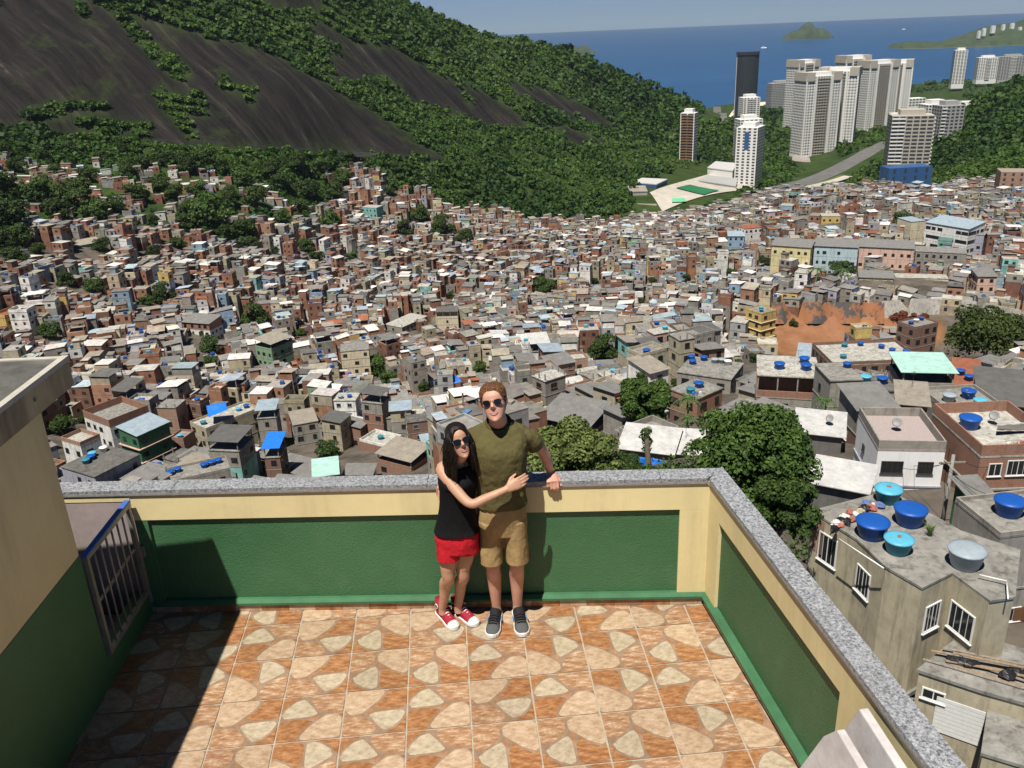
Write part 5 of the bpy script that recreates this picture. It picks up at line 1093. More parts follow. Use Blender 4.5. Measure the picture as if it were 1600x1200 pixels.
for k, (x, y, D_) in enumerate(((1640, 770, 50), (1640, 800, 50), (1360, 700, 80), (1370, 690, 84), (1455, 610, 130), (1600, 690, 75))):
    q = Vector(atD(x, y, D_))-Vector((p[0], p[1], g)); a = Vector((-.8+.3*k, 0, hh-.5)); mb = MB(); mb.tube([a*(1-u)+q*u-Vector((0, 0, 1.3*4*u*(1-u))) for u in [i/10 for i in range(11)]], .018, 5); mb.build('wire', 'wire', t, True)

M('dish_grey', (.26, .26, .255), .5, .1, 3)
_dm = MB(); _dm.lathe([(.02, 0), (.18, .03), (.32, .09), (.40, .16), (.405, .165), (.30, .11), (.15, .05)], 18); _dm = _dm.mesh('dish', 'dish_grey', True); _ds = MB(); _ds.tube([(0, 0, -.75), (0, 0, 0)], .025, 6); _ds = _ds.mesh('stand', 'steel_dark')
_am = MB(); _am.tube([(0, 0, 0), (0, 0, 2.4)], .02, 5); _am = _am.mesh('mast', 'steel_dark'); _ab = MB(); _ab.bar((-.5, 0, 2.2), (.5, 0, 2.2), .02)
for _k in range(6): _ab.bar((-.45+.18*_k, -.3+.02*_k, 2.2), (-.45+.18*_k, .3-.02*_k, 2.2), .014)
_ab = _ab.mesh('aerial', 'steel_dark')
ra_ = random.Random(17)
LAUNDRY = ['rag_white', 'rag_red', 'rag_blue', 'plaster_beige', 'tarp_blue']
for (c_, ax, nr, hw, hd, zt) in list(HERO_FOOT):
    if np.hypot(*c_) > 135 or np.hypot(*c_) < 72: continue
    for q in range(ra_.choice((0, 1, 1))):
        p = c_+ax*ra_.uniform(-.6, .6)*(hw-1.5)+nr*ra_.uniform(-.2, .7)*(hd-1.5)
        if ra_.random() < .5:
            t = thing('satellite_dish', 'small grey satellite dish on a near rooftop', 'satellite dish', (p[0], p[1], zt+.9), ra_.uniform(-1, 1), 'rooftop dishes'); o = ob('dish', _dm, t); o.rotation_euler = (rad(55), 0, 0); ob('stand', _ds, t)
        else:
            t = thing('antenna', 'thin television aerial on a near rooftop', 'antenna', (p[0], p[1], zt+.1), ra_.uniform(0, 3), 'rooftop aerials'); ob('mast', _am, t); ob('aerial', _ab, t)
for (x, y, D_, n, lb) in ((1570, 690, 66, 5, 'brick terrace house'), (1210, 575, 124, 6, 'loggia house'), (1080, 612, 131, 4, 'two-storey red brick house')):
    p = Vector(atD(x, y, D_)); mb = MB(); mb.tube([p, p+Vector((n*.55, .3, 0))], .012, 5); mb.build('washing_line', 'wire', None, label=f'thin washing line on the {lb}', category='washing line')
    for k in range(n):
        q = p+Vector((.15+k*.52, .08*k*.5, 0)); hh = ra_.uniform(.5, .9); vs = []
        for i in range(4):
            for j in range(4): vs.append((q.x+.42*i/3, q.y+.05*math.sin(i*2+j*1.3+k), q.z-hh*j/3))
        mb = MB(); mb.add(vs, [(i*4+j, (i+1)*4+j, (i+1)*4+j+1, i*4+j+1) for i in range(3) for j in range(3)]); mt = LAUNDRY[(k*3+n) % 5]; cl_ = dict(rag_white='white', rag_red='reddish', rag_blue='dark blue', plaster_beige='beige', tarp_blue='bright blue')[mt]
        o = mb.build('laundry', mt, None, True, label=f'{cl_} cloth hanging on the washing line of the {lb}', category='laundry', group='laundry on lines'); so2 = o.modifiers.new('thick', 'SOLIDIFY'); so2.thickness = .01
# ------------------------------------------------------------------ the hillside of small houses
WALLS = ['brick_red']*22+['brick_dark']*9+['brick_pale']*18+['concrete']*20+['plaster_beige']*12+['plaster_white']*8+['plaster_cream']*4+['paint_grey']*4+['paint_blue']*2+['paint_aqua', 'paint_green', 'paint_yellow', 'paint_pink', 'paint_lilac']
ROOFS = ['fibre_grey']*18+['fibre_dark']*6+['fibre_tan']*9+['slab_grey']*26+['slab_light']*16+['slab_dark']*6+['metal_white']*11+['metal_blue']*6+['roof_rust']*2
cell = {}
def cover_at(x, y):
    a = math.atan2(x, y); l = math.log(max(7.01, math.hypot(x, y)))
    i = int(round((a+.85)/1.7*(NA-1))); j = int(round((l-_lg[0])/(_lg[-1]-_lg[0])*(NR-1)))
    return (0, 0) if not (0 <= i < NA and 0 <= j < NR) else (i, j)
_T = (TZ-CAMH)/np.exp(_L2); _RUN = np.maximum.accumulate(_T, axis=1)
NOHOUSE = [[(1200, 470), (1300, 472), (1480, 470), (1600, 478), (1620, 500), (1600, 560), (1480, 585), (1440, 560), (1330, 548), (1200, 556)],
           [(960, 735), (980, 690), (1100, 700), (1250, 800), (1130, 830)], [(1020, 345), (1030, 285), (1200, 270), (1330, 230), (1330, 300), (1200, 310), (1100, 338)], [(95, 445), (180, 455), (180, 470), (110, 460)], [(1340, 270), (1480, 260), (1480, 300), (1340, 296)]]
TERR = [(0, 555), (105, 555), (110, 620), (70, 640), (100, 762), (1135, 738), (1500, 1200), (0, 1200)]
MARKET = [(150, 760), (700, 760)]
pos = []
sp_ = 5.1
th0 = .35; c0, s0 = math.cos(th0), math.sin(th0)
rng = random.Random(99)
for iy in range(-44, 160):
    for ix in range(-125, 125):
        gx_, gy_ = (ix+rng.uniform(-.3, .3))*sp_, (iy+rng.uniform(-.3, .3))*sp_
        x = gx_*c0-gy_*s0; y = gx_*s0+gy_*c0; rho = math.hypot(x, y)
        if y < 40 or rho < 62 or rho > 790: continue
        i, j = cover_at(x, y); sparse = False
        z = ground(x, y); px, py, D = proj((x, y, z+4))
        if not (-120 < px < 1720 and py > 190): continue
        if _T[i, j] < _RUN[i, j]-.02: continue
        if not URB[i, j]:
            if px < 500 and 205 < py < 400 and rng.random() < .30 and rho > 330 and rho < 580: sparse = True
            else: continue
        if any(in_poly(np.array([px]), np.array([py]), pg)[0] for pg in NOHOUSE): continue
        if rho < 100 and px < 1100: continue
        if D < 100: continue
        ok = True
        for c_, ax, nr, hw, hd, zt in HERO_FOOT:
            dx, dy = x-c_[0], y-c_[1]
            if abs(dx) > 25 or abs(dy) > 25: continue
            if abs(dx*ax[0]+dy*ax[1]) < hw+1.8 and abs(dx*nr[0]+dy*nr[1]) < hd+1.8: ok = False; break
        if not ok: continue
        pos.append((x, y, z, px, py, D, sparse))
# the trees are set first so that houses keep clear of them
TREES = []   # (x px, y px of crown centre, D or None, crown radius m, kind)
TP = """513,703,19 450,690,8 585,572,24 608,592,14 662,606,9 470,520,8 945,548,26 750,575,14 635,360,14 690,355,20 655,338,16 725,372,14 850,448,18 705,462,8 930,440,6 1002,470,6
330,340,34 300,330,20 385,362,22 355,365,18 280,380,13 120,310,30 95,330,24 150,330,24 60,300,30 20,340,30 10,300,26 35,375,22 180,320,18 215,300,20 250,290,20 240,345,12 200,270,18 140,275,16 515,345,17 550,400,10 480,385,14 495,400,12 430,395,8 395,380,12
400,497,22 330,540,18 322,520,10 330,565,12 255,462,20 230,470,12 105,440,14 150,447,16 80,520,16 100,665,22 120,690,14 95,90,0 130,655,10 1020,440,8 1072,435,8 1142,425,9 1408,345,13 1195,410,10 1310,420,16 1290,418,12 1332,424,10 1240,505,7 1180,560,12 1060,600,12 1300,545,9 1150,572,8
440,290,20 480,300,22 460,260,20 420,270,20 380,280,22 350,260,20 320,250,20 400,310,22 360,310,18 520,300,18 535,280,14 500,260,18 540,250,16 580,255,12 470,330,18 440,340,14 290,260,18 260,250,16 620,262,12 610,300,8
70,250,14 110,235,12 30,260,16 10,240,14 160,245,12 230,255,14 90,270,14 190,235,10 270,300,18 310,300,18 290,350,14 240,395,12 160,385,14 60,390,14 25,400,20 5,380,20""".replace('\n', ' ').split()
for q in TP:
    x, y, r = map(float, q.split(','))
    if r <= 0: continue
    g = hit(x, y+r*.55, 60); D = (g-CAM)@CF; TREES.append((g, max(1.6, r/FPX*D*1.05), x, y, D))
pos2 = []
for p in pos:
    if any((p[0]-t[0][0])**2+(p[1]-t[0][1])**2 < (t[1]*.62+1.2)**2 for t in TREES): continue
    pos2.append(p)
pos = pos2
HERO_BOX += [(1235, 1600, 770, 960, 40), (1430, 1600, 990, 1100, 38)]
def house_box(p, hh, r=3.6):
    cs = [proj((p[0]+sx*r, p[1]+sy*r, p[2]+zz)) for sx in (-1, 1) for sy in (-1, 1) for zz in (0, hh)]
    return min(q[0] for q in cs), max(q[0] for q in cs), min(q[1] for q in cs), max(q[1] for q in cs)
def covers(p, hh):
    if p[6]: return False
    a0, a1, b0, b1 = house_box(p, hh)
    for x0, x1, y0, y1, D in HERO_BOX:
        if p[5] < D and min(a1, x1)-max(a0, x0) > .25*(x1-x0) and min(b1, y1)-max(b0, y0) > .34*(y1-y0): return True
    for g, R, x, y, D in TREES+NEAR_T:
        r = R/D*FPX
        if p[5] < D+1 and min(a1, x+r*.8)-max(a0, x-r*.8) > .25*r and min(b1, y+r*.5)-max(b0, y-r*.8) > .3*r: return True
    return False
NEAR_T = [(None, 4.1, 1005, 628, 118), (None, 11.5, 1548, 512, 240), (None, 3, 1015, 590, 150)]
pos3 = []
for p in pos:
    for st in (4, 2, 1):
        if not covers(p, st*2.8+(1.5 if st > 1 else .3)): pos3.append(p+(st,)); break
pos = pos3
pos.sort(key=lambda p: p[5])
def hidden(px, py): return bool(in_poly(np.array([px]), np.array([py]), TERR)[0]) or (680 < px < 850 and 600 < py < 760)
far = []; near = []; labels = {}
for p in pos:
    (near if (len(near) < 232 and not p[6] and not hidden(p[3], p[4]) and 0 < p[3] < 1600) else far).append(p)
def house_params(p, rnd):
    x, y, z, px, py, D, sparse, smax = p
    rz = .45*math.sin(x*.013+y*.009)+.35*math.sin(y*.021-x*.017)-(.35 if px < 600 else .0)+rnd.uniform(-.16, .16)+(math.pi/2 if rnd.random() < .5 else 0)
    w, d = rnd.uniform(3.2, 5.9), rnd.uniform(3.4, 6.4)
    hs_ = 1; st = 1 if sparse else rnd.choice((1, 2, 2, 3, 3, 4, 4) if py > 380 else (1, 2, 3, 3, 4, 4))
    if px > 1250 and py < 400 and rnd.random() < .4: st = 1
    st = min(st, smax)
    wl = rnd.choice(WALLS); lo = rnd.choice(WALLS) if rnd.random() < .3 else wl
    if (px > 950 or py > 560) and wl.startswith('brick') and rnd.random() < (.55 if px > 950 else .35): wl = rnd.choice(('concrete', 'concrete', 'plaster_beige', 'paint_grey', 'plaster_white'))
    rm = rnd.choice(ROOFS)
    if smax < 4 and not rm.startswith('slab') and rnd.random() < .8: rm = 'fibre_grey'
    if rm.startswith('slab'): rt = rnd.choice(('laje', 'laje', 'laje', 'open'))
    else: rt = 'mono' if (smax < 4 or rnd.random() < .72) else 'terrace'
    return rz, w, d, st, wl, lo, rm, rt
for k, p in enumerate(near):
    rnd = random.Random(k*31+5); rz, w, d, st, wl, lo, rm, rt = house_params(p, rnd); pp = rnd.choice((0, .5, .8)) if rt == 'laje' else 0
    kinds = [rnd.choice(('tank_blue', 'tank_blue', 'tank_sky', 'tank_grey')) for _ in range(rnd.choice((0, 1, 1, 2)))] if rt in ('laje',) else []
    shp = 'narrow ' if min(w, d) < 4. else ('broad ' if max(w, d) > 5.8 else 'squat ' if st == 1 else '')
    lb = f"{shp}{NUMW[st]}-storey {MDESC[wl]} house with {RDESC[rm]} roof" + (' and parapet' if pp else (' raised on posts' if rt == 'terrace' else '')) + (f", {TANKD[kinds[0]]} tank{'s' if len(kinds) > 1 else ''}" if kinds else '') + (f', {MDESC[lo].split()[-2] if False else MDESC[lo]} below' if lo != wl and not pp and rt != 'terrace' and st > 1 and not kinds else '')
    sh_ = rnd.uniform(2.5, 2.9)
    build_house('hillside_house', lb, (p[0], p[1], p[2]-.3), rz, w, d, st, [lo]*(st-1)+[wl] if st > 1 else [wl], roof=(rt, rm), parapet=pp, group='houses packed on the hillside', sh_=sh_, rnd=rnd, frame=rnd.choice(('door_grey', 'window_dark', 'window_dark', 'steel_dark', 'door_brown')), tilt=rnd.uniform(.06, .16))
    for q, kd in enumerate(kinds):
        ca, sa = math.cos(rz), math.sin(rz); u, v = (rnd.uniform(-.32, .32)*w, rnd.uniform(-.32, .32)*d); 
        if q: u, v = -u, -v
        tank((p[0]+ca*u-sa*v, p[1]+sa*u+ca*v, p[2]-.3+st*sh_+.152), kd, None, rnd.uniform(.8, 1.05), f"{TANKD[kd]} round water tank on a {MDESC[wl]} hillside house")
# ---- the rest as one mass
class Boxes:
    def __init__(s): s.c = []; s.h = []; s.r = []; s.col = []; s.tilt = []; s.z = []
    def add(s, cx, cy, z0, z1, hx, hy, rz, col, tilt=0.): s.c.append((cx, cy)); s.z.append((z0, z1)); s.h.append((hx, hy)); s.r.append(rz); s.col.append(col); s.tilt.append(tilt)
    def build(s, name, mat):
        c = np.array(s.c); z = np.array(s.z); h = np.array(s.h); r = np.array(s.r); col = np.array(s.col); ti = np.array(s.tilt); n = len(c)
        sx = np.array([-1, 1, 1, -1, -1, 1, 1, -1.]); sy = np.array([-1, -1, 1, 1, -1, -1, 1, 1.]); up = np.array([0, 0, 0, 0, 1, 1, 1, 1.])
        lx = h[:, :1]*sx; ly = h[:, 1:]*sy; ca, sa = np.cos(r)[:, None], np.sin(r)[:, None]
        V = np.stack([c[:, :1]+ca*lx-sa*ly, c[:, 1:]+sa*lx+ca*ly, z[:, :1]*(1-up)+z[:, 1:]*up+ti[:, None]*ly], -1).reshape(-1, 3)
        f = np.array([(4, 5, 6, 7), (0, 1, 5, 4), (1, 2, 6, 5), (2, 3, 7, 6), (3, 0, 4, 7), (3, 2, 1, 0)]); F = (np.arange(n)[:, None, None]*8+f).reshape(-1, 4)
        return np_mesh(name, V, F, mat, np.repeat(col, 8, 0))
m, nt, N, L, b = _nodes('far_house')
at = N.new('ShaderNodeAttribute'); at.attribute_name = 'Col'
c = mixc(nt, ramp(nt, noise(nt, .55, 6, .75), [(.3, 0), (.7, 1)]), (.62, .60, .58), (1.25, 1.22, 1.2)); c2 = mixc(nt, 1., at.outputs['Color'], c, 'MULTIPLY')
s_ = noise(nt, 1.0, 5, .7, 'Object', (1, 1, .3)); c2 = mixc(nt, ramp(nt, s_, [(.54, 0), (.75, .6)]), c2, (.04, .035, .03))
L.new(c2, b.inputs['Base Color']); b.inputs['Roughness'].default_value = .9; MATS['far_house'] = m
BX = Boxes(); TK = Boxes(); CL = Boxes()
def jit(c, rnd, a=.18): k = 1+rnd.uniform(-a, a); return tuple(v*k*(1+rnd.uniform(-.04, .04)) for v in c)
DARK = (.018, .018, .02)
for k, p in enumerate(far):
    rnd = random.Random(k*17+3); rz, w, d, st, wl, lo, rm, rt = house_params(p, rnd); x, y, z = p[:3]; sh_ = rnd.uniform(2.5, 2.9); ca, sa = math.cos(rz), math.sin(rz)
    h = st*sh_; wc = jit(BASEC[wl], rnd); lc = jit(BASEC[lo], rnd); rc = jit(BASEC[rm], rnd, .25)
    if st > 1:
        BX.add(x, y, z-4, z+h-sh_, w/2, d/2, rz, lc); BX.add(x, y, z+h-sh_-.07, z+h-sh_+.07, w/2+.025, d/2+.025, rz, (.2, .18, .16)); BX.add(x, y, z+h-sh_+.071, z+h, w/2-.01, d/2-.01, rz, wc)
    else: BX.add(x, y, z-4, z+h, w/2, d/2, rz, wc)
    zt = z+h
    if rt in ('laje', 'open'):
        BX.add(x, y, zt+.001, zt+.12, w/2+.02, d/2+.02, rz, rc)
        if rnd.random() < .5:
            ph = rnd.choice((.5, .8, 1.1))
            for ex, ey, hx, hy in ((0, -d/2+.08, w/2, .08), (0, d/2-.08, w/2, .08), (-w/2+.08, 0, .08, d/2-.161), (w/2-.08, 0, .08, d/2-.161)): BX.add(x+ca*ex-sa*ey, y+sa*ex+ca*ey, zt+.141, zt+ph, hx, hy, rz, wc)
        if rnd.random() < .30:
            w2, d2 = w*rnd.uniform(.35, .55), d*rnd.uniform(.35, .6); ex, ey = rnd.choice((-1, 1))*(w-w2)*.4, rnd.choice((-1, 1))*(d-d2)*.4
            BX.add(x+ca*ex-sa*ey, y+sa*ex+ca*ey, zt+.14, zt+2.3, w2/2, d2/2, rz, jit(BASEC[rnd.choice(WALLS)], rnd)); BX.add(x+ca*ex-sa*ey, y+sa*ex+ca*ey, zt+2.301, zt+2.4, w2/2+.2, d2/2+.2, rz, jit(BASEC[rnd.choice(ROOFS)], rnd))
        if rnd.random() < .42:
            for _ in range(rnd.choice((1, 1, 2))):
                ex, ey = rnd.uniform(-.35, .35)*w, rnd.uniform(-.35, .35)*d; TK.add(x+ca*ex-sa*ey, y+sa*ex+ca*ey, zt+.141, zt+.95, .55, .55, rz+.4, rnd.choice(((.012, .07, .30), (.012, .07, .30), (.10, .36, .5), (.3, .35, .4))))
        for _ in range(rnd.choice((0, 1, 2, 3))):
            ex, ey = rnd.uniform(-.4, .4)*w, rnd.uniform(-.4, .4)*d; s2 = rnd.uniform(.15, .5); CL.add(x+ca*ex-sa*ey, y+sa*ex+ca*ey, zt+.141, zt+.141+s2*rnd.uniform(.4, 1.6), s2, s2*rnd.uniform(.4, 1.5), rnd.uniform(0, 3), rnd.choice(((.6, .6, .58), (.5, .45, .36), (.3, .1, .06), (.05, .05, .05), (.08, .2, .4), (.3, .28, .25))))
    else:
        up = 2.1 if rt == 'terrace' else 0; tl = rnd.uniform(-.16, .16)
        if up:
            for ex in (-w/2+.15, w/2-.15):
                for ey in (-d/2+.15, d/2-.15): BX.add(x+ca*ex-sa*ey, y+sa*ex+ca*ey, zt, zt+up+tl*ey, .1, .1, rz, BASEC['concrete'])
            if rnd.random() < .6: BX.add(x+sa*d*.2, y-ca*d*.2, zt+.002, zt+up-.3, w/2-.1, d*.28, rz, jit(BASEC[rnd.choice(WALLS)], rnd))
        BX.add(x, y, zt+up+.03+abs(tl)*d*.5*(0 if up else 1), zt+up+.10+abs(tl)*d*.5*(0 if up else 1), w/2+.12, d/2+.12, rz, rc, tl)
    tc_ = np.array([-x, -y])/math.hypot(x, y)
    for nx, ny in ((0, -1), (0, 1), (-1, 0), (1, 0)):
        if (ca*nx-sa*ny)*tc_[0]+(sa*nx+ca*ny)*tc_[1] < .05: continue
        L_ = w if ny else d; n_ = max(1, int(L_/2.5))
        for s_i in range(max(0, st-(3 if p[5] < 330 else 2)), st):
            for q in range(n_):
                if rnd.random() < .3: continue
                a_ = ((q+.5)/n_-.5)*L_+rnd.uniform(-.25, .25); ww = rnd.choice((.4, .5, .5, .65)); hz_ = rnd.choice((.85, 1., 1.3)); ex, ey = (a_, ny*d/2) if ny else (nx*w/2, a_)
                hx, hy = (ww, .03) if ny else (.03, ww); zz = z+s_i*sh_+.9
                BX.add(x+ca*ex-sa*ey, y+sa*ex+ca*ey, zz, zz+hz_, hx, hy, rz, DARK)
ob('distant_houses', BX.build('distant_houses', 'far_house'), kind='stuff', label='mass of small brick and concrete houses covering the far hillside', category='houses')
ob('distant_water_tanks', TK.build('distant_water_tanks', 'far_house'), kind='stuff', label='tiny blue water tanks scattered over the far roofs', category='water tanks')
ob('rooftop_clutter', CL.build('rooftop_clutter', 'far_house'), kind='stuff', label='small clutter of rags and boxes on the far roofs', category='clutter')
print('houses near', len(near), 'far', len(far), 'boxes', len(BX.c))
# ------------------------------------------------------------------ trees
def leafmat(name, lo, hi, trans=.25):
    m, nt, N, L, b = _nodes(name)
    at = N.new('ShaderNodeAttribute'); at.attribute_name = 'Col'; sp = N.new('ShaderNodeSeparateColor'); L.new(at.outputs['Color'], sp.inputs[0])
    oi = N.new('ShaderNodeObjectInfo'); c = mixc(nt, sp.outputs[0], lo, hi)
    hs = N.new('ShaderNodeHueSaturation'); mr = N.new('ShaderNodeMapRange'); mr.inputs['To Min'].default_value = .72; mr.inputs['To Max'].default_value = 1.25
    L.new(oi.outputs['Random'], mr.inputs[0]); L.new(mr.outputs[0], hs.inputs['Value']); L.new(c, hs.inputs['Color'])
    L.new(hs.outputs[0], b.inputs['Base Color']); b.inputs['Roughness'].default_value = .6; b.inputs['Specular IOR Level'].default_value = .25
    tr_ = N.new('ShaderNodeBsdfTranslucent'); L.new(hs.outputs[0], tr_.inputs[0]); mx = N.new('ShaderNodeMixShader'); mx.inputs[0].default_value = trans
    out = [n for n in N if n.type == 'OUTPUT_MATERIAL'][0]; L.new(b.outputs[0], mx.inputs[1]); L.new(tr_.outputs[0], mx.inputs[2]); L.new(mx.outputs[0], out.inputs[0]); MATS[name] = m
leafmat('leaf_dark', (.016, .038, .008), (.065, .105, .02)); leafmat('leaf_mid', (.014, .040, .008), (.092, .155, .030)); leafmat('leaf_bright', (.030, .065, .012), (.21, .25, .07)); leafmat('leaf_umbrella', (.018, .034, .009), (.070, .095, .022)); leafmat('leaf_red', (.10, .03, .015), (.22, .07, .04)); leafmat('leaf_forest', (.014, .042, .006), (.082, .150, .022), .25)
M('bark', (.10, .08, .06), .95, .3, 4, .5, .03)
def crown_mesh(name, mat, seed, lumps, nleaf, size, flat=1., holes=.0, squash=.85):
    """lumps: list of (x,y,z,r)"""
    g = np.random.default_rng(seed); lumps = np.array(lumps); wts = lumps[:, 3]**2; idx = g.choice(len(lumps), nleaf, p=wts/wts.sum()); lp = lumps[idx]
    d = g.normal(size=(nleaf, 3)); d[:, 2] = np.where(g.random(nleaf) < .72, np.abs(d[:, 2]), d[:, 2]); d /= np.linalg.norm(d, axis=1)[:, None]
    rr = lp[:, 3]*(.62+.45*g.random(nleaf)**.6); C = lp[:, :3]+d*rr[:, None]*np.array([1, 1, squash])
    nrm = d+g.normal(size=(nleaf, 3))*.55; nrm[:, 2] += .25; nrm /= np.linalg.norm(nrm, axis=1)[:, None]
    t1 = np.cross(nrm, g.normal(size=(nleaf, 3))); t1 /= np.linalg.norm(t1, axis=1)[:, None]; t2 = np.cross(nrm, t1)
    s = size*(.55+.9*g.random(nleaf)); a = t1*s[:, None]*.5; b_ = t2*s[:, None]*.5*.75
    fold = nrm*(s*.16)[:, None]
    V = np.stack([C-a, C-b_+fold*.6, C+a, C+b_+fold*.6], 1).reshape(-1, 3); F = np.arange(nleaf*4).reshape(-1, 4)
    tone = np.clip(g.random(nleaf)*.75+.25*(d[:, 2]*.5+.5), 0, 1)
    return np_mesh(name, V, F, mat, np.repeat(np.stack([tone]*3, 1), 4, 0))
def lump_set(seed, R, H, n, rmin=.28, rmax=.45, dome=True):
    r = random.Random(seed); out = []
    for _ in range(n):
        a = r.uniform(0, 6.283); q = math.sqrt(r.random())*.72; z = r.uniform(.12, 1) if not dome else r.uniform(.1, 1)*math.sqrt(max(.05, 1-q*q*.9))
        out.append((math.cos(a)*q*R, math.sin(a)*q*R, z*H*.82, R*r.uniform(rmin, rmax)))
    return out
def trunk_mesh(seed, h, r0, spread, n=5):
    r = random.Random(seed); mb = MB(); top = Vector((r.uniform(-.3, .3), r.uniform(-.3, .3), h)); mb.tube([(0, 0, -1.5), (0, 0, h*.4), tuple(top)], [r0*1.2, r0, r0*.75], 8)
    for k in range(n):
        a = 6.283*k/n+r.uniform(-.3, .3); e = top+Vector((math.cos(a)*spread, math.sin(a)*spread, spread*r.uniform(.5, 1.1))); m_ = (top+e)*.5+Vector((0, 0, spread*.12)); mb.tube([top-Vector((0, 0, .3)), m_, e], [r0*.6, r0*.4, r0*.12], 6)
    return mb.mesh('trunk', 'bark', True)
def tree(name, label, loc, crown, trunk, s=1., rz=0., group=None, cz=0., sz=None):
    t = thing(name, label, 'tree', tuple(loc), rz, group); t.scale = (s, s, sz or s); ob('trunk', trunk, t); ob('crown', crown, t, (0, 0, cz)); return t
# near trees, each its own
def near_tree(label, xc, yc, D, R, H, trunk_h, mat, nleaf, size, seed, nl=26, name='leafy_tree'):
    c = atD(xc, yc, D); z0 = c[2]-H*.5; g = ground(c[0], c[1]); th = z0-g+.4
    lm = lump_set(seed, R*1.08, H, int(nl*1.5), .17, .33)
    tree(name, label, (c[0], c[1], g), crown_mesh('crown', mat, seed, lm, nleaf, size), trunk_mesh(seed, max(1.5, th), .28, R*.55), cz=max(1.2, th))
    TREES.append((c, R, xc, yc, D))
near_tree('big round glossy tree rising beside the granite corner of the terrace', 1172, 722, 46, 3.35, 6.6, 4, 'leaf_mid', 26000, .20, 4, 46)
near_tree('lower bushy part tree filling the slope behind the side parapet', 1222, 800, 43, 1.9, 3.6, 2, 'leaf_mid', 9000, .18, 14, 22)
near_tree('bright leafy bush tree showing above the coping behind the couple', 892, 722, 44, 2.5, 3.5, 2, 'leaf_bright', 17000, .19, 5, 30, 'bush_tree')
near_tree('small dark shrub beside the bright bush tree above the coping', 968, 735, 60, 1.7, 2.2, 1, 'leaf_dark', 5000, .2, 6, 12, 'shrub')
near_tree('dense dark green tree before the white canopy roofs', 1005, 628, 118, 4.1, 7.0, 3, 'leaf_mid', 16000, .42, 7, 34)
near_tree('leaning leafy top of a tree behind the dense dark green tree', 1015, 590, 150, 3.0, 3.2, 3, 'leaf_mid', 5000, .4, 8, 14)
near_tree('broad umbrella-shaped dark tree beside the red earth cut', 1548, 515, 240, 11.5, 9, 4, 'leaf_umbrella', 16000, .85, 9, 42, 'umbrella_tree')
near_tree('small rusty red shrub on the red earth', 1408, 497, 285, 3.8, 4, 1, 'leaf_red', 1800, .6, 10, 12, 'red_shrub')
near_tree('second rusty red shrub at the foot of the retaining wall', 1436, 497, 285, 2.8, 3.6, 1, 'leaf_red', 1300, .6, 11, 10, 'red_shrub')
# bare vine-wrapped stump in front of the canopies
p = atD(1012, 735, 78); g = ground(p[0], p[1]); mb = MB(); q = atD(1010, 672, 78); mb.tube([(p[0], p[1], g-1), (p[0]+.1, p[1], p[2]), (q[0], q[1], q[2])], [.3, .26, .18], 8)
st_ = thing('tree_stump', 'tall bare stump wrapped in leaves before the white canopies', 'tree', (0, 0, 0)); mb.build('trunk', 'bark', st_, True)
ob('crown', crown_mesh('crown', 'leaf_mid', 3, [(q[0], q[1], q[2]-.3, .5), (q[0]+.1, q[1], q[2]-1.2, .5), (q[0]-.15, q[1], q[2]-.7, .45), (q[0]+.05, q[1], q[2]-1.9, .4)], 700, .2), st_)
# small palms
M('palm_leaf', (.06, .11, .025), .6, .3, 3); M('palm_dry', (.20, .17, .08), .7, .2, 3)
def palm(px, py, D, h, fr, label):
    c = atD(px, py, D); g = ground(c[0], c[1]); t = thing('palm_tree', label, 'palm', (c[0], c[1], g)); hh = max(1.5, c[2]-g); r = random.Random(int(px)); mb = MB(); mb.tube([(0, 0, -1), (.1, 0, hh*.5), (0, 0, hh)], [.16, .13, .1], 8); mb.build('trunk', 'bark', t, True)
    for k in range(15):
        a = 6.283*k/15+r.uniform(-.15, .15); el = r.uniform(-.1, .8); mb = MB(); P_ = []
        for i in range(7):
            u = i/6; P_.append(Vector((math.cos(a)*fr*u*math.cos(el*.6), math.sin(a)*fr*u*math.cos(el*.6), hh+fr*(math.sin(el)*u-.75*u*u))))
        for i in range(1, 7):
            d_ = (P_[i]-P_[i-1]); sd = d_.cross(Vector((0, 0, 1))).normalized()*fr*.17*(1.15-i/6*.7)
            for sg in (-1, 1): mb.add([P_[i-1], P_[i], P_[i]*.5+P_[i-1]*.5+sd*sg+d_*.5-Vector((0, 0, fr*.05))], [(0, 1, 2)])
        mb.tube(P_, .02, 4); mb.build('frond', 'palm_leaf', t)
palm(1075, 622, 125, 4, 2.3, 'small palm leaning by the two-storey brick house'); palm(1075, 652, 118, 3, 1.8, 'lower small palm under the two-storey brick house'); palm(1290, 625, 108, 3, 1.8, 'small palm between loggia house and grey block house'); palm(1412, 568, 165, 3, 2.6, 'bushy palm beside the broad brick house'); palm(1278, 420, 322, 4, 4.2, 'broad palm before the blue apartments'); palm(1318, 422, 322, 4, 3.6, 'broad palm before the pink apartments')
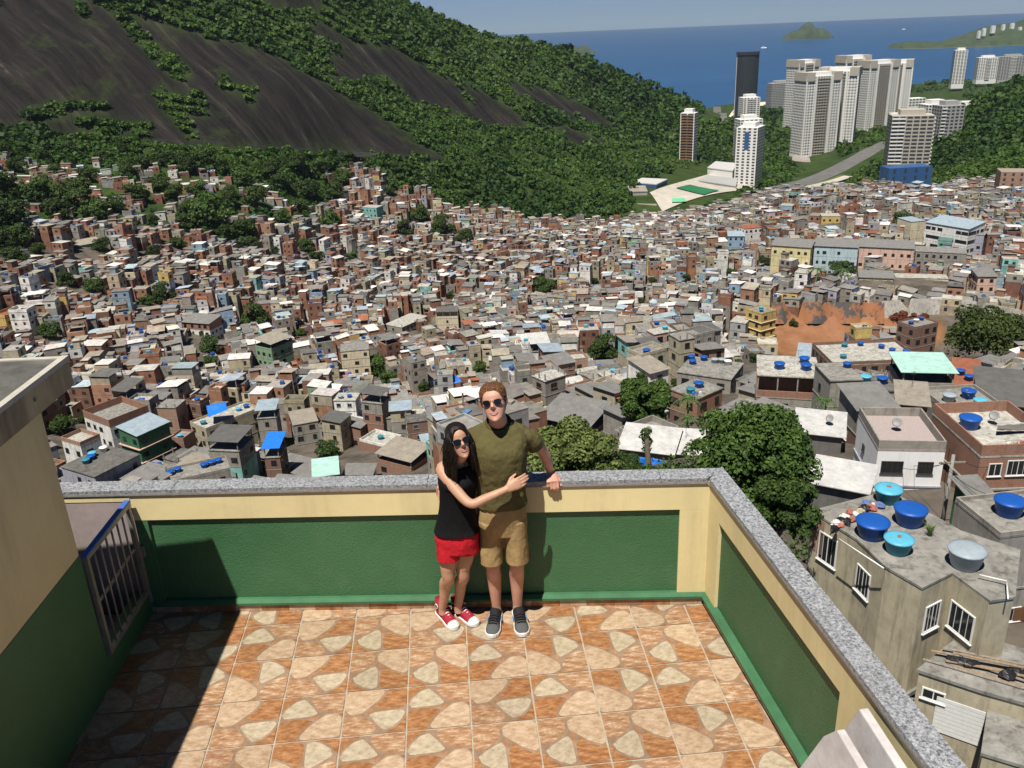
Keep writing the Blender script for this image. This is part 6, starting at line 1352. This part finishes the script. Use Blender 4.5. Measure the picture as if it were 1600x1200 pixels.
# trees among the houses: six kinds of crown shared
protos = []
for k in range(7):
    lm = lump_set(40+k, 1.0, 1.25, 16+k); protos.append((crown_mesh('crown', ['leaf_dark', 'leaf_mid', 'leaf_dark', 'leaf_mid', 'leaf_dark', 'leaf_mid', 'leaf_bright'][k], 60+k, lm, 2600, .13), trunk_mesh(k, .6, .07, .5)))
rt_ = random.Random(8)
for (g, R, x, y, D) in TREES:
    if D < 62 or any(abs(x-q[0]) < 3 and abs(y-q[1]) < 3 for q in ((1172, 722), (1222, 800), (892, 722), (968, 735), (1005, 628), (1015, 590), (1548, 515), (1408, 497), (1436, 497))): continue
    k = rt_.choice((0, 1, 2, 3, 4, 5)) if not (x < 300 and y < 420) else rt_.choice((0, 2, 4, 1)); up = y < 420 and x < 640
    kind = ['dark green', 'mid green', 'dark green', 'mid green', 'dark green', 'mid green', 'bright green'][k]
    kind = ('tall ' if R > 5.5 else 'small ' if R < 3 else 'round ' if rt_.random() < .5 else 'spreading ')+kind
    lb = f"{kind} tree on the wooded slope below the rock face" if up else (f"{kind} tree growing between hillside houses" if R < 4 else f"{kind} tree growing between hillside houses")
    tree('leafy_tree', lb, (g[0], g[1], g[2]-R*.2), protos[k][0], protos[k][1], R, rt_.uniform(0, 6), 'trees on the wooded slope' if up else 'trees between hillside houses', cz=.45, sz=R*rt_.uniform(.85, 1.15))
# ---- forest on the mountain and the far slopes
vis = (_T >= _RUN-.012) & (_PX > -80) & (_PX < 1700) & (_PY > -80) & (_PY < 420)
_dpx = np.abs(np.gradient(_PX, axis=0))*np.abs(np.gradient(_PY, axis=1)) + .02
_rho = np.exp(_L2)
veg = vis & ~RM & ~URB & ~RED & ~SAND & (_rho > 300) & (TZ > SEA_Z+2)
CLEAR = [[(985, 345), (996, 286), (1090, 258), (1180, 250), (1190, 292), (1060, 335)], [(1190, 310), (1260, 268), (1370, 225), (1400, 235), (1330, 280), (1260, 305)], [(1232, 236), (1310, 236), (1310, 265), (1240, 265)], [(1380, 262), (1460, 262), (1460, 300), (1380, 300)], [(1100, 160), (1150, 164), (1150, 190), (1100, 190)], [(1400, 150), (1500, 140), (1520, 170), (1420, 178)]]
for pg in CLEAR: veg &= ~in_poly(_PX, _PY, pg)
wt = (_dpx*veg).ravel(); g_ = np.random.default_rng(12)
NF = 16000; pick = g_.choice(wt.size, NF, p=wt/wt.sum()); ai = pick//NR; li = pick % NR
aa = _ag[ai]+g_.uniform(-.5, .5, NF)*(_ag[1]-_ag[0]); ll = _lg[li]+g_.uniform(-.5, .5, NF)*(_lg[1]-_lg[0]); fx, fy = np.exp(ll)*np.sin(aa), np.exp(ll)*np.cos(aa); fz = TZ.ravel()[pick]
SPX = np.array([p[:2] for p in pos if p[6]]+[(1e9, 1e9)])
_kp = np.ones(NF, bool)
for sx_, sy_ in SPX:
    dd_ = np.hypot(sx_, sy_); ux, uy = sx_/dd_, sy_/dd_; al = fx*ux+fy*uy-dd_; la = np.abs(-fx*uy+fy*ux); _kp &= ~((la < 6) & (al < 4) & (al > -16))
fx, fy, fz, pick = fx[_kp], fy[_kp], fz[_kp], pick[_kp]; NF = len(fx)
K = 24; fr = (1.7+2.9*g_.random(NF)**1.8)*np.clip(_rho.ravel()[pick]/800, .75, 1.7)
patch = np.clip(.5+vnoise(fx, fy, 60)*1.1+vnoise(fx, fy, 20)*.7, 0, 1); fr *= .75+.5*(1-patch)
d = g_.normal(size=(NF, K, 3)); d[..., 2] = np.abs(d[..., 2])*.9; d /= np.linalg.norm(d, axis=2)[..., None]
C = np.stack([fx, fy, fz+fr*.35], -1)[:, None]+d*(fr[:, None, None]*(.7+.4*g_.random((NF, K, 1))))*np.array([1, 1, .95])
nrm = d+g_.normal(size=(NF, K, 3))*.5; nrm /= np.linalg.norm(nrm, axis=2)[..., None]; t1 = np.cross(nrm, g_.normal(size=(NF, K, 3))); t1 /= np.linalg.norm(t1, axis=2)[..., None]; t2 = np.cross(nrm, t1)
s = fr[:, None, None]*(.26+.28*g_.random((NF, K, 1)))
V = np.stack([C-t1*s, C-t2*s*.8, C+t1*s, C+t2*s*.8], 2).reshape(-1, 3); F = np.arange(NF*K*4).reshape(-1, 4)
tone = np.clip((patch*.8+.3*g_.random(NF))[:, None]*(.55+.6*g_.random((NF, K))), 0, 1).reshape(-1)
ob('mountain_forest', np_mesh('mountain_forest', V, F, 'leaf_forest', np.repeat(np.stack([tone]*3, 1), 4, 0)), kind='stuff', label='dense green forest and scrub covering the mountain slopes', category='forest')

# ---- undergrowth on the slope under the terrace
gu = np.random.default_rng(31); NU = 900; ux = gu.uniform(-14, 20, NU); uy = gu.uniform(14, 74, NU); keep = np.ones(NU, bool)
for (c_, ax, nr, hw, hd, zt) in HERO_FOOT:
    dx, dy = ux-c_[0], uy-c_[1]; keep &= ~((np.abs(dx*ax[0]+dy*ax[1]) < hw) & (np.abs(dx*nr[0]+dy*nr[1]) < hd))
keep &= ~((ux > 11) & (uy < 48)); ux, uy = ux[keep], uy[keep]; NU = len(ux); uz = np.array([ground(a, b_) for a, b_ in zip(ux, uy)]); K = 46; fr = gu.uniform(.5, 1.5, NU)
d = gu.normal(size=(NU, K, 3)); d[..., 2] = np.abs(d[..., 2]); d /= np.linalg.norm(d, axis=2)[..., None]; C = np.stack([ux, uy, uz], -1)[:, None]+d*(fr[:, None, None]*(.5+.6*gu.random((NU, K, 1))))
nrm = d+gu.normal(size=(NU, K, 3))*.6; nrm /= np.linalg.norm(nrm, axis=2)[..., None]; t1 = np.cross(nrm, gu.normal(size=(NU, K, 3))); t1 /= np.linalg.norm(t1, axis=2)[..., None]; t2 = np.cross(nrm, t1); s = .10+.16*gu.random((NU, K, 1))
V = np.stack([C-t1*s, C-t2*s*.6, C+t1*s, C+t2*s*.6], 2).reshape(-1, 3); tone = gu.random(NU*K)
ob('undergrowth', np_mesh('undergrowth', V, np.arange(NU*K*4).reshape(-1, 4), 'leaf_mid', np.repeat(np.stack([tone]*3, 1), 4, 0)), kind='stuff', label='low green undergrowth on the slope below the terrace', category='undergrowth')
# ------------------------------------------------------------------ beach suburb, towers, islands
M('tower_white', (.74, .73, .70), .7, .06, .05); M('tower_beige', (.44, .40, .34), .75, .08, .05); M('tower_grey', (.36, .36, .35), .75, .08, .05); M('tower_glass', (.035, .042, .05), .25, .15, .05, spec=.6); M('tower_brown', (.25, .15, .085), .75, .1, .05); M('tower_red', (.36, .10, .08), .75, .1, .05); M('tower_blue', (.035, .10, .24), .6, .1, .05); M('win_far', (.05, .055, .062), .4, .3, .2); M('roof_far', (.30, .26, .23), .9, .2, .1)
def tower(name, label, px, py, D, w, d, h, rz, wall, floors, cols=(6, 4), balcony=None, side=None, winmat='win_far', roofbits=True, winw=.62, winh=.5, group=None):
    b0 = atD(px, py, D); t = thing(name, label, 'tower', (b0[0], b0[1], b0[2]), rad(rz), group); mb = MB(); mb.box((-w/2, -d/2, -8), (w/2, d/2, h)); mb.build('wall', wall, t)
    fh = h/floors; mb = MB()
    for fn, L_, n in (('f', w, cols[0]), ('l', d, cols[1]), ('r', d, cols[1])):
        for s_ in range(floors):
            for k in range(n):
                a = (k+.5)/n*L_-L_/2; hw = L_/n*winw/2; z0, z1 = s_*fh+fh*.3, s_*fh+fh*(.3+winh)
                if fn == 'f': mb.box((a-hw, -d/2-.12, z0), (a+hw, -d/2+.02, z1))
                elif fn == 'l': mb.box((-w/2-.12, a-hw, z0), (-w/2+.02, a+hw, z1))
                else: mb.box((w/2-.02, a-hw, z0), (w/2+.12, a+hw, z1))
    mb.build('windows', winmat, t, kind='stuff')
    if balcony:
        for s_ in range(floors):
            mb = MB(); z = s_*fh+.05; mb.box((balcony[0]*w, -d/2-1.3, z), (balcony[1]*w, -d/2-.13, z+fh*.36)); mb.build('balcony', balcony[2], t)
    if side:
        for s_ in range(floors):
            mb = MB(); z = s_*fh+.05; mb.box((-w/2-1.2 if side[0] < 0 else w/2+.13, -d*.42, z), (-w/2-.13 if side[0] < 0 else w/2+1.2, d*.42, z+fh*.36)); mb.build('balcony', side[1], t)
    if roofbits:
        mb = MB(); mb.box((-w*.3, -d*.3, h+.001), (w*.3, d*.3, h+4)); mb.build('lift_house', wall, t); mb = MB(); mb.box((-w/2-.2, -d/2-.2, h+.002), (w/2+.2, d/2+.2, h+.5)); mb.build('roof_edge', 'roof_far', t) if False else None
    return t
# round dark hotel tower
b0 = atD(1163, 186, 1500); t = thing('hotel_tower', 'dark cylindrical glass hotel tower standing alone by the beach', 'tower', tuple(b0)); n = 40
mb = MB(); mb.lathe([(18, -8), (18, 103), (17.9, 103.01)], n); mb.build('wall', 'tower_glass', t, False)
for k in range(n):
    a = 2*math.pi*k/n; mb = MB(); mb.bar((18.15*math.cos(a), 18.15*math.sin(a), -6), (18.15*math.cos(a), 18.15*math.sin(a), 103), .5 if k % 20 else 2.4, .5, up=(math.cos(a), math.sin(a), 0)); mb.build('mullion', 'win_far' if k % 20 else 'tower_white', t)
mb = MB(); mb.lathe([(19, 103.02), (19, 108), (18.5, 108.01)], n); mb.build('crown_ring', 'tower_glass', t)
hb = tower('hotel_block', 'long grey grid-fronted hotel block beside the round tower', 1217, 172, 1560, 42, 22, 46, 8, 'tower_grey', 16, (16, 6), winmat='win_far')
# curved cluster of tall white flats
for i, (px, py, D, w, h, rz) in enumerate(((1247, 200, 1200, 32, 84, 20), (1268, 240, 1020, 42, 86, 12), (1302, 236, 1040, 42, 90, -28), (1322, 205, 1180, 34, 92, 10), (1362, 200, 1150, 42, 80, 14), (1392, 196, 1160, 36, 78, -25))):
    lb = ['rearmost white flat tower of the curved cluster', 'broad white flat tower at the front of the curved cluster', 'white flat tower turned sideways against the broad front tower', 'white flat tower at the back between the two clusters', 'white flat tower of the second cluster facing the valley', 'white flat tower turned sideways at the end of the second cluster'][i]
    t = tower('flat_tower', lb, px, py, D, w, 26, h, rz, 'tower_white', 28, (13, 8), (-.18, .18, 'tower_beige'), winw=.55, group='tall white flat towers')
    mb = MB(); mb.box((-w*.52, -14.2, h-5), (-w*.28, 14, h+4.2)); mb.box((w*.28, -14.2, h-5.1), (w*.52, 14, h+4)); mb.build('roof_pavilion', 'tower_beige', t)
    for x in (-.5, -.22, .22, .5): mb = MB(); mb.box((x*w-.9, -14.1, -6), (x*w+.9, -13.0, h)); mb.build('pier', 'tower_white', t)
tower('slim_tower', 'slim brown and white tower at the foot of the mountain', 1075, 248, 930, 15, 13, 47, -30, 'tower_white', 17, (2, 4), (-.42, .42, 'tower_brown'), winw=.8)
tower('white_tower', 'rear white tower with rounded top on the avenue', 1168, 205, 1240, 24, 20, 46, 5, 'tower_white', 17, (5, 4), (-.2, .2, 'tower_white'), winw=.5)
tower('white_tower', 'middle white tower with stepped roof on the avenue', 1166, 250, 1010, 26, 20, 46, 5, 'tower_white', 15, (5, 4), (-.45, .45, 'tower_white'))
tower('beige_tower', 'beige slab tower half hidden by the front white tower', 1158, 272, 930, 12, 18, 46, 5, 'tower_beige', 17, (3, 4))
t = tower('white_tower', 'front white slab tower with blue banner panel', 1168, 294, 850, 20, 24, 58, -32, 'tower_white', 21, (4, 7), winw=.5)
mb = MB(); mb.box((-2, -12.4, 38), (2.2, -12.14, 54)); mb.build('blue_banner', 'tower_blue', t)
tower('banded_tower', 'wide banded tower with white balconies above blue hoarding', 1412, 276, 690, 30, 20, 47, -14, 'tower_beige', 17, (6, 4), (-.5, -.18, 'tower_white'), (1, 'tower_white'), winw=.8)
tower('grey_tower', 'grey-white tower standing behind the banded tower', 1452, 222, 860, 22, 18, 36, 6, 'tower_white', 13, (6, 4)); tower('grey_tower', 'pale tower beside the grey-white tower on the wooded slope', 1473, 232, 840, 22, 18, 40, 4, 'tower_grey', 13, (5, 4), (-.5, -.3, 'tower_white'))
tower('low_block', 'low white and red striped block on the wooded slope', 1510, 190, 980, 30, 16, 18, -8, 'tower_white', 6, (6, 3), (-.5, -.38, 'tower_red'))
tower('lone_tower', 'lone white tower standing by the sea', 1494, 131, 1720, 22, 22, 62, -15, 'tower_white', 24, (4, 4), winw=.7)
tower('sea_flats', 'white seaside flats at the edge of the bay', 1538, 124, 1780, 38, 20, 42, -8, 'tower_white', 15, (9, 4), (-.1, .12, 'tower_white')); tower('sea_flats', 'grey seaside flats joined to the white seaside flats', 1576, 124, 1780, 52, 20, 44, -8, 'tower_grey', 16, (10, 4), (-.1, .12, 'tower_white')); tower('sea_flats', 'dark seaside flats at the end of the seaside row', 1618, 118, 1760, 30, 20, 58, -8, 'tower_brown', 16, (8, 4))
tower('white_villa', 'white low villa rows behind the second flat cluster', 1424, 166, 1350, 34, 18, 12, 10, 'tower_white', 3, (6, 3), roofbits=False)
tower('white_villa', 'stepped white building in front of the grey-white tower', 1415, 196, 1000, 34, 18, 14, 10, 'tower_white', 4, (6, 3), roofbits=False)
tower('hoarding_building', 'blue clad building site below the banded tower', 1412, 292, 640, 32, 14, 15, 4, 'tower_blue', 3, (4, 2), roofbits=False, winw=.2)
t = tower('brick_block', 'brick and concrete block on the wooded slope above low roofs', 1588, 298, 520, 22, 14, 12, -18, 'brick_pale', 4, (5, 3), winw=.3, roofbits=False)
# sheds and school by the sports field
def flat_shed(name, label, pts, D, h, wall, roof, band=None):
    A = atD(*pts[0], D); P_ = [atz(x, y, A[2])[:2] for x, y in pts]; c_ = np.mean(P_, 0); t = thing(name, label, 'building', (c_[0], c_[1], A[2]-h)); q = [(p[0]-c_[0], p[1]-c_[1]) for p in P_]
    mb = MB(); mb.prism(scaled(q, .98), -12, h); mb.build('wall', wall, t); mb = MB(); mb.prism(q, h+.01, h+.8); mb.build('roof', roof, t)
    if band: mb = MB(); mb.prism(scaled(q, .988), h-4, h-.01); mb.build('band', band, t)
flat_shed('sports_hall', 'white roofed sports hall with blue wall band beside the forest', [(988, 286), (1026, 289), (1043, 281), (1003, 279)], 790, 8, 'tower_white', 'metal_white', 'tower_blue')
flat_shed('school', 'school with brown roof and pale blue walls beside the forest', [(996, 320), (1026, 322), (1024, 308), (990, 306)], 730, 9, 'paint_blue', 'roof_far')
flat_shed('grey_annexe', 'grey roofed annexe between school and sports hall', [(985, 301), (1012, 300), (1008, 291), (980, 292)], 750, 5, 'tower_grey', 'roof_far')
flat_shed('white_hall', 'white low halls behind the football pitch', [(1105, 263), (1145, 268), (1152, 256), (1118, 253)], 880, 5, 'tower_white', 'metal_white')
flat_shed('grey_hall', 'grey low halls beside the front white tower', [(1090, 283), (1150, 292), (1152, 280), (1105, 275)], 830, 4, 'tower_grey', 'tower_grey')
flat_shed('market_shed', 'wide pale roofed shed with brick sides beside the highway', [(1237, 252), (1295, 257), (1308, 238), (1240, 238)], 985, 7, 'brick_pale', 'roof_far')
flat_shed('bus_depot', 'wide grey depot roofs at the edge of the low houses', [(1262, 305), (1330, 308), (1340, 290), (1300, 285)], 640, 5, 'tower_grey', 'fibre_grey'); flat_shed('white_depot', 'white arched depot roof beside the grey depot', [(1338, 304), (1378, 306), (1376, 292), (1340, 290)], 630, 6, 'tower_white', 'metal_blue')
flat_shed('red_villa', 'red roofed villa among the trees under the mountain', [(1030, 252), (1052, 256), (1055, 250), (1034, 247)], 930, 5, 'tower_beige', 'roof_rust')
# flat ground patches laid on the slope: pitch, courts, roads, sand
def patch_mesh(name, pts, mat, lift=.6, n=14, D=None, **k):
    """quad of photograph pixels draped on the ground"""
    P_ = [hit(x, y) if D is None else None for x, y in pts]; vs = []; 
    for i in range(n+1):
        for j in range(n+1):
            u, v = i/n, j/n; p = (P_[0]*(1-u)+P_[1]*u)*(1-v)+(P_[3]*(1-u)+P_[2]*u)*v; vs.append((p[0], p[1], ground(p[0], p[1])+lift))
    mb = MB(); mb.add(vs, [(i*(n+1)+j, (i+1)*(n+1)+j, (i+1)*(n+1)+j+1, i*(n+1)+j+1) for i in range(n) for j in range(n)]); return mb.build(name, mat, **k)
M('paving_pale', (.46, .42, .36), .9, .15, .1); M('pitch_green', (.02, .15, .06), .9, .15, .1); M('court_green', (.12, .48, .25), .9, .1, .1); M('asphalt', (.13, .125, .12), .9, .2, .1); M('sand', (.62, .55, .43), .95, .1, .05); M('grass', (.11, .14, .04), .95, .25, .1); M('asphalt_tan', (.21, .18, .145), .95, .25, .2)
patch_mesh('school_yard', [(1035, 332), (1195, 296), (1130, 268), (1015, 302)], 'paving_pale', .8, 16, kind='structure')
patch_mesh('football_pitch', [(1056, 296), (1100, 307), (1124, 300), (1078, 291)], 'pitch_green', 1.6, 8, kind='structure'); patch_mesh('ball_court', [(1050, 319), (1073, 318), (1068, 312), (1050, 313)], 'court_green', 1.7, 6, kind='structure')
patch_mesh('beach', [(1090, 180), (1150, 176), (1150, 169), (1098, 172)], 'sand', 2.2, 8, kind='structure'); patch_mesh('beach', [(1180, 168), (1240, 163), (1240, 158), (1180, 162)], 'sand', 2.2, 8, kind='structure')
def road(name, pts, w, mat, lift=1.2, **k):
    C_ = [hit(*p) for p in pts]; out = []
    for i in range(len(C_)-1):
        for q in range(10): out.append(C_[i]+(C_[i+1]-C_[i])*q/10)
    out.append(C_[-1]); vs = []
    for i, p in enumerate(out):
        d_ = (out[min(i+1, len(out)-1)]-out[max(i-1, 0)])[:2]; d_ /= np.linalg.norm(d_); nn = np.array([-d_[1], d_[0]])
        for sg in (-1, 1): q = p[:2]+nn*sg*w/2; vs.append((q[0], q[1], ground(p[0], p[1])+lift))
    mb = MB(); mb.add(vs, [(2*i, 2*i+1, 2*i+3, 2*i+2) for i in range(len(out)-1)]); return mb.build(name, mat, **k)
road('highway', [(1185, 303), (1240, 292), (1290, 276), (1330, 256), (1365, 236), (1395, 222)], 20, 'asphalt', 2.0, kind='structure')
road('side_road', [(1242, 300), (1290, 290), (1325, 279)], 9, 'paving_pale', 2.4, kind='structure'); patch_mesh('grass_verge', [(1255, 296), (1300, 287), (1320, 272), (1262, 290)], 'grass', 1.0, 8, kind='structure')
road('avenue', [(1120, 168), (1128, 190), (1140, 200)], 14, 'asphalt', 1.5, kind='structure')
road('dirt_lane', [(1062, 345), (1068, 370), (1074, 400), (1078, 430)], 5, 'asphalt_tan', .8, kind='structure')
road('hill_road', [(1545, 440), (1570, 455), (1592, 470), (1625, 500)], 9, 'asphalt_tan', .9, kind='structure'); road('hill_road', [(1560, 436), (1575, 420), (1572, 395)], 7, 'asphalt_tan', .9, kind='structure')
# retaining wall over the red earth, patches of sprayed concrete
M('shotcrete', (.30, .285, .26), .95, .25, .15, .4, .2, stain=.85); M('shotcrete_dark', (.055, .055, .058), .9, .4, .3, .4, .2)
def wall_strip(name, label, top, bot, mat, th=.8, cat='wall'):
    vs = []; n = len(top)
    for (x, y), (xb, yb) in zip(top, bot):
        B_ = hit(xb, yb); D_ = (B_-CAM)@CF; T_ = atD(x, y, D_+1.0); vs += [tuple(B_-np.array([0, 0, 1.5])), tuple(T_), tuple(T_+np.array([0, th, 0])), tuple(B_+np.array([0, th, -1.5]))]
    fs = []
    for i in range(n-1):
        for k in range(4): fs.append((4*i+k, 4*i+(k+1) % 4, 4*i+4+(k+1) % 4, 4*i+4+k))
    fs += [(0, 1, 2, 3), (4*n-1, 4*n-2, 4*n-3, 4*n-4)]; mb = MB(); mb.add(vs, fs); return mb.build(name, mat, label=label, category=cat)
wall_strip('retaining_wall', 'long grey concrete retaining wall behind the umbrella-shaped tree', [(1378, 472), (1420, 468), (1470, 467), (1530, 472), (1600, 486)], [(1378, 500), (1420, 496), (1470, 493), (1530, 495), (1600, 505)], 'shotcrete')
wall_strip('parapet_wall', 'low grey block wall along the top of the red earth cut', [(1235, 452), (1300, 457), (1380, 460)], [(1235, 470), (1300, 474), (1380, 476)], 'concrete')
rr_ = random.Random(4)
def cut_face(px0, px1):
    vs = []; n = 40
    for i in range(n+1):
        x = px0+(px1-px0)*i/n; B_ = hit(x, 506+6*math.sin(i*.5)); D_ = (B_-CAM)@CF
        for k in range(5): y = 472+(506-472)*(k/4); p = atD(x, y, D_+4*(1-k/4)+rr_.uniform(-.5, .5)); vs.append(tuple(p))
    mb = MB(); mb.add(vs, [(i*5+k, i*5+k+1, (i+1)*5+k+1, (i+1)*5+k) for i in range(n) for k in range(4)]); return mb
m, nt, N, L, b = _nodes('cut_earth'); f = noise(nt, .16, 6, .75, 'Object', (1, 1, .35))
L.new(mixc(nt, ramp(nt, f, [(.47, 0), (.53, 1)]), (.25, .105, .045), (.06, .058, .058)), b.inputs['Base Color']); b.inputs['Roughness'].default_value = .95; bump(nt, b, f, .6, 1.); MATS['cut_earth'] = m
cut_face(1200, 1382).build('earth_cut', 'cut_earth', None, True, kind='structure')
# dark boundary wall at the foot of the rock
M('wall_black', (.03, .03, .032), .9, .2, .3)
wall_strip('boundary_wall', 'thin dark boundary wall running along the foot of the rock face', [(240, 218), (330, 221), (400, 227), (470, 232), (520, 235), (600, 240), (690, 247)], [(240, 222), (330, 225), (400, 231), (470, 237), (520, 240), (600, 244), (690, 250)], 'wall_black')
# islands and headland
def island(name, label, px, py, wpx, hpx, D, seed, mat='land_far', prof=None, depth=.5):
    c_ = atD(px, py, D); c_[2] = SEA_Z; W_ = wpx/FPX*D; H_ = hpx/FPX*D; r = random.Random(seed); nx, ny = 60, 16; vs = []
    for i in range(nx+1):
        for j in range(ny+1):
            u, v = i/nx*2-1, j/ny*2-1; e = max(0, 1-u*u)**.5; pr = prof(u) if prof else (1-abs(u)**1.6); z = H_*pr*max(0, 1-v*v)**.6*(1+.18*math.sin(u*9+seed)+.1*math.sin(u*23+v*5))-4
            vs.append((u*W_/2, v*W_*depth/2*(.4+.6*e), z))
    fs = [(i*(ny+1)+j, (i+1)*(ny+1)+j, (i+1)*(ny+1)+j+1, i*(ny+1)+j+1) for i in range(nx) for j in range(ny)]
    mb = MB(); mb.add(vs, fs); o = mb.build(name, mat, None, True, kind='structure'); o.location = c_; return o
m, nt, N, L, b = _nodes('land_far'); tc = N.new('ShaderNodeTexCoord'); sp = N.new('ShaderNodeSeparateXYZ'); L.new(tc.outputs['Object'], sp.inputs[0])
mr = N.new('ShaderNodeMapRange'); mr.inputs['From Min'].default_value = -3; mr.inputs['From Max'].default_value = 2; L.new(sp.outputs[2], mr.inputs[0])
gv = mixc(nt, ramp(nt, noise(nt, .02, 6, .7), [(.3, 0), (.7, 1)]), (.02, .04, .012), (.06, .085, .03)); L.new(mixc(nt, mr.outputs[0], (.30, .24, .18), gv), b.inputs['Base Color']); b.inputs['Roughness'].default_value = .95; bump(nt, b, noise(nt, .03, 6, .7), 1., 8.); MATS['land_far'] = m
island('island', '', 1262, 60, 84, 21, 6400, 2); island('rock_islet', '', 905, 84, 60, 13, 5300, 5)
island('headland', '', 1560, 68, 320, 52, 4150, 9, prof=lambda u: (.16+.84*max(0, min(1, (u+.55)/1.1))**1.3)*(1 if u > -.97 else 0), depth=.55)
for (px, py, w) in ((1538, 42, 9), (1552, 38, 12), (1568, 36, 8), (1582, 34, 10), (1530, 46, 7), (1594, 40, 8)):
    c_ = atD(px, py+3, 4000); mb = MB(); W_ = w/FPX*1900; mb.box((-W_/2, -8, -30), (W_/2, 8, -1)); mb.box((-W_*.3, -8.2, -.99), (W_*.4, 8, 3)); mb.build('hill_villa', 'tower_white', None, loc=tuple(c_), label='white villa on the far wooded headland', category='house', group='villas on the headland')
for (px, py) in ((1193, 75), (1412, 46)):
    c_ = atD(px, py, 1); c_ = CAM+ray(px, py)*((SEA_Z-CAMH)/ray(px, py)[2]); mb = MB(); mb.add([(-14, -3, 0), (14, -3, 0), (18, 0, 4), (14, 3, 0), (-14, 3, 0), (-15, 0, 4)], [(0, 1, 2, 5), (3, 4, 5, 2), (0, 4, 3, 1)]); mb.box((-8, -2, 3), (2, 2, 8)); mb.build('boat', 'tower_white', None, loc=tuple(c_), label='small white boat far out on the sea', category='boat', group='far boats')
# ------------------------------------------------------------------ air
m = bpy.data.materials.new('haze_air'); m.use_nodes = True; nt = m.node_tree
for n in list(nt.nodes):
    if n.type == 'BSDF_PRINCIPLED': nt.nodes.remove(n)
pv = nt.nodes.new('ShaderNodeVolumePrincipled'); pv.inputs['Color'].default_value = (.62, .76, .95, 1); pv.inputs['Density'].default_value = 3.6e-5; pv.inputs['Anisotropy'].default_value = .2
nt.links.new(pv.outputs[0], [n for n in nt.nodes if n.type == 'OUTPUT_MATERIAL'][0].inputs['Volume']); MATS['haze_air'] = m
mb = MB(); mb.box((-25000, -25000, SEA_Z-40), (25000, 25000, float(TZ.max())+15)); mb.build('haze', 'haze_air', kind='stuff', label='thin blue air haze over the valley and sea', category='haze')
